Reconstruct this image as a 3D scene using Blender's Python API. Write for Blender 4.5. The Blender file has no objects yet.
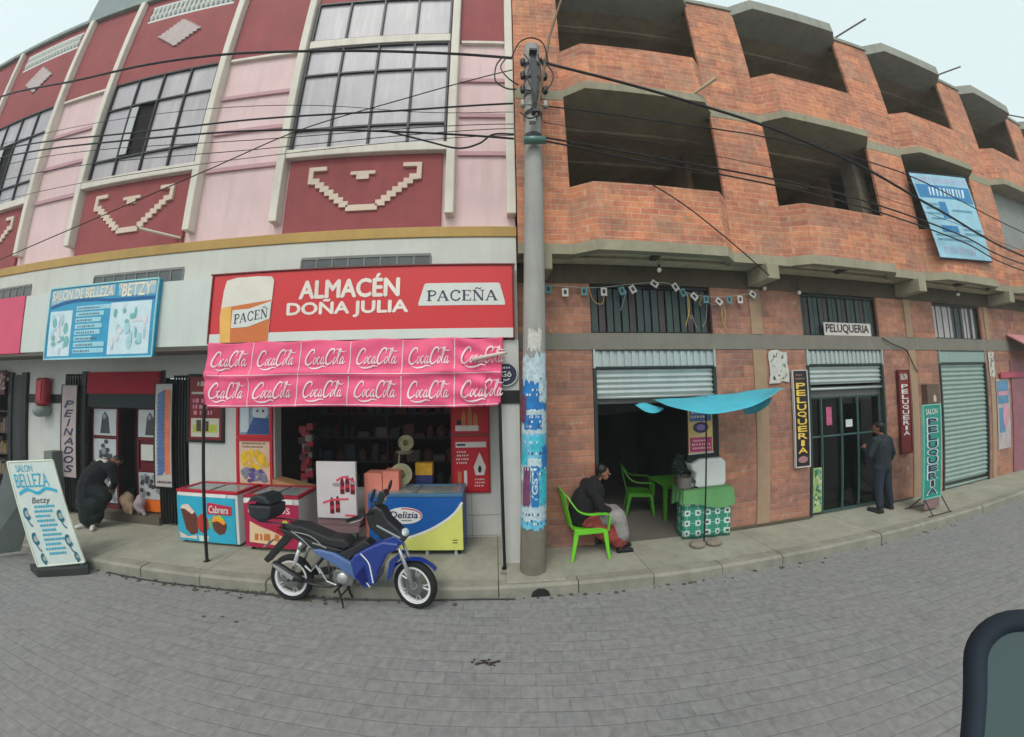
import bpy, bmesh, math, random
from mathutils import Vector, Matrix
random.seed(7)
D2R = math.radians
SC = bpy.context.scene
COL = SC.collection
# ------------------------------------------------------------------ camera, light, exposure
CAM_LOC = (0.0, 0.0, 2.55)
cd = bpy.data.cameras.new('camera')
cam = bpy.data.objects.new('camera', cd); COL.objects.link(cam)
SC.camera = cam
SC.render.engine = 'CYCLES'
cd.type = 'PANO'
cd.panorama_type = 'FISHEYE_LENS_POLYNOMIAL'
cd.sensor_width = 36.0; cd.sensor_fit = 'HORIZONTAL'
cd.fisheye_fov = D2R(220)
cd.fisheye_polynomial_k0 = 0.0
cd.fisheye_polynomial_k1 = -0.08587224
cd.fisheye_polynomial_k2 = 0.0
cd.fisheye_polynomial_k3 = 0.000128285731
cd.fisheye_polynomial_k4 = -3.5216912e-06
cd.clip_start = 0.02; cd.clip_end = 900
YAW, PITCH, ROLL = -0.05223, 0.07229, -0.01684
Mc = Matrix.Rotation(YAW, 3, 'Z') @ Matrix.Rotation(PITCH, 3, 'X') @ Matrix.Rotation(math.pi/2, 3, 'X') @ Matrix.Rotation(ROLL, 3, 'Z')
cam.matrix_world = Matrix.Translation(CAM_LOC) @ Mc.to_4x4()

SUN_EL, SUN_AZ = D2R(52), D2R(200)     # sun behind the camera, thin overcast
w = bpy.data.worlds.new('World'); SC.world = w; w.use_nodes = True
nt = w.node_tree; nt.nodes.clear()
sky = nt.nodes.new('ShaderNodeTexSky'); sky.sky_type = 'NISHITA'; sky.sun_disc = False
sky.sun_elevation = SUN_EL; sky.sun_rotation = SUN_AZ; sky.air_density = 1.2; sky.dust_density = 5.0; sky.ozone_density = 1.0
hs = nt.nodes.new('ShaderNodeHueSaturation'); hs.inputs['Saturation'].default_value = 0.42
mx = nt.nodes.new('ShaderNodeMix'); mx.data_type = 'RGBA'; mx.blend_type = 'MIX'; mx.inputs[0].default_value = 0.55
mx.inputs[7].default_value = (7.8, 9.3, 9.15, 1)
bg = nt.nodes.new('ShaderNodeBackground'); bg.inputs['Strength'].default_value = 0.115
wo = nt.nodes.new('ShaderNodeOutputWorld')
nt.links.new(sky.outputs[0], hs.inputs['Color']); nt.links.new(hs.outputs[0], mx.inputs[6])
nt.links.new(mx.outputs[2], bg.inputs['Color']); nt.links.new(bg.outputs[0], wo.inputs[0])
sl = bpy.data.lights.new('sun', 'SUN'); sl.energy = 0.9; sl.angle = D2R(22); sl.color = (1.0, 0.97, 0.92)
so = bpy.data.objects.new('sun', sl); COL.objects.link(so)
sd = Vector((math.sin(SUN_AZ)*math.cos(SUN_EL), math.cos(SUN_AZ)*math.cos(SUN_EL), math.sin(SUN_EL)))
so.rotation_euler = sd.to_track_quat('Z', 'Y').to_euler()
SC.view_settings.view_transform = 'Standard'; SC.view_settings.look = 'None'
SC.view_settings.exposure = 0.38; SC.view_settings.gamma = 1.0; SC.view_settings.use_curve_mapping = False
SC.cycles.use_denoising = True
SC.cycles.max_bounces = 8; SC.cycles.diffuse_bounces = 6

# ------------------------------------------------------------------ colours and materials
def lin(c):
    c = c/255.0
    return c/12.92 if c <= 0.04045 else ((c+0.055)/1.055)**2.4
def RGB(r, g, b): return (lin(r), lin(g), lin(b), 1)
MATS = {}
def _new(name):
    m = bpy.data.materials.new(name); m.use_nodes = True
    n = m.node_tree; b = n.nodes['Principled BSDF']
    return m, n, b
def mat(name, col, rough=.75, var=.12, scale=3.0, metal=0.0, bump=0.0, bscale=60.0, streak=0.0, scol=(60, 55, 48), spec=.35, alpha=1.0, trans=0.0, coat=0.0):
    if name in MATS: return MATS[name]
    m, n, b = _new(name); N = n.nodes.new; L = n.links.new
    base = RGB(*col)
    geo = N('ShaderNodeNewGeometry')
    n1 = N('ShaderNodeTexNoise'); n1.inputs['Scale'].default_value = scale; n1.inputs['Detail'].default_value = 6; n1.inputs['Roughness'].default_value = .65
    L(geo.outputs['Position'], n1.inputs['Vector'])
    mr = N('ShaderNodeMapRange'); mr.inputs[1].default_value = .3; mr.inputs[2].default_value = .7
    mr.inputs[3].default_value = 1-var; mr.inputs[4].default_value = 1+var
    L(n1.outputs[0], mr.inputs[0])
    vm = N('ShaderNodeVectorMath'); vm.operation = 'SCALE'; vm.inputs[0].default_value = base[:3]
    L(mr.outputs[0], vm.inputs['Scale'])
    out = vm.outputs[0]
    if streak > 0:
        mp = N('ShaderNodeMapping'); mp.inputs['Scale'].default_value = (5, 5, .55)
        L(geo.outputs['Position'], mp.inputs['Vector'])
        n2 = N('ShaderNodeTexNoise'); n2.inputs['Scale'].default_value = 1.3; n2.inputs['Detail'].default_value = 8; n2.inputs['Roughness'].default_value = .7
        L(mp.outputs[0], n2.inputs['Vector'])
        r2 = N('ShaderNodeMapRange'); r2.inputs[1].default_value = .48; r2.inputs[2].default_value = .75; r2.inputs[3].default_value = 0; r2.inputs[4].default_value = streak
        L(n2.outputs[0], r2.inputs[0])
        x = N('ShaderNodeMix'); x.data_type = 'RGBA'; L(r2.outputs[0], x.inputs[0]); L(out, x.inputs[6]); x.inputs[7].default_value = RGB(*scol)
        out = x.outputs[2]
    L(out, b.inputs['Base Color'])
    b.inputs['Roughness'].default_value = rough; b.inputs['Metallic'].default_value = metal
    b.inputs['Specular IOR Level'].default_value = spec
    b.inputs['Coat Weight'].default_value = coat
    if trans: b.inputs['Transmission Weight'].default_value = trans
    if alpha < 1: b.inputs['Alpha'].default_value = alpha
    if bump > 0:
        n3 = N('ShaderNodeTexNoise'); n3.inputs['Scale'].default_value = bscale; n3.inputs['Detail'].default_value = 4
        L(geo.outputs['Position'], n3.inputs['Vector'])
        bp = N('ShaderNodeBump'); bp.inputs['Strength'].default_value = bump; bp.inputs['Distance'].default_value = .02
        L(n3.outputs[0], bp.inputs['Height']); L(bp.outputs[0], b.inputs['Normal'])
    MATS[name] = m; return m

def brick_mat(name, c1, c2, mort, bw=.25, rh=.105, ms=.012, patch=(120, 120, 120), patchamt=.3):
    if name in MATS: return MATS[name]
    m, n, b = _new(name); N = n.nodes.new; L = n.links.new
    geo = N('ShaderNodeNewGeometry'); sx = N('ShaderNodeSeparateXYZ'); L(geo.outputs['Position'], sx.inputs[0])
    ad = N('ShaderNodeMath'); ad.operation = 'ADD'; L(sx.outputs[0], ad.inputs[0]); L(sx.outputs[1], ad.inputs[1])
    # slightly wandering courses
    nw = N('ShaderNodeTexNoise'); nw.inputs['Scale'].default_value = 1.4; L(geo.outputs['Position'], nw.inputs['Vector'])
    mw = N('ShaderNodeMath'); mw.operation = 'MULTIPLY_ADD'; L(nw.outputs[0], mw.inputs[0]); mw.inputs[1].default_value = .05; L(sx.outputs[2], mw.inputs[2])
    cb = N('ShaderNodeCombineXYZ'); L(ad.outputs[0], cb.inputs[0]); L(mw.outputs[0], cb.inputs[1])
    br = N('ShaderNodeTexBrick'); br.inputs['Scale'].default_value = 1
    br.inputs['Brick Width'].default_value = bw; br.inputs['Row Height'].default_value = rh
    br.inputs['Mortar Size'].default_value = ms; br.inputs['Mortar Smooth'].default_value = .8; br.inputs['Bias'].default_value = 0
    br.inputs['Color1'].default_value = RGB(*c1); br.inputs['Color2'].default_value = RGB(*c2); br.inputs['Mortar'].default_value = RGB(*mort)
    L(cb.outputs[0], br.inputs['Vector'])
    # second brick layer varies the clay from block to block
    cb2 = N('ShaderNodeVectorMath'); cb2.operation = 'ADD'; cb2.inputs[1].default_value = (.37, .0, 0); L(cb.outputs[0], cb2.inputs[0])
    b2 = N('ShaderNodeTexBrick'); b2.inputs['Scale'].default_value = 1; b2.inputs['Brick Width'].default_value = bw*1.5; b2.inputs['Row Height'].default_value = rh*2
    b2.inputs['Mortar Size'].default_value = 0; b2.inputs['Color1'].default_value = (.80, .82, .88, 1); b2.inputs['Color2'].default_value = (1.2, 1.12, 1.0, 1)
    L(cb2.outputs[0], b2.inputs['Vector'])
    mb2 = N('ShaderNodeMix'); mb2.data_type = 'RGBA'; mb2.blend_type = 'MULTIPLY'; mb2.inputs[0].default_value = 1; L(br.outputs[0], mb2.inputs[6]); L(b2.outputs[0], mb2.inputs[7])
    # weathering: large pale cement patches and soot
    n1 = N('ShaderNodeTexNoise'); n1.inputs['Scale'].default_value = 1.1; n1.inputs['Detail'].default_value = 9; n1.inputs['Roughness'].default_value = .72
    L(geo.outputs['Position'], n1.inputs['Vector'])
    r1 = N('ShaderNodeMapRange'); r1.inputs[1].default_value = .5; r1.inputs[2].default_value = .68; r1.inputs[3].default_value = 0; r1.inputs[4].default_value = patchamt
    L(n1.outputs[0], r1.inputs[0])
    x = N('ShaderNodeMix'); x.data_type = 'RGBA'; L(r1.outputs[0], x.inputs[0]); L(mb2.outputs[2], x.inputs[6]); x.inputs[7].default_value = RGB(*patch)
    n2 = N('ShaderNodeTexNoise'); n2.inputs['Scale'].default_value = 9; n2.inputs['Detail'].default_value = 5
    L(geo.outputs['Position'], n2.inputs['Vector'])
    r2 = N('ShaderNodeMapRange'); r2.inputs[1].default_value = .3; r2.inputs[2].default_value = .7; r2.inputs[3].default_value = .84; r2.inputs[4].default_value = 1.14
    L(n2.outputs[0], r2.inputs[0])
    # run-off streaks and small cement smears
    mp5 = N('ShaderNodeMapping'); mp5.inputs['Scale'].default_value = (3.5, 3.5, .45); L(geo.outputs['Position'], mp5.inputs['Vector'])
    n5 = N('ShaderNodeTexNoise'); n5.inputs['Scale'].default_value = 1.2; n5.inputs['Detail'].default_value = 9; n5.inputs['Roughness'].default_value = .75; L(mp5.outputs[0], n5.inputs['Vector'])
    r5 = N('ShaderNodeMapRange'); r5.inputs[1].default_value = .50; r5.inputs[2].default_value = .72; r5.inputs[3].default_value = 0; r5.inputs[4].default_value = .5; L(n5.outputs[0], r5.inputs[0])
    x5 = N('ShaderNodeMix'); x5.data_type = 'RGBA'; L(r5.outputs[0], x5.inputs[0]); L(x.outputs[2], x5.inputs[6]); x5.inputs[7].default_value = RGB(118, 96, 84)
    n6 = N('ShaderNodeTexNoise'); n6.inputs['Scale'].default_value = 4.5; n6.inputs['Detail'].default_value = 8; n6.inputs['Roughness'].default_value = .8; L(geo.outputs['Position'], n6.inputs['Vector'])
    r6 = N('ShaderNodeMapRange'); r6.inputs[1].default_value = .60; r6.inputs[2].default_value = .68; r6.inputs[3].default_value = 0; r6.inputs[4].default_value = .55; L(n6.outputs[0], r6.inputs[0])
    x6 = N('ShaderNodeMix'); x6.data_type = 'RGBA'; L(r6.outputs[0], x6.inputs[0]); L(x5.outputs[2], x6.inputs[6]); x6.inputs[7].default_value = RGB(190, 170, 150)
    vm = N('ShaderNodeVectorMath'); vm.operation = 'SCALE'; L(x6.outputs[2], vm.inputs[0]); L(r2.outputs[0], vm.inputs['Scale'])
    L(vm.outputs[0], b.inputs['Base Color']); b.inputs['Roughness'].default_value = .9; b.inputs['Specular IOR Level'].default_value = .15
    bp = N('ShaderNodeBump'); bp.inputs['Strength'].default_value = .35; bp.inputs['Distance'].default_value = .01; bp.invert = True
    L(br.outputs['Fac'], bp.inputs['Height']); L(bp.outputs[0], b.inputs['Normal'])
    MATS[name] = m; return m

# ------------------------------------------------------------------ mesh builder
class MB:
    def __init__(s): s.v = []; s.f = []; s.m = []; s.cur = 0
    def mi(s, i): s.cur = i; return s
    def add(s, vs, fs):
        k = len(s.v); s.v += [tuple(p) for p in vs]
        for f in fs: s.f.append(tuple(i+k for i in f)); s.m.append(s.cur)
        return s
    def box(s, x0, x1, y0, y1, z0, z1):
        if x0 > x1: x0, x1 = x1, x0
        if y0 > y1: y0, y1 = y1, y0
        if z0 > z1: z0, z1 = z1, z0
        v = [(x0,y0,z0),(x1,y0,z0),(x1,y1,z0),(x0,y1,z0),(x0,y0,z1),(x1,y0,z1),(x1,y1,z1),(x0,y1,z1)]
        return s.add(v, [(0,3,2,1),(4,5,6,7),(0,1,5,4),(1,2,6,5),(2,3,7,6),(3,0,4,7)])
    def prism(s, pts, a, b, plane='xz'):
        n = len(pts)
        ar = sum(pts[i][0]*pts[(i+1)%n][1]-pts[(i+1)%n][0]*pts[i][1] for i in range(n))
        if ar < 0: pts = pts[::-1]
        if plane == 'xz': P = lambda p, t: (p[0], t, p[1])
        elif plane == 'xy': P = lambda p, t: (p[0], p[1], t)
        else: P = lambda p, t: (t, p[0], p[1])
        v = [P(p, a) for p in pts]+[P(p, b) for p in pts]
        fa = tuple(range(n)); fb = tuple(range(2*n-1, n-1, -1))
        fs = [fa, fb]+[(i, i+n, (i+1)%n+n, (i+1)%n) for i in range(n)]
        k = (plane == 'xz') != (a > b)
        if not k: fs = [tuple(reversed(f)) for f in fs]
        return s.add(v, fs)
    def poly(s, pts, y):     # flat decal facing -y
        n = len(pts); ar = sum(pts[i][0]*pts[(i+1)%n][1]-pts[(i+1)%n][0]*pts[i][1] for i in range(n))
        if ar < 0: pts = pts[::-1]
        return s.add([(p[0], y, p[1]) for p in pts], [tuple(range(n))])
    def rect(s, x0, x1, z0, z1, y): return s.poly([(x0,z0),(x1,z0),(x1,z1),(x0,z1)], y)
    def disc(s, cx, cz, rx, rz, y, n=20): return s.poly([(cx+rx*math.cos(2*math.pi*i/n), cz+rz*math.sin(2*math.pi*i/n)) for i in range(n)], y)
    def tube(s, pts, r, n=8, caps=True):
        pts = [Vector(p) for p in pts]; k = len(pts)
        rs = r if isinstance(r, (list, tuple)) else [r]*k
        vs = []; fs = []; prev = None
        for i, p in enumerate(pts):
            t = (pts[min(i+1, k-1)]-pts[max(i-1, 0)])
            t = t.normalized() if t.length > 1e-9 else Vector((0, 0, 1))
            if prev is None:
                u = t.cross(Vector((0, 0, 1)));
                if u.length < .1: u = t.cross(Vector((0, 1, 0)))
            else: u = prev-t*prev.dot(t)
            u.normalize(); prev = u; q = t.cross(u)
            for j in range(n):
                a = 2*math.pi*j/n; vs.append(p+(u*math.cos(a)+q*math.sin(a))*rs[i])
        for i in range(k-1):
            for j in range(n): fs.append((i*n+j, i*n+(j+1)%n, (i+1)*n+(j+1)%n, (i+1)*n+j))
        if caps: fs += [tuple(range(n-1, -1, -1)), tuple((k-1)*n+j for j in range(n))]
        return s.add(vs, fs)
    def cap(s, a, b, ra, rb, n=12):   # capsule with tapered radius
        a = Vector(a); b = Vector(b); d = (b-a); L = d.length; d = d/L if L > 1e-6 else Vector((0, 0, 1))
        pts = []; rs = []
        for q in (-1, -.8, -.45, 0): pts.append(a+d*ra*q); rs.append(ra*math.sqrt(max(0.001, 1-q*q)))
        for q in (.25, .5, .75): pts.append(a+(b-a)*q); rs.append(ra+(rb-ra)*q)
        for q in (0, .45, .8, 1): pts.append(b+d*rb*q); rs.append(rb*math.sqrt(max(0.001, 1-q*q)))
        return s.tube(pts, rs, n)
    def ell(s, c, r, n=14, m=10, rot=None):
        vs = []; fs = []
        R = rot or Matrix.Identity(3)
        for i in range(1, m):
            ph = math.pi*i/m
            for j in range(n):
                a = 2*math.pi*j/n
                vs.append(Vector(c)+R @ Vector((r[0]*math.sin(ph)*math.cos(a), r[1]*math.sin(ph)*math.sin(a), r[2]*math.cos(ph))))
        t = len(vs); vs.append(Vector(c)+R @ Vector((0, 0, r[2]))); vs.append(Vector(c)-R @ Vector((0, 0, r[2])))
        for i in range(m-2):
            for j in range(n): fs.append((i*n+j, (i+1)*n+j, (i+1)*n+(j+1)%n, i*n+(j+1)%n))
        for j in range(n): fs.append((t, j, (j+1)%n)); fs.append((t+1, (m-2)*n+(j+1)%n, (m-2)*n+j))
        return s.add(vs, fs)
    def lathe(s, prof, c, axis='z', n=24):
        vs = []; fs = []; k = len(prof)
        for (r, h) in prof:
            for j in range(n):
                a = 2*math.pi*j/n; x, y = r*math.cos(a), r*math.sin(a)
                p = (x, y, h) if axis == 'z' else ((x, h, y) if axis == 'y' else (h, x, y))
                vs.append((c[0]+p[0], c[1]+p[1], c[2]+p[2]))
        for i in range(k-1):
            for j in range(n):
                f = (i*n+j, i*n+(j+1)%n, (i+1)*n+(j+1)%n, (i+1)*n+j)
                fs.append(f if axis != 'y' else f[::-1])
        return s.add(vs, fs)
    def grid(s, fn, nu, nv):
        vs = [fn(i/nu, j/nv) for j in range(nv+1) for i in range(nu+1)]
        fs = [(j*(nu+1)+i, j*(nu+1)+i+1, (j+1)*(nu+1)+i+1, (j+1)*(nu+1)+i) for j in range(nv) for i in range(nu)]
        return s.add(vs, fs)
    def xf(s, M, k=0):
        for i in range(k, len(s.v)): s.v[i] = tuple(M @ Vector(s.v[i]))
        return s

def wloc(o):
    l = Vector((0, 0, 0))
    while o is not None: l = l+o.location; o = o.parent
    return l
def build(name, mb, mats, parent=None, base=None, smooth=False, bevel=0.0, label=None, thick=0, remesh=0, subd=0, local=False, kind=None):
    if isinstance(mats, bpy.types.Material): mats = [mats]
    me = bpy.data.meshes.new(name)
    off = Vector((0, 0, 0)) if local else (wloc(parent) if parent is not None else Vector(base or (0, 0, 0)))
    me.from_pydata([tuple(Vector(v)-off) for v in mb.v], [], mb.f)
    for m in mats: me.materials.append(m)
    if len(mats) > 1: me.polygons.foreach_set('material_index', mb.m)
    if smooth: me.polygons.foreach_set('use_smooth', [True]*len(me.polygons))
    me.update()
    o = bpy.data.objects.new(name, me); COL.objects.link(o)
    if parent is not None: o.parent = parent
    else: o.location = off
    if thick:
        d = o.modifiers.new('solid', 'SOLIDIFY'); d.thickness = thick; d.offset = 0
    if bevel:
        d = o.modifiers.new('bevel', 'BEVEL'); d.width = bevel; d.segments = 2; d.limit_method = 'ANGLE'; d.angle_limit = D2R(40)
    if remesh:
        d = o.modifiers.new('remesh', 'REMESH'); d.mode = 'VOXEL'; d.voxel_size = remesh; d.use_smooth_shade = True
        d = o.modifiers.new('smooth', 'SMOOTH'); d.iterations = 4; d.factor = .5
    if subd:
        d = o.modifiers.new('sub', 'SUBSURF'); d.levels = subd; d.render_levels = subd
    if label: o['label'] = label
    if kind: o['kind'] = kind
    return o
def split_build(name, mb, mats, parent, **k):
    """one part per separate piece of the mesh"""
    n = len(mb.v); par = list(range(n))
    def fd(a):
        while par[a] != a: par[a] = par[par[a]]; a = par[a]
        return a
    for f in mb.f:
        for q in f[1:]: par[fd(q)] = fd(f[0])
    g = {}
    for i, f in enumerate(mb.f): g.setdefault(fd(f[0]), []).append(i)
    out = []
    for fs in g.values():
        ids = sorted({v for i in fs for v in mb.f[i]}); mp = {v: j for j, v in enumerate(ids)}
        b = MB(); b.v = [mb.v[v] for v in ids]; b.f = [tuple(mp[v] for v in mb.f[i]) for i in fs]; b.m = [mb.m[i] for i in fs]
        out.append(build(name, b, mats, parent, **k))
    return out[0]
def tag(o, label, cat, group=None, kind=None):
    o['label'] = label; o['category'] = cat
    if group: o['group'] = group
    if kind: o['kind'] = kind
    return o
def thing(name, label, cat, base, group=None, rotz=0):
    o = bpy.data.objects.new(name, None); COL.objects.link(o); o.location = base; o.rotation_euler = (0, 0, rotz)
    o.empty_display_size = .1
    return tag(o, label, cat, group)
def copy_tree(o, parent=None, skip=()):
    c = o.copy(); COL.objects.link(c); c.parent = parent
    for ch in list(o.children):
        copy_tree(ch, c)
    return c
def shift_tree(src, loc, label=None, rz=None):
    c = copy_tree(src); c.location = loc
    if label: c['label'] = label
    if rz is not None: c.rotation_euler = (0, 0, rz)
    return c
# ---- lettering
_TC = {}
def text_geo(txt, bold=0.0, shear=0.0):
    k = (txt, bold, shear)
    if k in _TC: return _TC[k]
    cu = bpy.data.curves.new('t', 'FONT'); cu.body = txt; cu.size = 1; cu.resolution_u = 3; cu.offset = bold; cu.shear = shear; cu.fill_mode = 'FRONT'
    o = bpy.data.objects.new('t', cu); COL.objects.link(o)
    dg = bpy.context.evaluated_depsgraph_get(); dg.update()
    me = bpy.data.meshes.new_from_object(o.evaluated_get(dg))
    vs = [tuple(v.co) for v in me.vertices]; fs = [tuple(p.vertices) for p in me.polygons]
    bpy.data.objects.remove(o); bpy.data.curves.remove(cu); bpy.data.meshes.remove(me)
    xs = [v[0] for v in vs] or [0, 1]; ys = [v[1] for v in vs] or [0, 1]
    _TC[k] = (vs, fs, min(xs), max(xs), min(ys), max(ys)); return _TC[k]
def text(mb, txt, x0, x1, z0, z1, y, bold=.0, shear=0.0, fn=None):
    """lettering fitted in the rectangle x0..x1, z0..z1, facing -y"""
    vs, fs, a, b, c, d = text_geo(txt, 0, shear)
    k = bold*(z1-z0)*.9
    for i, (dx, dz) in enumerate(((0, 0), (k, 0), (-k, 0), (0, k*.8), (0, -k*.8)) if bold else ((0, 0),)):
        out = []
        for v in vs:
            u = (v[0]-a)/(b-a); t = (v[1]-c)/(d-c)
            p = (x0+(x1-x0)*u+dx, y-.0004*i if fn is None else y, z0+(z1-z0)*t+dz)
            out.append(fn(*p) if fn else p)
        mb.add(out, fs)
        if fn: break
    return mb
def catmull(pts, n=6):
    P = [pts[0]]+list(pts)+[pts[-1]]; out = []
    for i in range(1, len(P)-2):
        p0, p1, p2, p3 = [Vector(q) for q in P[i-1:i+3]]
        for k in range(n):
            t = k/n; out.append(.5*((2*p1)+(-p0+p2)*t+(2*p0-5*p1+4*p2-p3)*t*t+(-p0+3*p1-3*p2+p3)*t**3))
    out.append(Vector(pts[-1])); return out
def ribbon(pts, w, n=5):
    """flat 2D stroke -> (verts2d, quads)"""
    q = catmull([Vector((p[0], p[1], 0)) for p in pts], n); k = len(q)
    vs = []; fs = []
    for i, p in enumerate(q):
        t = (q[min(i+1, k-1)]-q[max(i-1, 0)]); t.normalize(); nn = Vector((-t.y, t.x, 0))
        f = i/(k-1)
        ww = w(f) if callable(w) else w
        vs += [p+nn*ww/2, p-nn*ww/2]
    for i in range(k-1): fs.append((2*i, 2*i+1, 2*i+3, 2*i+2))
    return vs, fs
def ellpts(cx, cy, rx, ry, a0=0, a1=360, n=12, tilt=0):
    o = []
    for i in range(n+1):
        a = D2R(a0+(a1-a0)*i/n); x, y = rx*math.cos(a), ry*math.sin(a)
        o.append((cx+x+tilt*y, cy+y))
    return o
def strokes(mb, S, fn):
    for pts, ww in S:
        vs, fs = ribbon(pts, ww)
        mb.add([fn(v.x, v.y) for v in vs], fs)
th = lambda a, b: (lambda f: a+(b-a)*math.sin(math.pi*f))
SCRIPT = [  # flowing cola script, drawn in a box about 3.4 x 1
    ([(.66,.70),(.68,.88),(.52,.98),(.28,.86),(.08,.5),(.08,.2),(.26,.06),(.48,.12),(.64,.26)], th(.05,.14)),
    (ellpts(.84,.30,.10,.20,100,440,10,.25), th(.05,.085)),
    ([(1.24,.46),(1.18,.52),(1.08,.42),(1.04,.24),(1.12,.10),(1.22,.13),(1.32,.26)], th(.04,.09)),
    (ellpts(1.48,.30,.10,.20,60,380,10,.25), th(.05,.085)), ([(1.64,.50),(1.58,.25),(1.64,.10),(1.78,.22)], th(.04,.09)),
    ([(.3,-.04),(.7,-.16),(1.2,-.14),(1.6,-.04),(1.95,-.10)], th(.02,.10)),
    ([(2.38,.70),(2.42,.90),(2.26,1.0),(2.02,.88),(1.84,.52),(1.84,.2),(2.0,.06),(2.22,.14),(2.34,.28)], th(.05,.14)),
    (ellpts(2.54,.30,.10,.20,100,440,10,.25), th(.05,.085)),
    ([(2.70,.28),(2.88,.70),(2.92,.96),(2.82,.97),(2.75,.6),(2.76,.2),(2.88,.10)], th(.04,.09)),
    (ellpts(3.08,.30,.10,.20,60,380,10,.25), th(.05,.085)), ([(3.24,.50),(3.18,.25),(3.24,.10),(3.38,.24)], th(.04,.09)),
    ([(2.36,.84),(2.62,.98),(2.95,.86),(3.2,.80),(3.36,.88)], th(.02,.06)),
]
SW, SN = .15, .06
def serif(ch):
    s = SN
    bar = lambda x0, x1, y: ([(x0, y), (x1, y)], s)
    if ch == 'P': return [([(.2,.02),(.2,.98)], SW), ([(.2,.95),(.45,.96),(.62,.86),(.64,.72),(.55,.56),(.4,.5),(.22,.5)], .1), bar(.04,.38,.03), bar(.04,.3,.97)], .74
    if ch == 'A': return [([(.1,.03),(.4,.98)], .07), ([(.4,.98),(.72,.03)], SW), bar(.2,.58,.34), bar(0,.22,.03), bar(.58,.86,.03)], .9
    if ch == 'C': return [([(.68,.72),(.58,.92),(.38,.97),(.16,.8),(.1,.5),(.17,.18),(.4,.03),(.6,.09),(.7,.28)], .11), ([(.7,.96),(.7,.68)], .05)], .8
    if ch == 'E': return [([(.2,.02),(.2,.98)], SW), bar(.05,.66,.03), bar(.05,.64,.97), bar(.2,.5,.52), ([(.66,.0),(.66,.24)], .05), ([(.64,1),(.64,.78)], .05), ([(.5,.42),(.5,.62)], .05)], .76
    if ch in 'NÑ':
        q = [([(.16,.02),(.16,.98)], .06), ([(.16,.98),(.7,.02)], SW), ([(.72,.0),(.72,.98)], .06), bar(.03,.3,.03), bar(.02,.24,.97), bar(.58,.86,.97)]
        if ch == 'Ñ': q += [([(.22,1.12),(.36,1.22),(.5,1.12),(.64,1.22)], .08)]
        return q, .92
    return [], .5
def serif_word(mb, txt, x0, x1, z0, z1, y, slope=0.0):
    tot = sum(serif(c)[1] for c in txt); k = (x1-x0)/tot; x = 0
    for c in txt:
        S, adv = serif(c)
        strokes(mb, S, lambda u, v, x=x: (x0+(x+u)*k, y, z0+(z1-z0)*v+slope*(x+u)*k))
        x += adv
def squiggles(mb, x0, x1, z0, z1, y, rows, h, seed=0, gap=.35):
    """rows of unreadable small print, as short strokes"""
    r = random.Random(seed)
    for i in range(rows):
        z = z1-(i+.5)*(z1-z0)/rows; x = x0+r.random()*.1*(x1-x0); xe = x1-r.random()*.3*(x1-x0)
        while x < xe:
            wd = h*(.5+r.random()*.9)
            mb.poly([(x, z-h/2), (x+wd*.7, z-h/2), (x+wd*(.7+.1*r.random()), z+h/2*(.3+.7*r.random())), (x+.1*wd, z+h/2)], y)
            x += wd*(1+gap*r.random())
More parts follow.
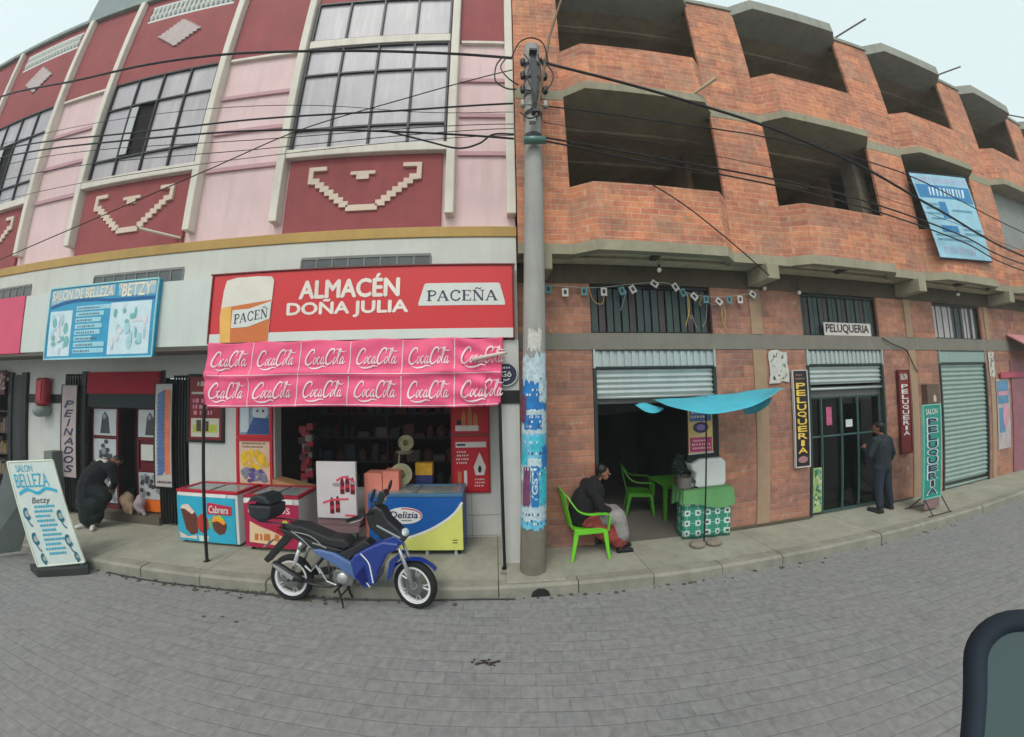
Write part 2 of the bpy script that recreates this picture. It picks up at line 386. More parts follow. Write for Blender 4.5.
# ------------------------------------------------------------------ ground
def paving_mat():
    m, n, b = _new('paving'); N = n.nodes.new; L = n.links.new
    geo = N('ShaderNodeNewGeometry')
    mp = N('ShaderNodeMapping'); mp.inputs['Rotation'].default_value = (0, 0, D2R(4)); L(geo.outputs['Position'], mp.inputs['Vector'])
    nw = N('ShaderNodeTexNoise'); nw.inputs['Scale'].default_value = 1.7; nw.inputs['Detail'].default_value = 3; L(geo.outputs['Position'], nw.inputs['Vector'])
    ad = N('ShaderNodeMix'); ad.data_type = 'VECTOR'; ad.inputs[0].default_value = .035; L(mp.outputs[0], ad.inputs[4]); L(nw.outputs['Color'], ad.inputs[5])
    br = N('ShaderNodeTexBrick'); br.inputs['Scale'].default_value = 1; br.inputs['Brick Width'].default_value = .26; br.inputs['Row Height'].default_value = .13
    br.inputs['Mortar Size'].default_value = .010; br.inputs['Mortar Smooth'].default_value = 1.0
    br.inputs['Color1'].default_value = RGB(131, 131, 129); br.inputs['Color2'].default_value = RGB(124, 124, 124); br.inputs['Mortar'].default_value = RGB(114, 114, 113)
    L(ad.outputs[1], br.inputs['Vector'])
    n1 = N('ShaderNodeTexNoise'); n1.inputs['Scale'].default_value = .8; n1.inputs['Detail'].default_value = 9; n1.inputs['Roughness'].default_value = .7; L(geo.outputs['Position'], n1.inputs['Vector'])
    r1 = N('ShaderNodeMapRange'); r1.inputs[1].default_value = .42; r1.inputs[2].default_value = .62; r1.inputs[3].default_value = 0; r1.inputs[4].default_value = .85; L(n1.outputs[0], r1.inputs[0])
    x = N('ShaderNodeMix'); x.data_type = 'RGBA'; L(r1.outputs[0], x.inputs[0]); L(br.outputs[0], x.inputs[6]); x.inputs[7].default_value = RGB(130, 128, 125)
    n2 = N('ShaderNodeTexNoise'); n2.inputs['Scale'].default_value = 14; n2.inputs['Detail'].default_value = 6; L(geo.outputs['Position'], n2.inputs['Vector'])
    r2 = N('ShaderNodeMapRange'); r2.inputs[1].default_value = .3; r2.inputs[2].default_value = .7; r2.inputs[3].default_value = .84; r2.inputs[4].default_value = 1.14; L(n2.outputs[0], r2.inputs[0])
    n4 = N('ShaderNodeTexNoise'); n4.inputs['Scale'].default_value = 2.6; n4.inputs['Detail'].default_value = 8; n4.inputs['Roughness'].default_value = .8; L(geo.outputs['Position'], n4.inputs['Vector'])
    r4 = N('ShaderNodeMapRange'); r4.inputs[1].default_value = .54; r4.inputs[2].default_value = .74; r4.inputs[3].default_value = 1; r4.inputs[4].default_value = .72; L(n4.outputs[0], r4.inputs[0])
    ml = N('ShaderNodeMath'); ml.operation = 'MULTIPLY'; L(r2.outputs[0], ml.inputs[0]); L(r4.outputs[0], ml.inputs[1])
    vm = N('ShaderNodeVectorMath'); vm.operation = 'SCALE'; L(x.outputs[2], vm.inputs[0]); L(ml.outputs[0], vm.inputs['Scale'])
    L(vm.outputs[0], b.inputs['Base Color']); b.inputs['Roughness'].default_value = .8; b.inputs['Specular IOR Level'].default_value = .25
    bp = N('ShaderNodeBump'); bp.inputs['Strength'].default_value = .3; bp.inputs['Distance'].default_value = .012; bp.invert = True
    n5 = N('ShaderNodeMath'); n5.operation = 'SUBTRACT'; L(br.outputs['Fac'], n5.inputs[0]); L(n2.outputs[0], n5.inputs[1])
    L(n5.outputs[0], bp.inputs['Height']); L(bp.outputs[0], b.inputs['Normal'])
    return m
PAV = paving_mat()
CONC = mat('sidewalk_concrete', (148, 146, 132), .85, .16, 2.2, bump=.25, bscale=35, streak=.35, scol=(100, 95, 84))
KERB = mat('kerb_concrete', (134, 131, 120), .85, .2, 3, bump=.35, bscale=25, streak=.3, scol=(85, 84, 76))
b = MB().box(-60, 60, -40, 60, -.4, 0)
build('road', b, PAV, kind='structure')
b = MB()
x = -40.0
while x < 45:
    b.box(x+.004, x+1.996, 4.17, 5.75 if x < 3 else 5.3, .0, .15); x += 2.0
build('sidewalk', b, CONC, kind='structure')
b = MB(); x = -40.0; r = random.Random(3)
while x < 45:
    j = r.uniform(-.006, .006); y0 = 4.0+j
    zt = .15+r.uniform(-.006, .004)
    b.prism([(y0, 0.0), (4.166, 0.0), (4.166, zt), (y0+.03, zt), (y0, zt-.03)], x+.006, x+.994, 'yz'); x += 1.0
build('kerb', b, KERB, kind='structure')
b = MB().prism([(.40, .002), (.64, .002), (.62, .06), (.56, .10), (.48, .10), (.42, .06)], 3.985, 4.02); build('painted_drain_opening', b, mat('drain_dark', (34, 32, 30), .9, .2), kind='structure')  # solid block on the kerb face; the drain's shade is its dark colour
b = MB().box(-40, 45, 4.03, 4.12, 0.0, .11)
build('kerb_bed', b, mat('dark_joint', (70, 68, 60), .9, .2), kind='structure')
b = MB()   # dirt and litter strip lying in the gutter
r = random.Random(11)
for i in range(240):
    x = r.choice([r.gauss(-3.9, .9), r.gauss(-2.6, .6), r.uniform(-9, 9)]); y = 3.985-abs(r.gauss(0, .05)); s = r.uniform(.006, .028)
    b.ell((x, y, s*.2), (s*1.3, s, s*.5), 6, 4)
build('gutter_debris', b, mat('debris', (78, 70, 56), .95, .4, 30), kind='stuff')

# ------------------------------------------------------------------ pink building
PK = mat('pink_plaster', (220, 190, 190), .8, .06, 1.5, streak=.4, scol=(176, 158, 150))
PKD = mat('pink_band', (190, 150, 156), .8, .05)
RD = mat('red_plaster', (148, 74, 76), .8, .12, 1.8, streak=.5, scol=(120, 70, 66))
CRM = mat('cream_trim', (216, 208, 196), .75, .07, 2.5, streak=.3, scol=(150, 148, 128))
YEL = mat('ochre_band', (176, 142, 84), .8, .12, 1.6, streak=.45, scol=(140, 130, 88))
WHT = mat('white_wall', (196, 196, 188), .8, .05, 2, streak=.3, scol=(158, 156, 145))
WHT2 = mat('white_tile_wall', (190, 190, 186), .7, .05, 3, streak=.2, scol=(150, 150, 142))
FRM = mat('dark_frame', (44, 42, 46), .5, .1)
GLS = mat('curtained_glass', (172, 166, 170), .45, .10, 1.2, spec=.4, streak=.7, scol=(206, 200, 202))
BLK = mat('black_metal', (26, 26, 27), .5, .15)
DARK = mat('opening_shade', (30, 26, 26), .95, .25, 2)
GRYROOF = mat('rooftop_grey', (128, 138, 138), .8, .1)
PB = thing('pink_building', 'pink and dark red plastered building with large dark framed windows above the red shop sign', 'building', (-8, 5.2, 0))
FP = 4.7
XL, XR = -21.5, .335
b = MB()
b.box(XL, XR, FP+.05, 5.0, 5.02, 11.2)
build('upper_wall', b, PK, PB)
b = MB().box(XL, XR, 5.003, 11.8, 4.4, 11.15); build('rear_block', b, mat('side_plaster', (150, 140, 130), .9, .15), PB)
b = MB().box(XL, XR+.01, FP-.06, 5.0, 4.85, 5.02); build('ochre_band', b, YEL, PB, bevel=.012)
b = MB().box(XL, XR, FP-.04, 5.0, 3.28, 4.846); build('beam_wall', b, WHT, PB)
b = MB().box(XL, XR, 5.002, 5.52, 3.285, 3.4); build('soffit', b, mat('soffit_grey', (120, 112, 106), .9, .1), PB)
b = MB().box(XL, XR+.02, FP-.08, 5.3, 11.2, 11.33); build('roof_edge', b, mat('roof_edge', (140, 150, 146), .8, .1, streak=.4), PB, bevel=.02)
b = MB()
for i in range(4):
    x0 = -3.36-4.40*i; b.box(x0+.04, x0+2.56, FP, FP+.06, 5.021, 6.34)
split_build('red_spandrel', b, RD, PB)
# red upper fields
b = MB()
for i in range(4):
    x0 = -3.36-4.40*i
    if i: b.box(x0-.06, x0+2.6, FP, FP+.055, 8.80, 10.5); b.box(x0-.06, x0+2.6, FP, FP+.055, 11.02, 11.198); b.box(x0-.06, x0+.2, FP, FP+.055, 10.501, 11.019); b.box(x0+2.4, x0+2.6, FP, FP+.055, 10.501, 11.019)
    else: b.box(x0+.0, x0+2.6, FP, FP+.055, 9.99, 11.198)
    b.box(x0+2.78, x0+4.22 if i else XR-.06, FP+.01, FP+.053, 8.80, 11.19)
    if i: pass
split_build('red_upper_field', b, RD, PB)
b = MB()
for i in range(4):
    x0 = -3.36-4.40*i; xa, xb = x0+2.80, (x0+4.22 if i else XR-.06)
    b.box(xa, xb, FP-.01, FP+.06, 8.745, 8.80)
split_build('panel_ledge', b, CRM, PB)
b = MB()
for i in range(4):
    x0 = -3.36-4.40*i; xa, xb = x0+2.80, (x0+4.22 if i else XR-.06)
    for z in (7.84, 7.07, 6.31): b.box(xa, xb, FP+.01, FP+.06, z, z+.075)
split_build('pink_string_course', b, PKD, PB)
# pilasters: one object each
pil = None
for i in range(4):
    x0 = -3.36-4.40*i
    for xp in (x0-.16, x0+2.63):
        b = MB().box(xp, xp+.135, FP-.10, FP+.058, 5.22, 11.2)
        if pil is None: pil = build('pilaster', MB().box(-.0675, .0675, FP-.10, FP+.058, 5.22, 11.2), CRM, PB, bevel=.015, local=True)
        o = pil if (i == 0 and xp < x0) else None
        if o is None: o = pil.copy(); COL.objects.link(o); o.parent = PB
        o.location = (xp+.0675+8, -5.2, 0)
b = MB().box(XR-.13, XR+.01, FP-.08, FP+.058, 5.22, 11.19); build('pilaster', b, CRM, PB, bevel=.015)
# sills
for i in range(4):
    x0 = -3.36-4.40*i
    b = MB().box(x0-.02, x0+2.64, FP-.09, FP+.08, 6.345, 6.50); build('window_sill', b, CRM, PB, bevel=.012)
b = MB().box(-3.36+.01, -.76, FP-.05, FP+.08, 8.76, 8.94); build('lintel', b, CRM, PB, bevel=.01)
# windows
def window(x0, x1, z0, z1, vs, hs_, casement=None):
    f = MB(); t = .017; y0, y1 = FP-.03, FP+.03
    f.box(x0, x0+2*t, y0, y1, z0, z1); f.box(x1-2*t, x1, y0, y1, z0, z1)
    f.box(x0+2*t, x1-2*t, y0, y1, z0, z0+1.4*t); f.box(x0+2*t, x1-2*t, y0, y1, z1-2*t, z1)
    for v in vs: f.box(v-t, v+t, y0+.004, y1, z0+1.4*t, z1-2*t)
    X = [x0]+list(vs)+[x1]
    for h in hs_:
        for a, c in zip(X[:-1], X[1:]): f.box(a+(2*t if a == x0 else t), c-(2*t if c == x1 else t), y0+.006, y1, h-t, h+t)
    w_ = build('window', f, FRM, PB)
    g = MB(); Z = [z0]+list(hs_)+[z1]
    for i, (a, c) in enumerate(zip(X[:-1], X[1:])):
        for j, (d, e) in enumerate(zip(Z[:-1], Z[1:])):
            if casement and (i, j) == casement: continue
            g.box(a+.01, c-.01, FP+.012, FP+.022, d+.01, e-.01)
    build('pane', g, GLS, w_)
    if casement:
        i, j = casement; a, c, d, e = X[i], X[i+1], Z[j], Z[j+1]
        q = MB().box(a, c, FP+.035, FP+.046, d, e); build('painted_dark_opening', q, DARK, w_)  # dark sheet on the wall paints the shade of an open casement
        q = MB()
        xo = a+.03+.12; ww = .10
        q.box(a+.03, a+.2, FP-.02, FP-.008, d+.06, e-.06); build('sliding_sash', q, mat('sash_glass', (178, 176, 176), .3, .05), w_)
    return w_
window(-3.36, -.76, 6.50, 8.76, [-2.70, -2.04, -1.39], [6.93, 8.12])
window(-3.36, -.76, 8.945, 9.99, [-2.70, -2.04, -1.39], [])
for i in (1, 2, 3):
    x0 = -3.36-4.40*i; x0 += .03
    window(x0, x0+2.55, 6.50, 8.78, [x0+.64, x0+1.28, x0+1.92], [6.93, 8.12], casement=(1, 1))
# stepped relief ornaments
def motif(cx):
    b = MB(); s = .085; y0, y1 = FP-.03, FP+.001
    cx += .045
    b.box(cx-.25, cx+.25, y0, y1, 5.35, 5.45)
    n = 7
    for sgn in (-1, 1):
        for k in range(n):
            x = cx+sgn*(.25+k*s+.0); z = 5.42+k*.072
            xa, xb = sorted((x-sgn*.03, x+sgn*(s+.03)))
            b.box(xa, xb, y0-.001*k, y1, z, z+.1)
        xe = cx+sgn*(.25+n*s)
        xa, xb = sorted((xe-sgn*.0, xe+sgn*.075)); b.box(xa, xb, y0-.009, y1, 5.86, 6.16)
        xa, xb = sorted((xe-sgn*.22, xe+sgn*.0)); b.box(xa, xb, y0-.010, y1, 6.09, 6.16)
    c = MB(); c.box(cx-.22, cx+.18, y0, y1, 5.985, 6.045); c.box(cx-.12, cx+.08, y0, y1, 5.90, 5.984)
    build('stepped_relief', c, mat('relief_cream', (212, 190, 172), .8, .07), PB)
    return build('stepped_relief', b, mat('relief_cream', (212, 190, 172), .8, .07), PB)
for i in range(4): motif(-2.08-4.40*i)
def diamond(cx, cz):
    b = MB(); n = 6
    for k in range(-n, n+1):
        wd = .53*(1-abs(k)/(n+.8)); b.box(cx-wd, cx+wd, FP-.03-.0006*(k+n), FP+.001, cz+k*.057-.0285, cz+k*.057+.0285)
    return build('diamond_relief', b, mat('diamond_grey', (186, 170, 168), .8, .1, 8), PB)
for i in (1, 2, 3): diamond(-6.5-4.40*(i-1)+.02, 9.9)
for i in (1, 2, 3):
    x0 = -3.36-4.40*i; b = MB()
    b.box(x0+.2, x0+2.4, FP+.0, FP+.05, 10.5, 10.56); b.box(x0+.2, x0+2.4, FP, FP+.05, 10.96, 11.02)
    k = x0+.26
    while k < x0+2.36:
        b.lathe([(.02, 10.56), (.035, 10.62), (.05, 10.7), (.03, 10.8), (.045, 10.9), (.02, 10.96)], (k, FP+.02, 0), 'z', 8); k += .12
    build('balustrade', b, mat('baluster_white', (205, 205, 200), .7, .05), PB)
    b = MB().box(x0-.06, x0+2.6, FP+.03, FP+.049, 10.51, 11.01); build('balustrade_backing', b, mat('backing_greygreen', (120, 128, 120), .9, .1), PB)  # flat grey-green panel behind the balusters
b = MB().box(-16.8, -3, 8.0, 11.5, 11.1, 19.6); b.box(-17.2, -2.9, 7.8, 11.7, 19.6, 20.0)
build('rooftop_room', b, GRYROOF, PB)
# vents in the beam wall
for (xa, xb) in ((-2.91, -.92), (-7.0, -5.02), (-10.7, -8.77)):
    f = MB(); f.box(xa, xb, FP-.055, FP-.041, 4.30, 4.33); f.box(xa, xb, FP-.055, FP-.041, 4.56, 4.60)
    n = 8
    for k in range(n+1):
        xx = xa+(xb-xa)*k/n; f.box(xx-.012, xx+.012, FP-.054, FP-.041, 4.33, 4.56)
    o = build('vent_window', f, mat('grey_frame', (120, 120, 116), .6, .1), PB)
    g = MB().box(xa, xb, FP-.0445, FP-.0405, 4.30, 4.59); build('pane', g, mat('grey_glass', (84, 90, 90), .25, .15), o)
# ground floor wall with shop opening and salon doorway  (front face y = 5.5)
b = MB()
def wallbits(b, y0, y1, z0, z1, solid):
    for a, c in solid: b.box(a, c, y0, y1, z0, z1)
GY = 5.5
wallbits(b, GY, GY+.18, .15, 3.28, [(-.73, XR), (-5.58, -3.81), (-10.05, -8.78), (-21.5, -14.8)])
b.box(-3.81, -.73, GY+.002, GY+.18, .15, .95)
b.box(-8.78, -5.58, GY+.002, GY+.18, 2.86, 3.279); b.box(-3.81, -.73, GY+.002, GY+.18, 2.75, 3.279)
b.box(-14.8, -10.05, GY+.002, GY+.18, 2.9, 3.279)
split_build('ground_wall', b, WHT2, PB)
b = MB()
for z in (.52, .17): b.box(-.73, XR+.001, GY-.004, GY-.001, z, z+.012)
b.box(-.42, -.408, GY-.004, GY-.001, .15, 2.6)
build('tile_joints', b, mat('joint_grey', (150, 150, 142), .9), PB)
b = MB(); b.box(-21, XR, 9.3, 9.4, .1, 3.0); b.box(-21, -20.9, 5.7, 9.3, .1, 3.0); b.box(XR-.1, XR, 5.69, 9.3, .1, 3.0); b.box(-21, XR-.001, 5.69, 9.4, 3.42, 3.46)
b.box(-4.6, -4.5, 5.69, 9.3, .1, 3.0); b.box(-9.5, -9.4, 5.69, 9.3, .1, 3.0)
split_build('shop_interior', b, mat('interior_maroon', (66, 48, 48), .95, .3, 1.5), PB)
b = MB().box(-21, XR-.1, 5.69, 9.3, .10, .155); build('interior_floor', b, mat('interior_floor', (88, 80, 74), .7, .1), PB)
b = MB().box(.06, XR-.003, 4.55, GY-.001, .15, 3.278); build('corner_pillar', b, WHT2, PB)
b = MB().box(.055, XR+.001, 4.53, 4.548, 2.40, 2.58); build('black_trim', b, BLK, PB)
b = MB().box(-10.04, -8.79, GY-.02, GY-.003, 2.36, 2.54); build('black_trim', b, BLK, PB)
# steel gate strips and posts by the salon door
def bars(x0, x1, z0, z1, y, n, name='steel_gate', parent=None, m=BLK, t=.012, rails=True):
    b = MB()
    for k in range(n):
        xx = x0+(x1-x0)*(k+.5)/n; b.box(xx-t, xx+t, y-.012, y+.012, z0, z1)
    if rails:
        for z in (z0+.02, (z0+z1)/2, z1-.04): b.box(x0, x1, y+.013, y+.022, z, z+.035)
    return build(name, b, m, parent)
bars(-5.92, -5.60, .18, 2.9, 5.47, 5, parent=PB)
bars(-6.24, -5.93, .18, .95, 5.47, 5, parent=PB)
bars(-8.80, -8.26, .18, 2.95, 5.47, 7, parent=PB)
b = MB(); b.box(-8.26, -8.14, 5.45, 5.52, .15, 3.0); b.box(-6.24, -6.14, 5.50, 5.60, .15, 3.0); b.box(-8.14, -6.24, 5.53, 5.60, 2.29, 2.45)
split_build('door_post', b, BLK, PB)
b = MB().box(-8.12, -6.24, 5.46, 5.515, 2.56, 2.98); build('red_valance', b, mat('crimson_cloth', (150, 20, 42), .8, .15), PB)
b = MB().box(-8.12, -6.24, 5.49, 5.52, 2.30, 2.555); build('dark_blind', b, mat('dark_green_blind', (32, 44, 44), .7, .1), PB)
# salon door leaves with hairstyle photographs
RW = mat('maroon_frame', (96, 20, 30), .6, .1)
for nm, xa, xb in (('door_leaf', -8.13, -7.42), ('door_leaf', -6.92, -6.26)):
    f = MB(); y = 5.60
    for xx in (xa, xb-.04): f.box(xx, xx+.04, y, y+.05, .32, 2.3)
    for z in (.30, 1.08, 1.68, 2.27): f.box(xa+.04, xb-.04, y, y+.05, z, z+.045)
    f.box(xa+.04, xb-.04, y+.03, y+.045, .34, 2.27)
    build(nm, f, RW, PB)
b = MB().box(-7.42, -6.92, 5.95, 6.0, .16, 2.9); build('door_curtain', b, mat('curtain_maroon', (58, 14, 22), .9, .3, 12), PB)
b = MB().box(-8.15, -6.2, 5.40, 5.60, .15, .30); build('door_step', b, mat('step_brown', (92, 84, 72), .8, .1), PB)
# left-hand shop: dark door, shelving, posts
b = MB(); b.box(-10.75, -10.62, 5.44, 5.52, .15, 3.0); b.box(-10.25, -10.06, 5.44, 5.52, .15, 3.0)
split_build('door_post', b, BLK, PB)
b = MB().box(-10.62, -10.25, 5.47, 5.50, .15, 2.95); build('steel_door', b, mat('door_steel', (40, 46, 46), .5, .1), PB)
b = MB()
for z in (.6, 1.1, 1.6, 2.1): b.box(-14.5, -10.8, 5.9, 6.2, z, z+.03)
split_build('shop_shelf', b, mat('shelf_wood', (82, 70, 58), .7), PB)
b = MB(); r = random.Random(5)
for z in (.63, 1.13, 1.63):
    xx = -12.4
    while xx < -10.85:
        wv = r.uniform(.06, .14); b.mi(r.randrange(4)); b.box(xx, xx+wv, 5.92, 6.1, z, z+r.uniform(.15, .36)); xx += wv+.02
build('packets', b, [mat('pk1', (120, 96, 60)), mat('pk2', (110, 104, 110)), mat('pk3', (90, 60, 60)), mat('pk4', (60, 80, 70))], PB, kind='stuff')
# ------------------------------------------------------------------ brick building
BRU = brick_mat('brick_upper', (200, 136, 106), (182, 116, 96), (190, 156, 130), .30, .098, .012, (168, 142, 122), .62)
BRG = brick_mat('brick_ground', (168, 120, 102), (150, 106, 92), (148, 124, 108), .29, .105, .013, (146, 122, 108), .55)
CEM = mat('raw_concrete', (150, 144, 122), .9, .14, 2.5, bump=.3, bscale=20, streak=.45, scol=(108, 104, 88))
CEM2 = mat('lintel_concrete', (122, 118, 108), .9, .1, 3, bump=.2, streak=.3, scol=(98, 96, 84))
CEMD = mat('stained_concrete', (84, 76, 62), .9, .2, 2.5, streak=.4, scol=(60, 54, 44))
SOF = mat('soffit_panel', (196, 186, 156), .9, .15, 4, streak=.3)
RAWI = mat('raw_interior', (158, 146, 124), .95, .25, 1.2, streak=.5, scol=(116, 104, 84))
BB = thing('brick_building', 'unfinished red brick building with open octagonal bays above four shop fronts', 'building', (8, 5.2, 0))
X0, X1 = .36, 20.4
P = 3.79
BAY = [(1.175+P*i, 1.50+P*i+(.02 if i else 0), 3.60+P*i, 3.86+P*i) for i in range(5)]
YB, YW, YG = 4.40, 4.59, 5.0
def ring(b, i, z0, z1, t=.14, dy=0, dx=0):
    wl, fl, fr, wr = BAY[i]
    b.prism([(wl-dx, YW), (fl-dx*.6, YB-dy), (fr+dx*.6, YB-dy), (wr+dx, YW), (wr-.06, YW+t), (fr-.04, YB+t), (fl+.04, YB+t), (wl+.06, YW+t)], z0, z1, 'xy')
def full(b, i, z0, z1, dy=0, dx=0, yb=4.98):
    wl, fl, fr, wr = BAY[i]
    b.prism([(wl-dx, YW), (fl-dx*.6, YB-dy), (fr+dx*.6, YB-dy), (wr+dx, YW), (wr, yb), (wl, yb)], z0, z1, 'xy')
for i in range(5):
    wl, fl, fr, wr = BAY[i]
    b = MB(); ring(b, i, 4.725, 5.67); ring(b, i, 7.565, 8.47)
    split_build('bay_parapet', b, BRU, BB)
    b = MB(); ring(b, i, 4.56, 4.722, .12, .012, .01); build('bay_ledge', b, CEM, BB)
    b = MB(); full(b, i, 4.64, 4.70, -.12); build('bay_soffit', b, SOF, BB)
    b = MB(); cx = (wl+wr)/2; b.box(cx-.045, cx+.045, YB+.11, 4.97, 4.58, 4.64); build('soffit_rib', b, CEMD, BB)
    b = MB(); full(b, i, 7.41, 7.562, .035, .03); build('bay_slab', b, CEM, BB)
    b = MB(); full(b, i, 10.19, 10.455, .05, .05); build('bay_roof_slab', b, mat('roof_concrete', (150, 150, 140), .9, .12, 2, streak=.5, scol=(104, 108, 96)), BB)
# piers between the bays
for i in range(6):
    xa = X0 if i == 0 else BAY[i-1][3]; xb = BAY[i][0] if i < 5 else X1
    b = MB(); b.box(xa, xb, YW+.003, YW+.05, 4.725, 7.355); b.box(xa, xb, YW+.003, YW+.05, 7.565, 10.30)
    split_build('brick_pier', b, BRU, BB)
    b = MB(); b.box(xa, xb, YW-.003, YW+.2, 4.562, 4.724); b.box(xa, xb, YW-.002, YW+.06, 7.356, 7.564)
    split_build('floor_band', b, CEM, BB)
    b = MB().box(xa, xb, YW-.03, YW+.2, 10.31, 10.40); build('roof_coping', b, MATS['roof_concrete'], BB)
# floors, ceilings and bare rooms behind the openings
b = MB()
b.box(X0+.01, X1-.01, YW+.21, 10, 4.60, 4.72); b.box(X0+.01, X1-.01, YW+.21, 10, 7.43, 7.55); b.box(X0+.01, X1-.01, YW+.21, 10, 10.2, 10.38)
split_build('floor_slab', b, RAWI, BB)
b = MB()
for z0, z1 in ((4.73, 7.42), (7.56, 10.19)):
    b.box(X0+.01, X1-.01, 9.9, 10.0, z0, z1); b.box(X0+.01, X0+.11, 4.81, 9.89, z0, z1); b.box(X1-.1, X1-.01, 4.81, 9.89, z0, z1)
    for i in range(4):
        xx = BAY[i][3]+.1; b.box(xx, xx+.12, 5.7, 9.89, z0, z1)
split_build('room_wall', b, mat('room_brick', (136, 106, 88), .95, .3, 1.4, streak=.5, scol=(76, 64, 52)), BB)
b = MB()
for z0 in (7.30, 10.07):
    y = 5.3
    while y < 9.8: b.box(X0+.12, X1-.12, y, y+.12, z0+.07, z0+.128); y += .9
split_build('ceiling_beam', b, RAWI, BB)
for i in (1,):
    b = MB(); xx = BAY[i][3]-.05
    for z0, z1 in ((4.73, 7.42),): b.box(xx, xx+.28, 4.93, 5.22, z0, z1)
    split_build('room_column', b, mat('column_grey', (112, 104, 90), .9, .15), BB)
# cantilever beams with pale ends
for i, cx in enumerate((.72, 4.54, 8.36, 12.1, 15.9)):
    b = MB().box(cx-.12, cx+.12, 4.50, 4.99, 4.29, 4.558); build('beam_end', b, CEM, BB, bevel=.012)
b = MB()
for i in range(5):
    xa = X0 if i == 0 else BAY[i-1][3]; xb = BAY[i][0] if i < 5 else X1
b.box(X0, X1, YW+.2, 4.995, 4.575, 4.598); build('overhang_soffit', b, SOF, BB)
# ground floor wall
OP = [(1.51, 3.645), (5.57, 7.61), (9.49, 11.5)]
edges = [X0]+[e for o in OP for e in o]+[X1]
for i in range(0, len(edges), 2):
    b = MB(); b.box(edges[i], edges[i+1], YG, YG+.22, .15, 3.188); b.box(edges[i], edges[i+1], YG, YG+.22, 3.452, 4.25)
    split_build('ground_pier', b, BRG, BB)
b = MB().box(X0, X1, YG-.012, YG+.22, 3.19, 3.45); build('lintel_band', b, CEM2, BB)
b = MB().box(X0, X1, YG-.006, YG+.22, 4.252, 4.572); build('dark_header', b, CEMD, BB)
for cx, wv in ((4.53, .26), (8.55, .22), (11.75, .2)):
    b = MB(); b.box(cx-wv/2, cx+wv/2, YG-.02, YG, .15, 3.186); b.box(cx-wv/2+.01, cx+wv/2-.01, YG-.02, YG, 3.453, 4.25)
    split_build('plaster_column', b, mat('plaster_tan', (158, 132, 108), .9, .12, 3, streak=.4, scol=(128, 108, 90)), BB)
b = MB().box(3.66, 5.55, YG-.05, YG-.022, .15, .2); b.box(7.63, 8.4, YG-.04, YG-.022, .15, .19); split_build('footing', b, CEMD, BB, bevel=.01)
# shop interiors
b = MB()
for (xa, xb) in OP[:2]:
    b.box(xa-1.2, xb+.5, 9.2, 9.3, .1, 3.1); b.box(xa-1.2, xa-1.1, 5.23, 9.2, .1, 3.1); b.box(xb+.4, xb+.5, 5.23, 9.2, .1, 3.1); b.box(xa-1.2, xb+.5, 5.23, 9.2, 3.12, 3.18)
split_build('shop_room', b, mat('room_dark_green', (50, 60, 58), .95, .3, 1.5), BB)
b = MB()
for (xa, xb) in OP[:2]: b.box(xa-1.1, xb+.4, 5.0 if xa < 2 else 5.05, 9.2, .10, .153)
split_build('shop_floor', b, mat('shop_floor', (98, 94, 86), .8, .15), BB)
b = MB()
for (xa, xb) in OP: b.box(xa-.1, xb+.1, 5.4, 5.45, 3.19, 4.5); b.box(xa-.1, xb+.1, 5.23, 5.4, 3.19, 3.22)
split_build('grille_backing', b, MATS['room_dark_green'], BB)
b = MB().prism([(1.3, 2.02), (3.9, 2.24), (3.9, 3.1), (1.3, 3.1)], 6.2, 6.3, 'xz'); build('bulkhead', b, mat('bulkhead_grey', (74, 74, 72), .9, .15), BB)
# grilles over the doors
def grille(xa, xb, light=False):
    fr = MB(); fr.box(xa, xb, YG+.04, YG+.07, 3.452, 3.48); fr.box(xa, xb, YG+.04, YG+.07, 4.20, 4.25); fr.box(xa, xa+.03, YG+.04, YG+.07, 3.48, 4.20); fr.box(xb-.03, xb, YG+.04, YG+.07, 3.48, 4.20)
    g = build('door_grille', fr, BLK, BB)
    s = MB(); n = 16; wv = (xb-xa-.06)/n
    for k in range(n):
        s.mi(k % 4 == 1 and 1 or 0)
        if light and k in (0, 1, 2, 3, 4, 5, 6, 11, 12, 14): s.mi(2)
        x = xa+.03+k*wv; s.box(x+.008, x+wv-.02, YG+.075+(k % 2)*.012, YG+.09+(k % 2)*.012, 3.48, 4.2)
    build('slat', s, [mat('slat_green', (66, 78, 76), .6, .2, 4), mat('slat_brown', (76, 66, 68), .6, .2, 4), mat('slat_pale', (176, 168, 168), .6, .15, 4)], g, kind='stuff')
for k, (xa, xb) in enumerate(OP): grille(xa, xb, k == 2)
SHUT = mat('zinc_shutter', (168, 178, 176), .45, .08, 3, metal=.15, streak=.25, scol=(120, 128, 124))
SHUTD = mat('green_shutter', (136, 156, 148), .5, .08, 3, metal=.05, streak=.25, scol=(88, 108, 100))
